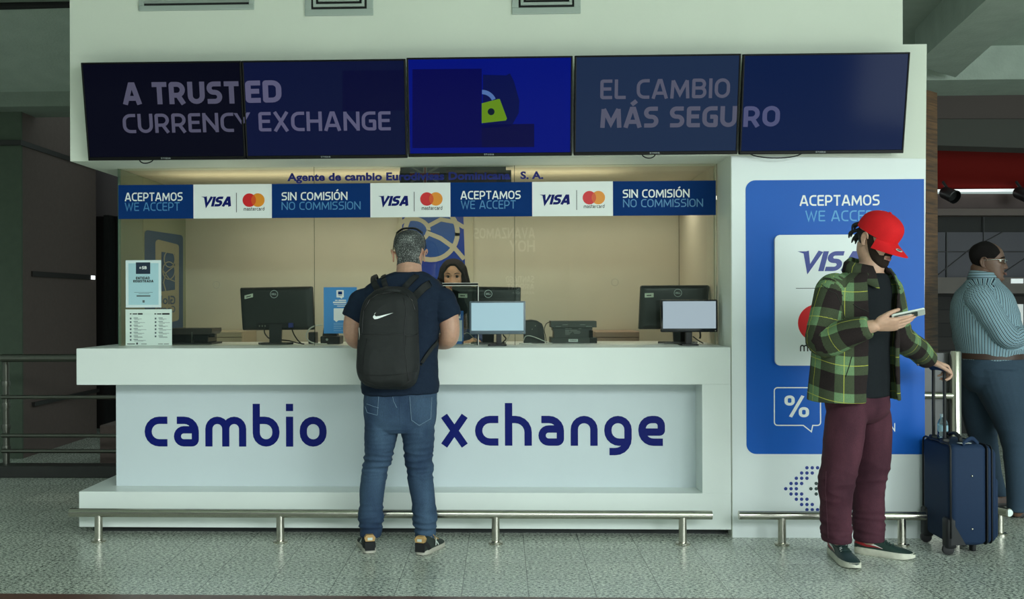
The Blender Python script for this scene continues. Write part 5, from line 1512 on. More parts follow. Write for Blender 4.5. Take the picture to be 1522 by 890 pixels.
# ------------------------------------------------------------------ the customer at the counter
Y0 = 5.51
cu_ = empty('person', (fl(600, 818).x, Y0, 0), 'grey-haired man seen from behind in navy T-shirt and blue jeans, leaning on the counter', 'person')
def q(px, py, dy=0.0): return at(px, py, Y0 + dy)
skin1 = skin_mat('tanned_skin', rgb(190, 146, 124))
hM = headM(q(608.5, 378, .085), (.02, 1, -.16), (0, 0, 1), 1.09)
mb = MB(); add_head(mb, hM)
ctube(mb, [q(608.5, 388, .08), q(608, 405, .06), q(607, 424, .035)], [.066, .072, .085], 24)
mb.rings([ering(q(r[1], r[0], r[4]), r[2], r[3], (0, 1)) for r in dense([(408, 607, .07, .07, .05), (424, 603, .15, .085, .05), (440, 599, .19, .105, .05), (500, 595, .165, .10, .02), (580, 595, .16, .10, 0), (628, 596, .15, .10, 0)], 6)])
larm = [q(541, 449, .04), q(527, 474, .02), q(527, 503, .03), q(552, 507, .22), q(577, 505.5, .30)]
rarm = [q(655.5, 447, .04), q(666.5, 472, .02), q(667, 503, .03), q(645, 507, .20), q(620, 505.5, .29)]
AR = [.066, .058, .050, .043, .031]
ctube(mb, larm, AR, 22); ctube(mb, rarm, AR, 22)
add_hand(mb, larm[-1], (.85, .55, -.06), (0, 0, 1), (.4, -.8, 0), [(.15, .25, .2)] * 4, .05)
add_hand(mb, rarm[-1], (-.85, .55, -.06), (0, 0, 1), (-.4, -.8, 0), [(.15, .25, .2)] * 4, .05)
for c0, c1, c2 in ((568, 560, 550.8), (620, 623, 632)):
    ctube(mb, [q(c0, 620, 0), q(c1, 690, .02), q(c2, 780, .01)], [.075, .052, .040], 18)
me = fuse(mb, .0034, 3)
link_mesh('body', me, skin1, cu_)
# short grey hair
def hmask(p, a, t):
    back = -math.cos(a)
    low = .15 + .0 * back                      # hairline on the nape
    edge = low + (.45 if math.cos(a) > .25 else .34 * max(0, .62 + math.cos(a)) ** .8) + (.10 * max(0, math.cos(a)))
    if abs(p.x) > .052 and t < .60 and -.045 < p.y < .03: return 0
    return max(0, min(1, (t - edge) / .05))
def grey_hair():
    m = bpy.data.materials.new('grey_cropped_hair'); m.use_nodes = True
    nt = m.node_tree; N = nt.nodes; Lk = nt.links; b = N['Principled BSDF']; tc = N.new('ShaderNodeTexCoord')
    n = N.new('ShaderNodeTexNoise'); n.inputs['Scale'].default_value = 190; n.inputs['Detail'].default_value = 4; Lk.new(tc.outputs['Object'], n.inputs['Vector'])
    n2 = N.new('ShaderNodeTexNoise'); n2.inputs['Scale'].default_value = 14; Lk.new(tc.outputs['Object'], n2.inputs['Vector'])
    ad = N.new('ShaderNodeMath'); ad.operation = 'MULTIPLY_ADD'; ad.inputs[1].default_value = .35; Lk.new(n2.outputs['Fac'], ad.inputs[0]); Lk.new(n.outputs['Fac'], ad.inputs[2])
    r = N.new('ShaderNodeValToRGB'); r.color_ramp.elements[0].position = .56; r.color_ramp.elements[1].position = .84
    r.color_ramp.elements[0].color = rgb(38, 40, 40); r.color_ramp.elements[1].color = rgb(140, 143, 140)
    e = r.color_ramp.elements.new(.69); e.color = rgb(72, 75, 73)
    Lk.new(ad.outputs[0], r.inputs['Fac']); Lk.new(r.outputs['Color'], b.inputs['Base Color']); b.inputs['Roughness'].default_value = .8
    bp = N.new('ShaderNodeBump'); bp.inputs['Strength'].default_value = .6; bp.inputs['Distance'].default_value = .004; Lk.new(n.outputs['Fac'], bp.inputs['Height']); Lk.new(bp.outputs['Normal'], b.inputs['Normal'])
    return m
hair_shell('hair', hM, grey_hair(), cu_, lambda p, a, t: .0075 + max(0, .38 - t) * .115 * max(0, -math.cos(a)), hmask)
# navy T-shirt
navy_cloth = mat('navy_cotton', rgb(26, 38, 56), .9, spec=.2, noise_amt=.12, noise_scale=140, bump=.12, bump_scale=420)
TR = [(405, 608, .082, .082, .052), (409, 606.5, .115, .088, .05), (415, 604, .165, .098, .05), (424, 601, .205, .112, .05), (440, 598, .222, .125, .045), (465, 596, .215, .13, .03), (500, 595, .206, .134, .015), (540, 595, .205, .14, .0), (570, 595.5, .208, .142, .0), (583.5, 595.5, .208, .14, .0)]
mb = MB(); mb.rings([ering(q(r[1], r[0], r[4]), r[2], r[3], (0, 1), 2.5, 48) for r in dense(TR, 3)])
for arm, sg in ((larm, -1), (rarm, 1)):
    P = [arm[0] + Vector((-sg * .075, 0, .020)), arm[0], arm[0].lerp(arm[1], .62), arm[1] + Vector((sg * .004, 0, -.006))]
    O, R = spline(P, [.066, .074, .074, .072], 6); mb.tube(O, R, 26)
def shirt_w(p):
    zz = (p.z - .95) / .6
    return .006 * nz(p, 4, 4, 7, 3) + .0062 * ridge(p, 5, 5, 12, 9) * (1 - .4 * zz) + .003 * ridge(p, 11, 11, 22, 4) + .0015 * nz(p, 30, 30, 30)
me = fuse(mb, .0052, 4, shirt_w)
tee = link_mesh('t_shirt', me, navy_cloth, cu_)
# blue jeans
denim = jeans_mat('blue_denim', rgb(36, 54, 80), rgb(66, 88, 112), 420)
mb = MB()
leg_rings(mb, [(576, 595.5, 53, .62, 0), (590, 595.5, 54, .64, 0), (606, 595.3, 54, .66, 0), (622, 595, 53, .66, 0), (634, 594.5, 51, .62, 0), (640, 594, 46, .58, .0)], Y0, p=2.6, n=44)
leg_rings(mb, [(618, 568, 25, 1.22, 0), (640, 566.8, 24.5, 1.2, 0), (662, 564.5, 22.6, 1.2, .01), (680, 562, 20.6, 1.2, .02), (700, 557.5, 19, 1.2, .025), (722, 554, 18.3, 1.18, .02), (745, 552, 17.2, 1.16, .01), (765, 551.4, 17.4, 1.15, .005), (782, 550.8, 16, 1.15, .0), (796, 550.6, 14.8, 1.15, .0)], Y0)
leg_rings(mb, [(618, 620.5, 25, 1.22, 0), (640, 621, 24.6, 1.2, 0), (662, 621.8, 22.5, 1.2, .01), (680, 622, 20.4, 1.2, .02), (700, 624, 19, 1.2, .025), (722, 626.5, 18.3, 1.18, .02), (745, 629.5, 17, 1.16, .01), (765, 631, 17, 1.15, .005), (782, 632, 15.8, 1.15, .0), (798, 632.2, 14.4, 1.15, .0)], Y0)
zk_ = q(600, 690).z; za_ = q(600, 772).z
def jean_w(p):
    knee = math.exp(-((p.z - zk_) / .075) ** 2); ank = math.exp(-((p.z - za_) / .07) ** 2); seat = math.exp(-((p.z - q(600, 645).z) / .06) ** 2)
    return .0025 * nz(p, 6, 6, 9, 2) + (.012 * knee + .014 * ank + .0045 * seat) * (ridge(p, 4.5, 4.5, 30, 5) - .35) + .0022 * ridge(p, 9, 9, 14, 3)
me = fuse(mb, .0044, 4, jean_w)
jn = link_mesh('jeans', me, denim, cu_)
bj = bvh_of(jn)
stitch = mat('jeans_stitching', rgb(116, 140, 160), .8); dkden = jeans_mat('pocket_denim', rgb(42, 60, 84), rgb(66, 86, 108), 420)
on_band(bj, [(607, 587), (611, 628), (623, 634), (636, 629), (643, 622)], [(607, 587), (640, 588), (641.5, 600), (643, 612), (643, 622)], 'back_pocket', dkden, cu_, .003, 14)
on_line(bj, [(609, 589), (611.5, 624), (623, 632), (640, 622), (641.5, 590)], .0012, 'pocket_stitch', stitch, cu_, .003)
on_line(bj, [(563, 588), (561, 617), (546, 613), (543, 604)], .0012, 'pocket_stitch', stitch, cu_, .002)
on_line(bj, [(545, 600), (556, 604), (563, 606)], .0012, 'pocket_stitch', stitch, cu_, .002)
on_line(bj, [(594, 586), (594, 610), (595, 632)], .0014, 'centre_seam', mat('seam_dark', rgb(44, 66, 96), .8), cu_, .001)
on_line(bj, [(583, 586), (585, 596), (590, 606)], .0012, 'yoke_stitch', stitch, cu_, .002)
# shoes
sh1 = dict(sole=mat('pale_sole', rgb(176, 172, 160), .6), upper=mat('dark_green_suede', rgb(36, 46, 42), .75, noise_amt=.1, noise_scale=120), laces=mat('tan_laces', rgb(170, 140, 92), .8))
tan = mat('tan_leather', rgb(184, 146, 92), .6); blk = mat('black_suede', rgb(18, 19, 22), .8); xw = mat('white_leather', rgb(206, 214, 206), .5)
for nm, heel, toe, lat in (('left', fl(550, 823.5), fl(537, 800), 1), ('right', fl(624, 826), fl(664, 801.5), -1)):
    d_ = (toe - heel).normalized(); toe = heel + d_ * .29
    surf, strip, P_, so = shoe(cu_, heel, toe, sh1, .29, .024)
    aa = np.linspace(-1, 1, 13)
    strip('heel_counter', blk, ([(.006 + .12 * abs(a) ** 3, a) for a in aa], [(.03 + .20 * abs(a) ** 1.5, a * 1.0) for a in aa]), .0022)
    lo = [(.004, a) for a in np.linspace(-1, 1, 13)]
    # tan collar tab with a pale label on the heel
    bk = lambda v, z: P_(0.0, v, z) - d_ * .004
    mb = MB(); mb.prism([bk(-.024, .070), bk(.024, .070), bk(.030, .088), bk(.018, .104), bk(-.018, .104), bk(-.030, .088)], d_ * .03); mb.build('collar_tab', tan, so)
    mb = MB(); mb.prism([bk(-.013, .076) - d_ * .001, bk(.013, .076) - d_ * .001, bk(.013, .090) - d_ * .001, bk(-.013, .090) - d_ * .001], d_ * .002); mb.build('tab_label', xw, so)
    mb = MB(); mb.prism([bk(-.026, .020), bk(.026, .020), bk(.027, .066), bk(-.027, .066)], d_ * .02); mb.build('heel_patch', blk, so)
    for sd in (-1, 1):
        strip('cross_mark', xw, ([(.40 + .10 * k / 8, sd * (.34 + .60 * k / 8)) for k in range(9)], [(.435 + .10 * k / 8, sd * (.34 + .60 * k / 8)) for k in range(9)]), .0035)
        strip('cross_mark', xw, ([(.52 - .13 * k / 8, sd * (.34 + .60 * k / 8)) for k in range(9)], [(.555 - .13 * k / 8, sd * (.34 + .60 * k / 8)) for k in range(9)]), .0045)
# sunglasses pushed up on the head
t = empty('sunglasses', hM @ Vector((0, .05, .12)), 'dark sunglasses pushed up on the grey hair of the customer', 'sunglasses')
mb = MB()
for s_ in (-1, 1):
    mb.rings([[hM @ Vector((s_ * (.031 + .027 * math.cos(k * math.pi / 8)), -.008 + dy_ + .026 * math.sin(k * math.pi / 8), .128 + .006 * math.sin(k * math.pi / 8) - (.012 * (.5 + .5 * math.cos(k * math.pi / 8))))) for k in range(16)] for dy_ in (0, .005)])
mb.build('lens', blackg, t, auto=40)
mb = MB(); ctube(mb, [hM @ Vector(v) for v in ((-.064, -.012, .110), (-.036, -.016, .129), (0, -.016, .133), (.036, -.016, .129), (.064, -.012, .110))], [.006] * 5, 8); mb.build('frame', blackg, t, smooth=True)
for s_ in (-1, 1):
    mb = MB(); ctube(mb, [hM @ Vector((s_ * x, y, z)) for x, y, z in ((.064, -.012, .110), (.078, .002, .078), (.083, .006, .045), (.085, .0, .012))], [.003, .0028, .0026, .0024], 8); mb.build('temple', blackg, t, smooth=True)

# ------------------------------------------------------------------ backpack
Yk_ = Y0 - .20
bag_m = mat('black_nylon', rgb(32, 34, 34), .7, spec=.3, noise_amt=.15, noise_scale=260, bump=.15, bump_scale=500)
bag2 = mat('black_coated_nylon', rgb(24, 25, 27), .5, noise_amt=.1, noise_scale=260)
mesh_m = mat('black_mesh', rgb(20, 21, 23), .85, bump=.4, bump_scale=700)
bag = empty('backpack', at(578, 577, Yk_), 'black backpack with white swoosh worn by the customer', 'bag')
BR = [(426, 584, 10, .03), (429, 584, 20, .05), (434, 583.5, 29, .065), (442, 581.5, 36.5, .08), (455, 579.5, 41.5, .088), (475, 578.5, 43.5, .095), (497, 577.8, 44.5, .10), (520, 577.2, 45.4, .105), (545, 577, 45.6, .108), (558, 577, 44.5, .106), (567, 578, 41, .10), (573, 580, 34, .085), (577, 581, 24, .055)]
mb = MB(); rs = []
for py, cx, hw, dp in dense(BR, 2.5):
    c = at(cx, py, Yk_ + .10 - dp); w = abs(at(cx + hw, py, Yk_).x - at(cx, py, Yk_).x)
    rs.append(ering(c, w, dp, (0, 1), 3.2, 52))
mb.rings(rs)
me = fuse(mb, .005, 3, lambda p: .006 * nz(p, 5, 5, 6, 1) + .0028 * ridge(p, 8, 8, 10, 4) + .001 * nz(p, 40, 40, 40))
bo = link_mesh('main_compartment', me, bag_m, bag)
bb = bvh_of(bo)
sw_t = [(554.5, 464.5), (555.2, 468.6), (557.5, 470.2), (562, 470), (570, 467.8), (585, 464.9)]
sw_b = [(554.5, 464.5), (553.2, 471), (555.5, 474), (560, 474.3), (568, 471.5), (585, 464.9)]
on_band(bb, [(559, 463.8), (556, 467), (558.4, 470.3), (564, 469.6), (573, 467.4), (585, 464.7)], [(559, 463.8), (554.3, 471), (556.2, 474.4), (561, 474), (571, 470.2), (585, 464.7)], 'swoosh', vwhite, bag, .003, 20)
on_line(bb, [(536.5, 497), (555, 497.5), (580, 496.5), (600, 496.5), (604, 499), (618, 498), (621, 495)], .0028, 'pocket_seam', bag2, bag, .001)
on_line(bb, [(547, 445), (541, 458), (539, 478), (538, 496)], .0022, 'side_seam', bag2, bag, .001)
on_line(bb, [(600, 443), (603.5, 460), (602, 480), (601, 498), (602, 520), (604, 540), (607, 566)], .0024, 'side_seam', bag2, bag, .001)
on_band(bb, [(534, 554), (542, 556), (560, 557.5), (580, 557), (600, 555), (620, 552.5)], [(536, 562), (545, 568), (560, 573.5), (580, 575), (600, 572), (617, 563)], 'base_panel', bag2, bag, .0018, 30)
on_band(bb, [(603, 500), (602, 515), (603, 530), (605, 553)], [(621, 499), (622, 515), (622, 530), (620.5, 549)], 'mesh_pocket', mesh_m, bag, .0018, 16)
on_band(bb, [(533, 505), (532.5, 520), (532.5, 535), (533, 550)], [(546, 503), (543, 515), (541, 530), (539, 553)], 'mesh_pocket', mesh_m, bag, .0018, 16)
on_line(bb, [(540, 463), (549, 446), (560, 438), (584, 433.5), (604, 438), (612, 446), (617, 462)], .003, 'zip', blackg, bag, .001)
p_ = on(bb, 534.5, 490, .004)
mb = MB(); ctube(mb, [p_ + Vector((0, 0, .012)), p_, p_ + Vector((.003, -.004, -.03)), p_ + Vector((.001, -.004, -.05))], [.003, .004, .0035, .004], 8); mb.build('zip_pull', steel_dk, bag, smooth=True)
bt = bvh_of(tee)
def strap(pts, wd, name, th=.007):
    P, R = spline([Vector(p) for p in pts], [wd] * len(pts), 8)
    mb = MB(); rs = []
    for i, p in enumerate(P):
        t_ = (P[min(i + 1, len(P) - 1)] - P[max(i - 1, 0)]).normalized()
        o = bt.find_nearest(p); n_ = (p - o[0]); n_ = n_.normalized() if n_.length > 1e-4 else o[1]
        n_ = (n_ - t_ * n_.dot(t_)).normalized(); s_ = t_.cross(n_)
        rs.append([p + s_ * (wd / 2 * a) + n_ * (th * b_) for a, b_ in ((-1, -.5), (-.9, .5), (0, .75), (.9, .5), (1, -.5), (.9, -.9), (-.9, -.9))])
    mb.rings(rs); return mb.build(name, bag_m, bag, auto=50)
def tees(px, py, lift=.012): return on(bt, px, py, lift)
def front(px, py, Y): return at(px, py, Y)
strap([at(566, 440, Yk_ + .02), tees(561, 430), tees(556.5, 420), q(555.5, 411.5, .05), q(557, 411, .12), q(562, 425, .19)], .036, 'shoulder_strap')
strap([at(580, 438, Yk_ + .02), tees(575, 430), tees(571.5, 420), q(570, 409.5, .03)], .030, 'strap_webbing')
strap([at(594, 438, Yk_ + .02), tees(603, 426), tees(612, 417), tees(618, 411.5), q(620, 408.5, .03)], .034, 'strap_webbing')
strap([at(612, 446, Yk_ + .03), tees(623, 434), tees(634, 424.5), q(646, 419.5, .02), q(654, 420, .09), q(652, 436, .17)], .042, 'shoulder_strap')
strap([at(622, 546, Yk_ + .08), tees(632, 530), tees(641, 517), tees(647, 509.5), q(651, 503, .05)], .020, 'lower_strap')
mb = MB(); ctube(mb, [at(565, 440, Yk_ + .0), at(570, 433, Yk_ - .03), at(582, 430.5, Yk_ - .04), at(594, 433, Yk_ - .03), at(600, 440, Yk_)], [.010, .011, .012, .011, .010], 12, .6); mb.build('grab_handle', bag_m, bag, smooth=True)
# ================================================================== the man in the red cap
Y0 = 5.10
def q(px, py, dy=0.0): return at(px, py, Y0 + dy)
man = empty('person', (fl(1270, 830).x, Y0, 0), 'bearded man in red cap and green plaid shirt looking at his phone beside a suitcase', 'person')
skin2 = skin_mat('fair_skin', rgb(196, 156, 134))
th = math.radians(52); FB = Vector((.60, -.80, 0)).normalized(); RB = Vector((FB.y, -FB.x, 0))    # body facing
HF = Vector((.63, -.77, -.42)); hc = q(1303.5, 355.5, -.02)
hM = headM(hc, HF, (0.05, 0, 1), 1.01)
rarm = [q(1237, 433, -.10), q(1227, 505, -.15), q(1262, 493, -.24), q(1300, 484, -.31)]           # near arm, bent towards the phone
# the suitcase's standing place: its corners on the floor and its handle grip
A = fl(1376, 806); B = fl(1412, 827); C_ = fl(1475, 816)
e1 = (A - B); e1.z = 0; e2 = (C_ - B); e2.z = 0
e1 = e1.normalized(); e2 = (e2 - e1 * e2.dot(e1)).normalized()
wA = .36; wC = .245
gz = at(1405, 549, B.y + .1).z
GRIP = B + e1 * (.36 * wA) + e2 * (.08 * wC) + UZ * (gz + .006)
wrist_l = GRIP + Vector((-.074, -.012, .038))
larm = [q(1317, 432, .13), q(1336, 500, .18), wrist_l.lerp(q(1336, 500, .18), .45) + UZ * .008, wrist_l]                # far arm, down to the suitcase
mb = MB(); add_head(mb, hM)
ctube(mb, [hM @ Vector((0, -.028, -.05)), q(1296, 392, 0), q(1286, 412, .0)], [.058, .060, .075], 24)
BODY = [(404, 1286, .10, .075), (418, 1281, .165, .09), (440, 1276, .18, .10), (500, 1274, .165, .105), (560, 1272, .165, .11), (618, 1274, .14, .09)]
mb.rings([ering(q(r[1], r[0]), r[2], r[3], FB) for r in dense(BODY, 6)])
ctube(mb, rarm, [.055, .046, .040, .029], 20); ctube(mb, larm, [.055, .046, .038, .029], 20)
ph_c = q(1350, 467.5, -.36)
add_hand(mb, rarm[-1] + Vector((0.0, 0, 0)), (.95, -.22, .10), (.22, -.72, -.66), (-.05, -.55, .83), [(.10, .30, .30), (.16, .32, .3), (.22, .34, .3), (.3, .4, .3)], .05, 1.06, (.35, .3), .55)
add_hand(mb, larm[-1], (.86, .10, -.30), (.30, .05, .95), (-.1, -1, 0), [(.75, 1.0, .7), (.8, 1.05, .7), (.8, 1.05, .7), (.8, 1.05, .7)], .04, 1.0, (.2, .3), .5)
for c0, c1, c2, dy0 in ((1258, 1247, 1244, -.06), (1294, 1292, 1291.5, .09)):
    ctube(mb, [q(c0, 630, dy0), q(c1, 720, dy0), q(c2, 800, dy0)], [.058, .045, .036], 18)
me = fuse(mb, .0030, 2)
link_mesh('body', me, skin2, man)
# beard, hair at the back of the head, brow
beard = mat('dark_beard', rgb(50, 39, 34), .9, spec=.2, noise_amt=.4, noise_scale=700, bump=.6, bump_scale=900)
def bmask(p, a, t):
    ca = math.cos(a); ax = abs(p.x)
    if ca < -.15 or p.y < -.035: return 0
    up = .30 if ax < .03 else np.interp(ax, [.03, .045, .060, .072], [.27, .25, .34, .60])
    m = min(1, (up - t) / .03)
    if p.y < .0: m = min(m, 1 if ax > .058 and t > .22 else 0) if p.y < -.022 else m
    if ax < .026 and .185 < t < .262: m = 0         # lips
    if ax < .030 and .262 <= t < .325: m = .9      # moustache
    return max(0, m)
def bth(p, a, t): return .0085 + .005 * math.exp(-(t / .10) ** 2) + .002 * (1 if t > .26 and abs(p.x) < .03 else 0)
hair_shell('beard', hM, beard, man, lambda p, a, t: bth(p, a, t), bmask, .002, 260)
def hm2(p, a, t):
    if math.cos(a) > .45 or t > .60: return 0
    if abs(p.x) > .05 and p.y > -.018 and t < .55: return 0
    return max(0, min(1, (t - (.30 + .16 * max(0, math.cos(a) + .2))) / .05))
hair_shell('hair', hM, mat('black_hair', rgb(20, 17, 16), .7, bump=.5, bump_scale=400), man, .014, hm2, .004, 120)
mb = MB()
for k in range(16):
    a_ = random.Random(k).uniform(-1, 1); b_ = random.Random(k + 50).uniform(-.02, .05)
    ctube(mb, [hM @ Vector((a_ * .05, -.092, b_)), hM @ Vector((a_ * .055, -.108 - .01 * abs(a_), b_ - .02)), hM @ Vector((a_ * .06, -.112, b_ - .045))], [.009, .008, .003], 8, 1, 4)
mb.build('hair_curls', MATS['black_hair'], man, smooth=True)
mb = MB()
for s_ in (-1, 1): ctube(mb, [hM @ Vector((s_ * .014, .090, .024)), hM @ Vector((s_ * .032, .089, .029)), hM @ Vector((s_ * .050, .074, .022))], [.004, .005, .003], 8, .6)
mb.build('eyebrows', beard, man, smooth=True)
mb = MB()
for s_ in (-1, 1): mb.ball(hM @ Vector((s_ * .031, .062, .006)), .0125)
mb.build('eyes', mat('eye_white', rgb(220, 214, 206), .2), man, smooth=True)
mb = MB(); ctube(mb, [hM @ Vector((-.020, .0955, -.0655)), hM @ Vector((-.008, .1015, -.063)), hM @ Vector((0, .1022, -.0645)), hM @ Vector((.008, .1015, -.063)), hM @ Vector((.020, .0955, -.0655))], [.0015, .0038, .0036, .0038, .0015], 8)
ctube(mb, [hM @ Vector((-.019, .0955, -.067)), hM @ Vector((0, .1025, -.0725)), hM @ Vector((.019, .0955, -.067))], [.0015, .0052, .0015], 8)
mb.build('lips', mat('lips', rgb(160, 104, 96), .5), man, smooth=True)
# red cap
capm = mat('red_cap_cloth', rgb(214, 30, 36), .8, spec=.2, noise_amt=.07, noise_scale=300, bump=.15, bump_scale=600)
cT = hM @ Matrix.Translation((0, -.004, .034)) @ Matrix.Rotation(math.radians(-9), 4, 'X')
def cp(x, y, z): return cT @ Vector((x, y, z))
mb = MB(); rs = []
na = 48
for z, w, yf, yb in dense([(-.012, .0850, .104, -.110), (.0, .0858, .106, -.111), (.03, .0850, .108, -.108), (.055, .0800, .104, -.099), (.078, .068, .088, -.080), (.094, .050, .060, -.055), (.103, .028, .030, -.030), (.1065, .006, .006, -.008)], .004):
    ring = []
    for k in range(na):
        a_ = 2 * math.pi * k / na; e = 2 / 2.2
        seam = 1 - .010 * math.exp(-((((a_ / (math.pi / 3)) + .5) % 1 - .5) / .07) ** 2)
        ring.append(cp(w * seam * spw(math.sin(a_), e), (yf + yb) / 2 + (yf - yb) / 2 * seam * spw(math.cos(a_), e), z))
    rs.append(ring)
# closed underneath by an inner lining
lin_ = [[cp(*(cT.inverted() @ p * .96)[:2], z) for p in rs[0]] for z in (-.010,)]
mb.rings(rs)
crown = mb.build('cap', capm, man, auto=60)
mb = MB(); mb.lathe((0, 0, 0), [(0, .004), (.006, .0035), (.0075, 0), (.006, -.002), (0, -.002)], 14)
for v in mb.bm.verts: v.co = cT @ (v.co + Vector((0, 0, .108)))
mb.build('button', capm, crown, smooth=True)
# brim: curved sheet with thickness
def brim(u, v, lift):
    # u -1..1 across, v 0..1 outward
    a_ = u * math.radians(64)
    x0 = .0850 * math.sin(a_); y0 = -.002 + .107 * math.cos(a_)
    L = .084 * (1 - abs(u) ** 2.2) ** .85 + .002
    x = x0 * (1 + .06 * v); y = y0 + L * v
    z = -.008 - .030 * (abs(u) ** 2.0) * (.25 + .75 * v) - .026 * v + lift
    return cp(x, y, z)
mb = MB(); nu, nv = 32, 8; A = [[mb.bm.verts.new(brim(-1 + 2 * i / nu, j / nv, .0025)) for j in range(nv + 1)] for i in range(nu + 1)]; B = [[mb.bm.verts.new(brim(-1 + 2 * i / nu, j / nv, -.0025)) for j in range(nv + 1)] for i in range(nu + 1)]
for i in range(nu):
    for j in range(nv):
        mb.bm.faces.new((A[i][j], A[i + 1][j], A[i + 1][j + 1], A[i][j + 1])); mb.bm.faces.new((B[i][j + 1], B[i + 1][j + 1], B[i + 1][j], B[i][j]))
    mb.bm.faces.new((A[i][nv], A[i + 1][nv], B[i + 1][nv], B[i][nv])); mb.bm.faces.new((A[i + 1][0], A[i][0], B[i][0], B[i + 1][0]))
for i in (0, nu):
    for j in range(nv): mb.bm.faces.new((A[i][j], A[i][j + 1], B[i][j + 1], B[i][j]))
mb.build('brim', capm, crown, auto=60)
def badge(rx, ry, lift, nm, m):
    mb = MB(); c = brim(.20, .55, lift); ux_ = (brim(.30, .55, lift) - brim(.10, .55, lift)).normalized(); uy_ = (brim(.20, .75, lift) - brim(.20, .35, lift)).normalized()
    mb.prism([c + ux_ * (rx * math.cos(k * .3142)) + uy_ * (ry * math.sin(k * .3142)) for k in range(20)], ux_.cross(uy_) * .001); return mb.build(nm, m, crown)
badge(.0175, .0105, .004, 'badge', mat('badge_grey', rgb(190, 196, 192), .4)); badge(.012, .0055, .0055, 'badge_mark', mat('badge_dark', rgb(70, 78, 76), .4))

# black T-shirt
TEE = [(407, 1291, .082, .07), (412, 1289, .115, .085), (424, 1281, .165, .105), (440, 1278, .185, .118), (500, 1275, .178, .122), (560, 1274, .178, .126), (588, 1274, .18, .126)]
mb = MB(); mb.rings([ering(q(r[1], r[0]), r[2], r[3], FB, 2.3, 48) for r in dense(TEE, 3)])
me = fuse(mb, .006, 2, lambda p: .003 * nz(p, 5, 5, 9, 7) + .004 * ridge(p, 6, 6, 8, 1))
link_mesh('t_shirt', me, mat('black_cotton', rgb(24, 28, 32), .9, spec=.2, noise_amt=.15, noise_scale=200, bump=.15, bump_scale=500), man)

# plaid overshirt, worn open
def plaid_mat():
    m = bpy.data.materials.new('green_plaid'); m.use_nodes = True
    nt = m.node_tree; N = nt.nodes; Lk = nt.links; b = N['Principled BSDF']
    at_ = N.new('ShaderNodeAttribute'); at_.attribute_name = 'cloth'
    sp = N.new('ShaderNodeSeparateXYZ'); Lk.new(at_.outputs['Vector'], sp.inputs[0])
    def mth(op, a, bb=None):
        n = N.new('ShaderNodeMath'); n.operation = op
        for i, x in enumerate((a, bb)):
            if x is None: continue
            if isinstance(x, (int, float)): n.inputs[i].default_value = x
            else: Lk.new(x, n.inputs[i])
        return n.outputs[0]
    PER = .178
    def band(c, off):
        f = mth('FRACT', mth('ADD', mth('DIVIDE', c, PER), off))
        return mth('LESS_THAN', f, .5), f
    bu, fu = band(sp.outputs[0], 10.12); bv, fv = band(sp.outputs[1], 10.30)
    def line(f, c): return mth('LESS_THAN', mth('ABSOLUTE', mth('SUBTRACT', f, c)), .0095)
    yl = mth('MAXIMUM', line(fu, .25), line(fv, .25))
    s = mth('MULTIPLY', mth('ADD', bu, bv), .5)
    r = N.new('ShaderNodeValToRGB'); r.color_ramp.interpolation = 'CONSTANT'
    r.color_ramp.elements[0].position = 0; r.color_ramp.elements[0].color = rgb(42, 35, 35)
    r.color_ramp.elements[1].position = .4; r.color_ramp.elements[1].color = rgb(66, 74, 56)
    e = r.color_ramp.elements.new(.8); e.color = rgb(104, 132, 96)
    Lk.new(s, r.inputs['Fac'])
    mx = N.new('ShaderNodeMixRGB'); Lk.new(mth('MULTIPLY', yl, .6), mx.inputs['Fac']); Lk.new(r.outputs['Color'], mx.inputs['Color1']); mx.inputs['Color2'].default_value = rgb(206, 206, 84)
    n = N.new('ShaderNodeTexNoise'); n.inputs['Scale'].default_value = 420; n.inputs['Detail'].default_value = 2
    tc = N.new('ShaderNodeTexCoord'); Lk.new(tc.outputs['Object'], n.inputs['Vector'])
    m2 = N.new('ShaderNodeMixRGB'); m2.blend_type = 'OVERLAY'; m2.inputs['Fac'].default_value = .55
    Lk.new(mx.outputs['Color'], m2.inputs['Color1']); Lk.new(n.outputs['Fac'], m2.inputs['Color2']); Lk.new(m2.outputs['Color'], b.inputs['Base Color'])
    bp = N.new('ShaderNodeBump'); bp.inputs['Strength'].default_value = .2; bp.inputs['Distance'].default_value = .004
    Lk.new(n.outputs['Fac'], bp.inputs['Height']); Lk.new(bp.outputs['Normal'], b.inputs['Normal'])
    b.inputs['Roughness'].default_value = .95; b.inputs['Specular IOR Level'].default_value = .15
    return m
plaid = plaid_mat()
JR = [(399, 1290, .085, .074, 40), (403, 1288, .105, .082, 38), (409, 1284, .150, .100, 34), (418, 1279, .195, .120, 29), (432, 1275, .222, .140, 26), (452, 1272, .226, .150, 25), (490, 1270, .222, .156, 24), (530, 1268, .226, .162, 24), (565, 1266, .236, .170, 25), (594, 1265.5, .244, .176, 26)]
def jring(py, cx, a_, b_, op, th_=.015):
    c = q(cx, py); o0 = math.radians(op); n = 60; out = []; inn = []
    for k in range(n + 1):
        t_ = o0 + (2 * math.pi - 2 * o0) * k / n
        sn, cs = math.sin(t_), math.cos(t_); e = 2 / 2.25
        edge = math.exp(-(min(t_ - o0, 2 * math.pi - o0 - t_) / .45) ** 2)
        fl_ = .028 * edge * (1 if k > n / 2 else .3)       # the fronts stand away from the body
        dirv = RB * (a_ * spw(sn, e)) + FB * (b_ * spw(cs, e)); L = dirv.length
        p = c + dirv * ((L + fl_) / L); p2 = c + dirv * ((L + fl_ - th_) / L)
        # the hem dips towards the front edge
        out.append(p); inn.append(p2)
    return out + inn[::-1]
mb = MB(); mb.rings([jring(*r) for r in dense(JR, 2.5)])
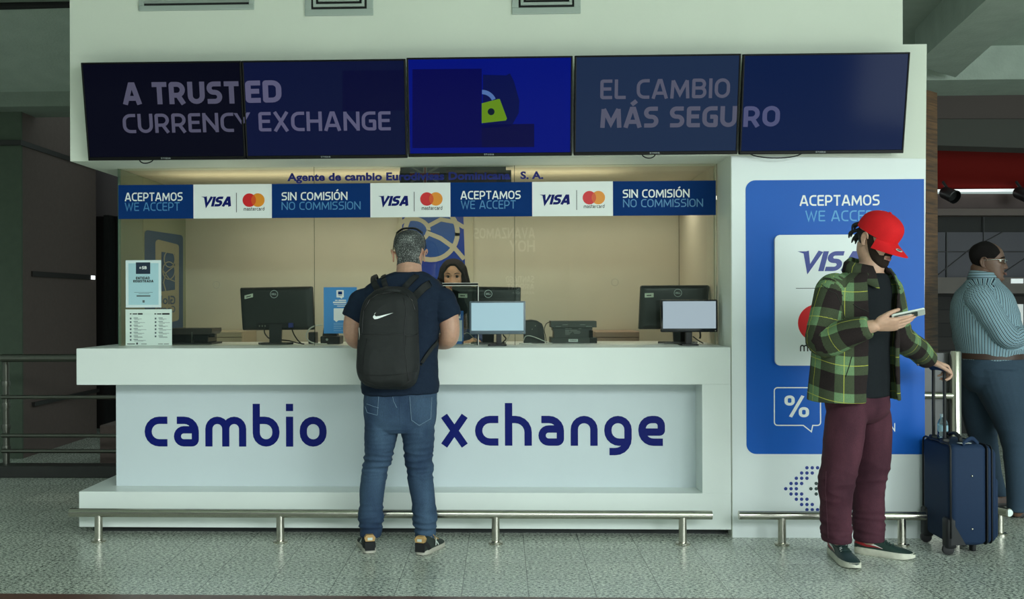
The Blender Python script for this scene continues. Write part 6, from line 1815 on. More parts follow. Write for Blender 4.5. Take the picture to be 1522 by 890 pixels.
sl_r = ([rarm[0] + Vector((.05, .05, .012)), rarm[0] + Vector((0, 0, .0)), rarm[0].lerp(rarm[1], .5) + Vector((-.012, 0, 0)), rarm[1] + Vector((-.006, .0, -.004)), rarm[2] + Vector((0, 0, -.004)), rarm[2].lerp(rarm[3], .80)], [.070, .082, .077, .074, .066, .050])
sl_l = ([larm[0] + Vector((-.05, -.04, .012)), larm[0], larm[0].lerp(larm[1], .5), larm[1], larm[2], larm[2].lerp(larm[3], .82)], [.068, .080, .074, .070, .064, .052])
SL = []
for P, R in (sl_r, sl_l):
    O, Rr = spline(P, R, 8); mb.tube(O, Rr, 28); SL.append((O[6:], Rr[6:]))
zel = rarm[1]; zel2 = larm[1]
def jk_w(p):
    e1 = math.exp(-((p - zel).length / .11) ** 2) + math.exp(-((p - zel2).length / .11) ** 2)
    return .005 * nz(p, 4, 4, 4, 2) + .0035 * ridge(p, 6, 6, 7, 6) + .009 * e1 * ridge(p, 10, 10, 17, 3)
me = fuse(mb, .0055, 3, jk_w)
def tors(p):
    c = q(1270, 500); w = p - Vector((c.x, c.y, p.z)); x, y = w.dot(RB), w.dot(FB)
    a_ = math.atan2(x / .225, y / .155); r_ = math.hypot(x / .225, y / .155)
    # arc length round the body
    return a_ * .195, p.z + .02 * math.sin(a_ * 2), abs(r_ - 1) * .17 - .005
cloth_uv(me, tors, SL)
jk = link_mesh('plaid_shirt', me, plaid, man)
bjk = bvh_of(jk)
# collar lying open
def collar_part(sg):
    mb = MB(); rs = []; n = 18
    for k in range(n + 1):
        u = k / n
        t_ = math.radians(180 - u * 146) * sg
        e = .9
        c = q(1288.5, 396 + 4 * u); a_, b_ = .098, .086
        base = c + RB * (a_ * math.sin(t_)) + FB * (b_ * math.cos(t_)) + UZ * (.012 - .030 * u)
        o = (RB * (math.sin(t_) * 1.0) + FB * (math.cos(t_) * .9)).normalized()
        top = base + UZ * (.036 - .008 * u) - o * .004
        drop = .052 + .060 * u ** 2
        low = top + o * (.026 + .034 * u) - UZ * drop + FB * (.012 * u)
        th_ = .0045
        mid = top.lerp(low, .35) + o * .012 + UZ * .006
        rs.append([base, top - o * .002, top + o * .004 + UZ * .003, mid, low, low - o * th_ * 1.4, mid - o * th_ * 1.6 - UZ * .003, base + o * .005])
    mb.rings(rs); return mb
for sg in (1, -1):
    mb = collar_part(sg); bmesh.ops.recalc_face_normals(mb.bm, faces=mb.bm.faces)
    bmesh.ops.subdivide_edges(mb.bm, edges=mb.bm.edges, cuts=1, use_grid_fill=True)
    me = bpy.data.meshes.new('collar'); mb.bm.to_mesh(me); mb.bm.free()
    cc = q(1288.5, 402)
    def ctor(p):
        w = p - cc; return math.atan2(w.dot(RB), w.dot(FB)) * .13, p.z, 0
    cloth_uv(me, ctor, [])
    link_mesh('collar', me, plaid, man, True)
# cuffs, buttons, chest pocket flap
btn = mat('shirt_button', rgb(96, 88, 70), .4)
mb = MB()
for py in (538, 566):
    p = on(bjk, 1309.5 - (py - 538) * -.03, py, .004)
    if p is not None: mb.ball(p, .007, .004, .007, seg=12, rg=8)
p = on(bjk, 1364.5, 541, .003)
if p is not None: mb.ball(p, .007, .005, .007, seg=12, rg=8)
mb.build('buttons', btn, man, smooth=True)
on_line(bjk, [(1268, 452), (1275, 457), (1290, 463), (1301, 458)], .0022, 'pocket_flap', mat('plaid_dark_seam', rgb(36, 38, 32), .9), man, .001)
on_line(bjk, [(1257, 560), (1262, 545), (1266, 530)], .002, 'side_pocket_seam', MATS['plaid_dark_seam'], man, .001)
on_line(bjk, [(1221, 423), (1232, 431), (1243, 436), (1252, 455), (1256, 474)], .0018, 'armhole_seam', MATS['plaid_dark_seam'], man, .0006)
# maroon corduroy trousers
maroon = jeans_mat('maroon_corduroy', rgb(58, 28, 40), rgb(84, 46, 58), 500)
TH = FB
mb = MB()
def legs(rows, dy0, f, dep):
    R = dense(rows, 4); rs = []
    for py, cx, hw in R:
        c = q(cx, py, dy0); w = abs(q(cx + hw, py, dy0).x - c.x); rs.append(ering(c, w, w * dep, f, 2.1, 30))
    mb.rings(rs)
mb.rings([ering(q(r[1], r[0], .0), r[2], r[3], FB, 2.5, 44) for r in dense([(570, 1273, .172, .118), (590, 1273.5, .176, .122), (604, 1275, .176, .122), (614, 1275, .165, .112), (622, 1275, .13, .09), (628, 1275, .08, .06)], 4)])
legs([(596, 1264, 24), (614, 1258.5, 27), (640, 1255, 27), (662, 1252.5, 26.5), (690, 1248.5, 25), (712, 1244, 23.5), (735, 1242.5, 22), (760, 1242, 20.8), (785, 1243, 20.4), (804, 1244, 19.8)], -.07, Vector((.5, -1, 0)), 1.12)
legs([(596, 1290, 24), (614, 1293, 26), (640, 1296, 26), (662, 1296, 25), (690, 1295, 23.5), (712, 1291.5, 21.5), (735, 1290, 20.2), (760, 1291, 20.6), (785, 1291, 20.2), (803, 1291.5, 19.6)], .09, Vector((.7, -.7, 0)), 1.12)
zk1 = q(1245, 716).z; za1 = q(1245, 783).z
def tr_w(p):
    knee = math.exp(-((p.z - zk1) / .09) ** 2); ank = math.exp(-((p.z - za1) / .065) ** 2)
    return .003 * nz(p, 6, 6, 7, 4) + .010 * knee * (ridge(p, 5, 5, 16, 3) - .3) + .0025 * ridge(p, 8, 8, 10, 6) + .0085 * ank * (ridge(p, 5, 5, 30, 8) - .35)
me = fuse(mb, .0050, 7, tr_w)
trs = link_mesh('corduroy_trousers', me, maroon, man); btr = bvh_of(trs)
on_line(btr, [(1228, 700), (1227, 730), (1229, 760), (1231, 800)], .0016, 'outer_seam', mat('maroon_seam', rgb(78, 40, 54), .9), man, .0006)
# green sneakers with white and red side stripes
sh2 = dict(sole=mat('cream_sole', rgb(208, 206, 190), .6, noise_amt=.12, noise_scale=30), upper=mat('dark_green_leather', rgb(30, 52, 46), .5, noise_amt=.06, noise_scale=60), laces=mat('green_laces', rgb(36, 60, 54), .8))
shr = mat('stripe_red', rgb(150, 30, 38), .5); shw = mat('stripe_white', rgb(220, 222, 216), .5)
S1, ST1, P1, so1 = shoe(man, fl(1236, 820), fl(1273, 848), sh2, None, .034, 1.0, .115)
S2, ST2, P2, so2 = shoe(man, fl(1270, 820) + Vector((0, .0, 0)), fl(1361, 832), sh2, None, .034, 1.0, .115)
for S_, ST_, P_ in ((S1, ST1, P1), (S2, ST2, P2)):
    for sd in (-1, 1):
        uu = np.linspace(.0, .50, 14)
        up = [(max(u, .004), sd * np.interp(u, [0, .08, .25, .5], [.30, .50, .74, .86])) for u in uu]
        lo = [(max(u, .004), sd * np.interp(u, [0, .08, .25, .5], [.52, .70, .84, .88])) for u in uu]
        lo2 = [(max(u, .004), sd * np.interp(u, [0, .08, .25, .5], [.76, .86, .93, .89])) for u in uu]
        ST_('white_stripe', shw, (up, lo), .003); ST_('red_stripe', shr, (lo, lo2), .003)
mb = MB(); a_ = S1(.40, -.52, .004); b_ = S1(.52, -.52, .004); c_ = S1(.40, -.30, .004)
mb2 = MB(); put_text(mb2, 'FILA', S1(.56, -.34, .005), (S1(.40, -.34, .005) - S1(.56, -.34, .005)).normalized() * -1, (S1(.48, -.10, .005) - S1(.48, -.34, .005)).normalized(), .036, .014, w=.24)
put_ = mb2.build('lettering', shw, so1, normals=False)

# ------------------------------------------------------------------ phone
t = empty('phone', ph_c, 'phone with white frame and printed case held by the man in the red cap', 'phone')
pd = Vector((.90, -.30, .22)).normalized(); pn = Vector((-.30, .50, .80)); pn = (pn - pd * pn.dot(pd)).normalized(); pw = pn.cross(pd)
def ph(u, v, w): return ph_c + pd * u + pw * v + pn * w
def slab(u0, u1, v0, v1, w0, w1, r, nm, m, par=t):
    mb = MB(); ol = rrect(u0, u1, v0, v1, r, n=4); mb.prism([ph(u, v, w0) for u, v in ol], pn * (w1 - w0)); return mb.build(nm, m, par)
slab(-.072, .072, -.035, .035, -.004, .004, .009, 'case', mat('phone_case', rgb(216, 222, 216), .3))
slab(-.069, .069, -.032, .032, .0041, .0048, .008, 'screen', mat('phone_screen', rgb(30, 34, 38), .08))
slab(-.062, .04, -.028, .028, -.0052, -.0041, .006, 'back_print', mat('phone_print', rgb(60, 70, 66), .4))
slab(-.048, .014, -.016, .016, -.0062, -.0053, .006, 'label', shw)
slab(-.040, .004, -.006, .008, -.0070, -.0063, .003, 'label_print', ink)

# ------------------------------------------------------------------ suitcase
nb = mat('navy_polyester', rgb(24, 44, 72), .75, spec=.3, noise_amt=.12, noise_scale=320, bump=.12, bump_scale=600)
sb = mat('black_trim', rgb(20, 21, 24), .6)
sc = empty('suitcase', fl(1425, 822), 'navy blue upright fabric suitcase with extended handle and paper tag in front of the railing', 'suitcase')
# corner verticals from the photo: back-left, near edge, right; front of the case faces right
A = fl(1376, 806); B = fl(1412, 827); C_ = fl(1475, 816)
zt0 = at(1412, 660, B.y).z
z0s = .055
def sp_(u, v, z): return B + e1 * (u * wA) + e2 * (v * wC) + UZ * (z - 0)
def rbox(u0, u1, v0, v1, z0, z1, r=.03, n=5, lean=0.0):
    """upright rounded block of the case"""
    rc = min(r, abs(u1 - u0) * wA * .48, abs(v1 - v0) * wC * .48); ol = rrect(u0 * wA, u1 * wA, v0 * wC, v1 * wC, rc, n=n); rs = []
    for z, k in ((z0, r * .8), (z0 + r * .25, r * .28), (z0 + r * .7, .0), (z1 - r * .7, .0), (z1 - r * .25, r * .28), (z1, r * .8)):
        cu, cv = (u0 + u1) / 2 * wA, (v0 + v1) / 2 * wC
        ring = []
        for u, v in ol:
            hu, hv = abs(u1 - u0) * wA / 2, abs(v1 - v0) * wC / 2; u2 = cu + (u - cu) * (1 - min(k / hu, .7)); v2 = cv + (v - cv) * (1 - min(k / hv, .5))
            ring.append(B + e1 * u2 + e2 * v2 + UZ * z)
        rs.append(ring)
    return rs
mb = MB(); mb.rings(rbox(0, 1, 0, .80, z0s, zt0 - .002, .035)); mb.build('shell', nb, sc, auto=50)
mb = MB(); mb.rings(rbox(.02, .98, .805, .90, z0s + .01, zt0 - .012, .030)); mb.build('expander', nb, sc, auto=50)
mb = MB(); mb.rings(rbox(.03, .97, .91, 1.0, z0s + .02, zt0 - .03, .028)); mb.build('front_panel', nb, sc, auto=50)
mb = MB(); mb.rings(rbox(.10, .90, 1.0, 1.10, z0s + .03, z0s + (zt0 - z0s) * .66, .028)); mb.build('front_pocket', nb, sc, auto=50)
mb = MB(); mb.rings(rbox(.006, .994, .79, .815, z0s + .002, zt0 - .004, .033)); mb.build('zip_tape', sb, sc, auto=50)
mb = MB(); mb.rings(rbox(.012, .988, .895, .915, z0s + .008, zt0 - .010, .031)); mb.build('zip_tape', sb, sc, auto=50)
def edge_pipe(v, nm, r=.0055):
    P = []
    for k in range(4):
        pass
    u0, u1 = .0, 1.0; zt_, zb_ = zt0 - .002, z0s
    pts = [sp_(u0, v, zb_ + .04), sp_(u0, v, zt_ - .03), sp_(u0 + .03, v, zt_ - .008), sp_(u0 + .09, v, zt_ + .001), sp_(u1 - .09, v, zt_ + .001), sp_(u1 - .03, v, zt_ - .008), sp_(u1, v, zt_ - .03), sp_(u1, v, zb_ + .04)]
    mb = MB(); mb.tube(pts, r, 8); mb.build(nm, sb, sc, smooth=True)
edge_pipe(.02, 'piping')
# wheels with housings and a front foot
for u in (.10, .90):
    mb = MB(); mb.rings(rbox(u - .10, u + .10, -.06, .16, .038, .20, .016)); hsg = mb.build('wheel_housing', sb, sc, auto=50)
    mb = MB(); c = sp_(u, .02, .030); ax = e1; rs = []
    for r_, h_ in ((0, -.013), (.020, -.013), (.0295, -.009), (.0295, .009), (.020, .013), (0, .013)):
        rs.append([c + ax * h_ + e2 * (r_ * math.cos(k * math.pi / 12)) + UZ * (r_ * math.sin(k * math.pi / 12)) for k in range(24)])
    mb.rings(rs); mb.build('wheel', mat('wheel_rubber', rgb(30, 30, 32), .6), hsg, auto=40)
mb = MB(); mb.rings(rbox(.3, .42, .66, .76, .0008, z0s + .01, .008)); mb.build('foot', sb, sc, auto=50)
mb = MB(); mb.rings(rbox(.62, .74, .66, .76, .0008, z0s + .01, .008)); mb.build('foot', sb, sc, auto=50)
mb = MB(); mb.prism([sp_(-.006, .02, z0s + .005), sp_(-.006, .34, z0s + .005), sp_(-.006, .10, z0s + .11), sp_(-.006, .02, z0s + .17)], e1 * .01); mb.build('corner_guard', sb, sc)
# telescopic handle
gz = at(1405, 549, B.y + .1).z
hA = at(1391, 600, (B + e1 * (.72 * wA)).y); 
for u in (.30, .70):
    mb = MB(); b0 = sp_(u, .08, zt0 - .02); b1 = sp_(u, .08, gz)
    mb.tube([b0, b1], .0085, 12); mb.build('handle_rod', sb, sc, auto=40)
    mb = MB(); mb.rings(rbox(u - .06, u + .06, .0, .16, zt0 - .012, zt0 + .018, .008)); mb.build('rod_socket', sb, sc, auto=50)
mb = MB(); ctube(mb, [sp_(.24, .08, gz), sp_(.40, .08, gz + .006), sp_(.60, .08, gz + .006), sp_(.76, .08, gz)], [.015, .0165, .0165, .015], 14); mb.build('handle_grip', sb, sc, smooth=True)
mb = MB(); ctube(mb, [sp_(.30, .42, zt0 - .004), sp_(.34, .42, zt0 + .022), sp_(.5, .42, zt0 + .036), sp_(.66, .42, zt0 + .022), sp_(.70, .42, zt0 - .004)], [.011, .012, .014, .012, .011], 12, .7); mb.build('top_handle', sb, sc, smooth=True)
mb = MB(); ctube(mb, [sp_(.02, .30, zt0 - .0), sp_(.06, .42, zt0 + .020), sp_(.10, .55, zt0 + .024), sp_(.12, .66, zt0 + .002)], [.010, .012, .012, .010], 12, .7); mb.build('carry_strap', nb, sc, smooth=True)
mb = MB(); mb.prism([sp_(.00, .22, zt0 + .0035), sp_(.07, .20, zt0 + .0035), sp_(.10, .46, zt0 + .0035), sp_(.02, .48, zt0 + .0035)], UZ * .0012); mb.build('paper_tag', shw, sc)
mb = MB()
for z in (z0s + (zt0 - z0s) * .69, z0s + (zt0 - z0s) * .17):
    c = sp_(0, .47, z); mb.ball(c - e1 * .001, .006, .006, .006, seg=12, rg=8)
mb.build('rivets', steel, sc, smooth=True)
mb = MB(); c = sp_(.2, 1.02, z0s + (zt0 - z0s) * .62); ctube(mb, [c, c + UZ * -.03, c + UZ * -.045], [.004, .0035, .005], 8); mb.build('zip_pull', steel, sc, smooth=True)
# clear water bottle on top, between the rods
bc = sp_(.50, .16, zt0 + .002)
t = empty('water_bottle', bc, 'clear plastic water bottle standing on top of the suitcase behind the handle rods', 'bottle')
pet = glass_mat('clear_plastic', (.78, .88, .90, 1), 1.5)
mb = MB(); mb.lathe(bc, [(0, .001), (.024, .001), (.027, .006), (.027, .03), (.025, .035), (.027, .04), (.027, .085), (.020, .105), (.011, .118), (.011, .128), (0, .128)], 24); mb.build('bottle_body', pet, t, smooth=True)
mb = MB(); mb.lathe(bc, [(0, .122), (.0135, .122), (.0135, .137), (0, .137)], 20); mb.build('cap', mat('bottle_cap', rgb(200, 216, 222), .4), t, auto=40)
mb = MB(); mb.lathe(bc, [(.0273, .045), (.0276, .046), (.0276, .076), (.0273, .077)], 24); mb.build('wrapper', mat('bottle_label', rgb(150, 186, 200), .4), t, smooth=True)
# ================================================================== the man in the striped shirt
Y0 = 6.37
def q(px, py, dy=0.0): return at(px, py, Y0 + dy)
gent = empty('person', (fl(1508, 766).x, Y0, 0), 'man in blue striped shirt and glasses standing in profile at the right edge', 'person')
skin3 = skin_mat('dark_skin', rgb(104, 76, 62))
FG = Vector((.99, -.10, 0)).normalized(); RG = Vector((FG.y, -FG.x, 0))
hM = headM(q(1467, 388.5), (.90, -.44, -.06), (0, 0, 1), 1.05)
ra = [q(1457, 446, -.15), q(1478, 478, -.19), q(1497, 501, -.20), q(1520, 499, -.16), q(1545, 494, -.06)]
la = [q(1478, 446, .18), q(1496, 478, .22), q(1510, 498, .22), q(1530, 497, .14), q(1552, 494, .02)]
mb = MB(); add_head(mb, hM, nose=.95)
ctube(mb, [hM @ Vector((0, -.03, -.05)), q(1461, 412, 0), q(1459, 428, .0)], [.062, .066, .08], 24)
mb.rings([ering(q(r[1], r[0]), r[2], r[3], FG) for r in dense([(420, 1459, .09, .08), (434, 1459, .16, .12), (480, 1464, .17, .15), (530, 1470, .16, .15), (560, 1473, .15, .13)], 5)])
ctube(mb, ra, [.055, .050, .044, .040, .032], 18); ctube(mb, la, [.055, .050, .044, .040, .032], 18)
add_hand(mb, ra[-1], (.9, .4, .1), (.1, -.9, .3), (0, .3, 1), [(.3, .4, .3)] * 4, .05); add_hand(mb, la[-1], (.9, -.4, .1), (.1, .9, .3), (0, -.3, 1), [(.3, .4, .3)] * 4, .05)
LN = [(548, 1478, 36, -.05), (575, 1486, 34, -.06), (600, 1494, 29.5, -.06), (630, 1502, 22, -.06), (657, 1507.5, 17.5, -.06), (690, 1509.5, 15.5, -.05), (720, 1510.5, 14, -.03), (752, 1511, 12.8, .0), (760, 1511, 12.6, .0)]
LF = [(548, 1458, 28, .09), (575, 1455.5, 27, .12), (600, 1455, 25, .16), (640, 1459, 20.5, .22), (690, 1470, 16, .30), (722, 1480, 13, .36), (736, 1484, 12, .40)]
for L_ in (LN, LF):
    ctube(mb, [q(r[1], r[0], r[3]) for r in (L_[1], L_[3], L_[-1])], [.07, .05, .036], 16)
me = fuse(mb, .0034, 2); link_mesh('body', me, skin3, gent)
def gm_(p, a, t):
    if math.cos(a) > .80: return 0
    if abs(p.x) > .05 and p.y > -.02 and t < .56: return 0
    return max(0, min(1, (t - (.30 + .42 * max(0, math.cos(a) + .15))) / .05))
hair_shell('hair', hM, mat('cropped_black_hair', rgb(24, 20, 20), .9, spec=.2, noise_amt=.4, noise_scale=500, bump=.5, bump_scale=600), gent, .0050, gm_, .0006, 400)
mb = MB()
for s_ in (-1, 1): ctube(mb, [hM @ Vector((s_ * .014, .090, .023)), hM @ Vector((s_ * .032, .089, .028)), hM @ Vector((s_ * .050, .073, .022))], [.003, .004, .0025], 8, .6)
mb.build('eyebrows', MATS['cropped_black_hair'], gent, smooth=True)
mb = MB()
for s_ in (-1, 1): mb.ball(hM @ Vector((s_ * .031, .0635, .007)), .0125)
mb.build('eyes', mat('eye_white', rgb(220, 214, 206), .2), gent, smooth=True)
mb = MB(); ctube(mb, [hM @ Vector((-.021, .095, -.0655)), hM @ Vector((0, .1025, -.0645)), hM @ Vector((.021, .095, -.0655))], [.002, .0048, .002], 8); ctube(mb, [hM @ Vector((-.020, .095, -.067)), hM @ Vector((0, .103, -.0725)), hM @ Vector((.020, .095, -.067))], [.002, .006, .002], 8)
mb.build('lips', mat('dark_lips', rgb(110, 70, 62), .5), gent, smooth=True)
# glasses
gls = empty('eyeglasses', hM @ Vector((0, .1, 0)), 'thin silver eyeglasses worn by the man in the striped shirt', 'glasses')
wire = mat('silver_wire', rgb(190, 196, 196), .2, 1.0)
mb = MB()
for s_ in (-1, 1):
    c = Vector((s_ * .033, .098, .004)); P = [hM @ (c + Vector((.025 * spw(math.cos(k * .2618), .7), -.004 * abs(math.cos(k * .2618)) * 1.0, .017 * spw(math.sin(k * .2618), .7)))) for k in range(25)]
    mb.tube(P, .0013, 6)
    mb.tube([hM @ Vector((s_ * x, y, z)) for x, y, z in ((.058, .094, .012), (.074, .085, .013), (.080, .03, .010), (.081, -.008, .006), (.080, -.03, -.012))], .0015, 6)
mb.tube([hM @ Vector((x, y, z)) for x, y, z in ((-.009, .099, .008), (0, .106, .011), (.009, .099, .008))], .0014, 6)
mb.build('frame', wire, gls, smooth=True)
mb = MB()
for s_ in (-1, 1):
    c = Vector((s_ * .033, .0975, .004)); mb.poly([hM @ (c + Vector((.0245 * spw(math.cos(k * .2618), .7), -.004 * abs(math.cos(k * .2618)), .0165 * spw(math.sin(k * .2618), .7)))) for k in range(24)])
mb.build('lenses', glass, gls)
def stripe_mat():
    m = bpy.data.materials.new('striped_shirt'); m.use_nodes = True
    nt = m.node_tree; N = nt.nodes; Lk = nt.links; b = N['Principled BSDF']
    at_ = N.new('ShaderNodeAttribute'); at_.attribute_name = 'cloth'; sp = N.new('ShaderNodeSeparateXYZ'); Lk.new(at_.outputs['Vector'], sp.inputs[0])
    d = N.new('ShaderNodeMath'); d.operation = 'DIVIDE'; d.inputs[1].default_value = .0165; Lk.new(sp.outputs[0], d.inputs[0])
    f = N.new('ShaderNodeMath'); f.operation = 'FRACT'; Lk.new(d.outputs[0], f.inputs[0])
    r = N.new('ShaderNodeValToRGB'); r.color_ramp.interpolation = 'CONSTANT'
    r.color_ramp.elements[0].color = rgb(136, 164, 178); r.color_ramp.elements[1].position = .36; r.color_ramp.elements[1].color = rgb(28, 40, 52)
    e = r.color_ramp.elements.new(.62); e.color = rgb(160, 184, 192); e = r.color_ramp.elements.new(.86); e.color = rgb(80, 112, 130)
    Lk.new(f.outputs[0], r.inputs['Fac']); Lk.new(r.outputs['Color'], b.inputs['Base Color']); b.inputs['Roughness'].default_value = .85; b.inputs['Specular IOR Level'].default_value = .2
    return m
SRW = [(414, 1461, .085, .082), (419, 1460, .11, .095), (427, 1459.5, .155, .12), (437, 1460, .19, .15), (455, 1461.5, .205, .178), (480, 1465, .20, .190), (505, 1470, .20, .196), (519, 1472, .20, .190), (529, 1471, .19, .178), (535, 1470.5, .185, .172)]
mb = MB(); mb.rings([ering(q(r[1], r[0]), r[2], r[3], FG, 2.3, 44) for r in dense(SRW, 3)])
SL = []
for A_, sg in ((ra, 1), (la, -1)):
    P = [A_[0] + RG * (-.05 * sg) + UZ * .015, A_[0] + UZ * .002, A_[1], A_[2], A_[3].lerp(A_[2], .2)]
    O, R = spline(P, [.070, .080, .072, .066, .056], 8); mb.tube(O, R, 24); SL.append((O[4:], R[4:]))
ge = ra[2]
me = fuse(mb, .0055, 3, lambda p: .004 * nz(p, 5, 5, 5, 3) + .0045 * ridge(p, 7, 7, 9, 1) + .006 * math.exp(-((p - ge).length / .10) ** 2) * ridge(p, 12, 12, 18, 2))
def gt(p):
    c = q(1465, 480); w = p - Vector((c.x, c.y, p.z)); x, y = w.dot(RG), w.dot(FG)
    return math.atan2(x, y) * .20, p.z, abs(math.hypot(x / .20, y / .185) - 1) * .18 - .004
cloth_uv(me, gt, SL)
link_mesh('striped_shirt', me, stripe_mat(), gent)
mb = MB(); rs = []
for k in range(25):
    t_ = 2 * math.pi * k / 24
    if k == 24: break
    dr = RG * math.sin(t_) + FG * math.cos(t_); base = q(1461.5, 413) + dr * .074 + UZ * (-.012 * math.cos(t_)); top = base + UZ * .036 - dr * .004; low = base + dr * .020 + UZ * (-.016 - .018 * max(0, math.cos(t_)))
    rs.append([base, top, top + dr * .006, low, low - dr * .006])
R0 = [[mb.bm.verts.new(p) for p in r] for r in rs]
for i in range(24):
    a_, b_ = R0[i], R0[(i + 1) % 24]
    for k in range(5): mb.bm.faces.new((a_[k], a_[(k + 1) % 5], b_[(k + 1) % 5], b_[k]))
bmesh.ops.recalc_face_normals(mb.bm, faces=mb.bm.faces)
me = bpy.data.meshes.new('shirt_collar'); mb.bm.to_mesh(me); mb.bm.free()
c0_ = q(1461.5, 413); cloth_uv(me, lambda p: (p.z, math.atan2((p - c0_).dot(RG), (p - c0_).dot(FG)) * .08, 0), [])
link_mesh('shirt_collar', me, bpy.data.materials['striped_shirt'], gent, True)
# trousers, belt, shoes
blt = mat('slate_blue_cotton', rgb(42, 62, 80), .85, noise_amt=.12, noise_scale=200, bump=.1, bump_scale=400)
mb = MB()
mb.rings([ering(q(r[1], r[0]), r[2], r[3], FG, 2.4, 40) for r in dense([(524, 1471, .186, .176), (540, 1472, .19, .182), (556, 1474, .188, .180), (572, 1475, .17, .16), (582, 1475, .13, .12)], 4)])
for L_ in (LN, LF):
    rs = []
    for py, cx, hw, dy in dense(L_, 4):
        c = q(cx, py, dy); w = hw / 235; rs.append(ering(c, w * 1.05, w, FG, 2.1, 26))
    mb.rings(rs)
zkn = q(1500, 650).z
me = fuse(mb, .0055, 5, lambda p: .004 * nz(p, 5, 5, 6, 2) + .005 * (math.exp(-((p.z - zkn) / .12) ** 2) + math.exp(-((p.z - .95) / .12) ** 2)) * (ridge(p, 6, 6, 14, 4) - .3))
tr3 = link_mesh('trousers', me, blt, gent)
mb = MB(); rs = []
for r_, z_ in ((1.0, 0), (1.045, .002), (1.045, .036), (1.0, .038)):
    c = q(1471, 532.5); rs.append(ering(c + UZ * z_, .186 * r_ + .002, .176 * r_ + .002, FG, 2.35, 40))
mb.rings(rs); mb.build('belt', mat('brown_belt', rgb(62, 42, 34), .5), gent, auto=50)
sh3 = dict(sole=mat('dark_sole', rgb(30, 27, 26), .6), upper=mat('brown_leather', rgb(66, 46, 38), .45), laces=mat('brown_laces', rgb(40, 30, 26), .8))
shoe(gent, fl(1503, 768), fl(1503, 768) + Vector((.28, .06, 0)), sh3, None, .022, 1.0, .10)
far = q(1484, 736, .40); far.z = 0
sh4 = dict(sole=sh3['sole'], upper=mat('grey_leather', rgb(92, 90, 96), .45), laces=sh3['laces'])
shoe(gent, far - Vector((.07, .02, 0)), far + Vector((.20, .06, 0)), sh3, None, .022, 1.0, .10)

# ================================================================== the clerk behind the glass
Y0 = 6.96
cl = empty('person', (at(675, 450, Y0).x, Y0, 0), 'woman clerk with long dark hair standing behind the glass and monitor', 'person')
skin4 = skin_mat('olive_skin', rgb(206, 158, 128))
FC = Vector((-.10, -1, 0)).normalized(); RC = Vector((FC.y, -FC.x, 0))
hM = headM(q(673.5, 412.3), (-.02, -1, -.05), (0, 0, 1), .96)
al_ = [q(700, 463, .03), q(712, 497, .02), q(712, 511, -.16), q(703, 507.5, -.38)]
ar_ = [q(648, 463, .03), q(640, 497, .02), q(643, 511, -.16), q(655, 507.5, -.38)]
mb = MB(); add_head(mb, hM, True, .85)
ctube(mb, [hM @ Vector((0, -.025, -.06)), q(674, 440, .02), q(674, 452, .02)], [.048, .050, .07], 20)
mb.rings([ering(q(r[1], r[0]), r[2], r[3], FC) for r in dense([(446, 674, .07, .06), (454, 674, .13, .07), (480, 674, .14, .08), (560, 674, .13, .09), (640, 674, .15, .10)], 6)])
for A_ in (al_, ar_): ctube(mb, A_, [.044, .038, .034, .025], 18)
add_hand(mb, al_[-1], (-.45, -.85, -.08), (0, 0, 1), (-.9, .4, 0), [(.15, .3, .25)] * 4, .05, .9); add_hand(mb, ar_[-1], (.45, -.85, -.08), (0, 0, 1), (.9, .4, 0), [(.15, .3, .25)] * 4, .05, .9)
for sx in (-.085, .085):
    c = q(674, 640); ctube(mb, [Vector((c.x + sx, Y0, .80)), Vector((c.x + sx, Y0, .45)), Vector((c.x + sx, Y0, .09))], [.08, .055, .038], 16)
me = fuse(mb, .0030, 2); link_mesh('body', me, skin4, cl)
hb = mat('dark_brown_hair', rgb(28, 19, 17), .7, spec=.15, noise_amt=.35, noise_scale=120, stretch=(8, 8, .6), bump=.4, bump_scale=160)
def cm_(p, a, t):
    ca = math.cos(a)
    if ca > 0:
        hl = .845 - 1.9 * max(0, abs(p.x) - .030) - .10 * max(0, abs(p.x) - .015) / .03
        lim = hl if abs(p.x) < .066 else .0
        return max(0, min(1, (t - lim) / .04))
    return 1
hair_shell('hair', hM, hb, cl, lambda p, a, t: .013 + .012 * max(0, t - .3), cm_, .002, 60, True)
mb = MB()
for s_ in (-1, 1):
    for (x0, y0, x1, y1, r0, r1) in ((.072, .035, .088, .020, .016, .022), (.082, .0, .100, -.005, .024, .030), (.070, -.05, .085, -.05, .036, .04)):
        ctube(mb, [hM @ Vector((s_ * (x0 - .012), y0, .065)), hM @ Vector((s_ * x0, y0, .01)), hM @ Vector((s_ * x1, y1, -.08)), hM @ Vector((s_ * (x1 + .002), y1 + .01, -.20))], [r0, r0, r1, r1 * .7], 14)
ctube(mb, [hM @ Vector((0, -.07, .03)), hM @ Vector((0, -.09, -.08)), hM @ Vector((0, -.10, -.20))], [.07, .075, .06], 18)
me = fuse(mb, .004, 3, lambda p: .0016 * ridge(p, 120, 120, 5, 1)); link_mesh('hair_lengths', me, hb, cl)
ew = mat('eye_white_dim', rgb(168, 150, 138), .35)
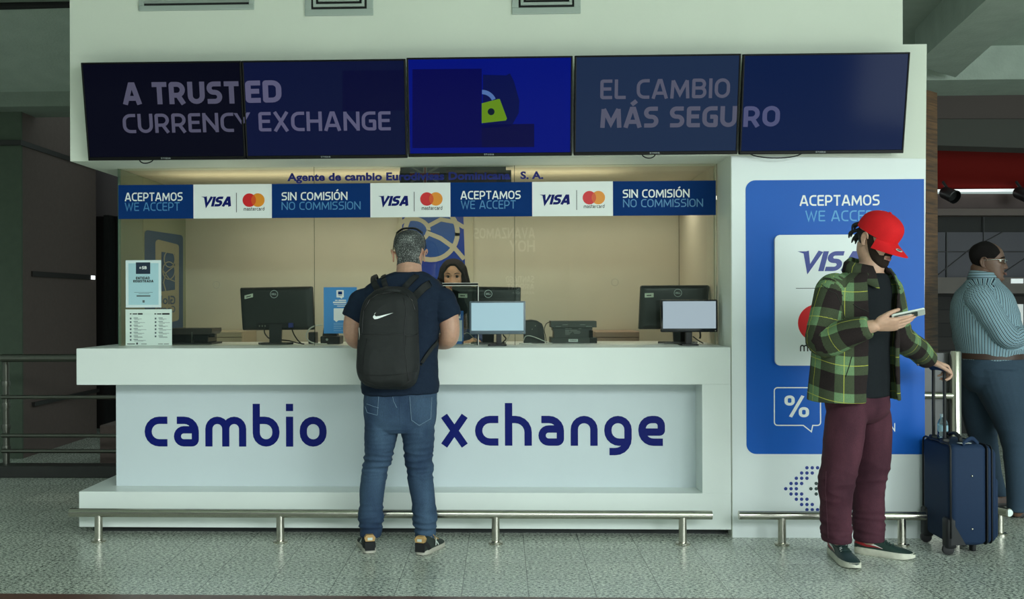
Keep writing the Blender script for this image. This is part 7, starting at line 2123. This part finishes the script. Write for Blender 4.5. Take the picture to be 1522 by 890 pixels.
for s_ in (-1, 1):
    mb = MB(); mb.ball(hM @ Vector((s_ * .031, .0630, .007)), .0135); ey = mb.build('eye', ew, cl, smooth=True)
    mb = MB(); c = Vector((s_ * .031 - .0015, .0770, .0072)); mb.poly([hM @ (c + Vector((.0078 * math.cos(k * .4), 0, .0075 * math.sin(k * .4)))) for k in range(16)]); mb.build('iris', mat('iris_dark', rgb(34, 22, 18), .2), ey)
    mb = MB(); ctube(mb, [hM @ Vector((s_ * x, y, z)) for x, y, z in ((.017, .073, .0085), (.025, .0785, .0145), (.034, .0775, .0155), (.045, .069, .0105))], [.0016, .0028, .0030, .0018], 8); mb.build('eyelashes', mat('lash_black', rgb(20, 15, 15), .7), cl, smooth=True)
    mb = MB(); ctube(mb, [hM @ Vector((s_ * x, y, z)) for x, y, z in ((.013, .0885, .0265), (.027, .0895, .032), (.040, .083, .0325), (.052, .069, .027))], [.0022, .0030, .0026, .0012], 8, .6); mb.build('eyebrow', mat('brow_brown', rgb(40, 28, 24), .8), cl, smooth=True)
mb = MB(); ctube(mb, [hM @ Vector((-.020, .0945, -.0655)), hM @ Vector((-.007, .1015, -.0620)), hM @ Vector((0, .1015, -.0640)), hM @ Vector((.007, .1015, -.0620)), hM @ Vector((.020, .0945, -.0655))], [.0016, .0042, .0038, .0042, .0016], 8); ctube(mb, [hM @ Vector((-.018, .0945, -.067)), hM @ Vector((0, .1025, -.0730)), hM @ Vector((.018, .0945, -.067))], [.0016, .0060, .0016], 8)
mb.build('lips', mat('rose_lips', rgb(168, 92, 88), .45), cl, smooth=True)
blz = mat('blue_blouse', rgb(34, 62, 108), .8, noise_amt=.08, noise_scale=90)
mb = MB(); mb.rings([ering(q(r[1], r[0], .02), r[2], r[3], FC, 2.3, 40) for r in dense([(449, 674, .075, .065), (452, 674, .105, .078), (458, 674, .150, .092), (470, 674, .175, .105), (500, 674, .160, .115), (545, 674, .140, .105), (600, 674, .165, .115), (625, 674, .175, .12)], 4)])
for A_ in (al_, ar_):
    O, R = spline([A_[0] + (q(674, 463) - A_[0]) * .35, A_[0], A_[1], A_[2], A_[2].lerp(A_[3], .35)], [.055, .060, .050, .047, .043], 6); mb.tube(O, R, 20)
me = fuse(mb, .0055, 3, lambda p: .003 * nz(p, 6, 6, 8, 2) + .003 * ridge(p, 7, 7, 10, 5)); link_mesh('blouse', me, blz, cl)
mb = MB(); c = q(674, 640, .02)
mb.rings([ering(Vector((c.x, c.y, z)), a_, b_, FC, 2.4, 36) for z, a_, b_ in ((.95, .165, .115), (.85, .178, .122), (.78, .17, .118), (.74, .13, .10))])
for sx in (-.09, .09):
    mb.rings([ering(Vector((c.x + sx, c.y, z)), r_, r_ * 1.1, FC, 2.1, 24) for z, r_ in ((.84, .085), (.7, .085), (.48, .066), (.3, .062), (.09, .056))])
me = fuse(mb, .006, 4); link_mesh('trousers', me, mat('black_trousers', rgb(24, 26, 32), .85), cl)
for sx in (-.09, .09): shoe(cl, Vector((c.x + sx, c.y + .09, 0)), Vector((c.x + sx * 1.1, c.y - .16, 0)), dict(sole=sh3['sole'], upper=black, laces=black), None, .022, .9, .085)
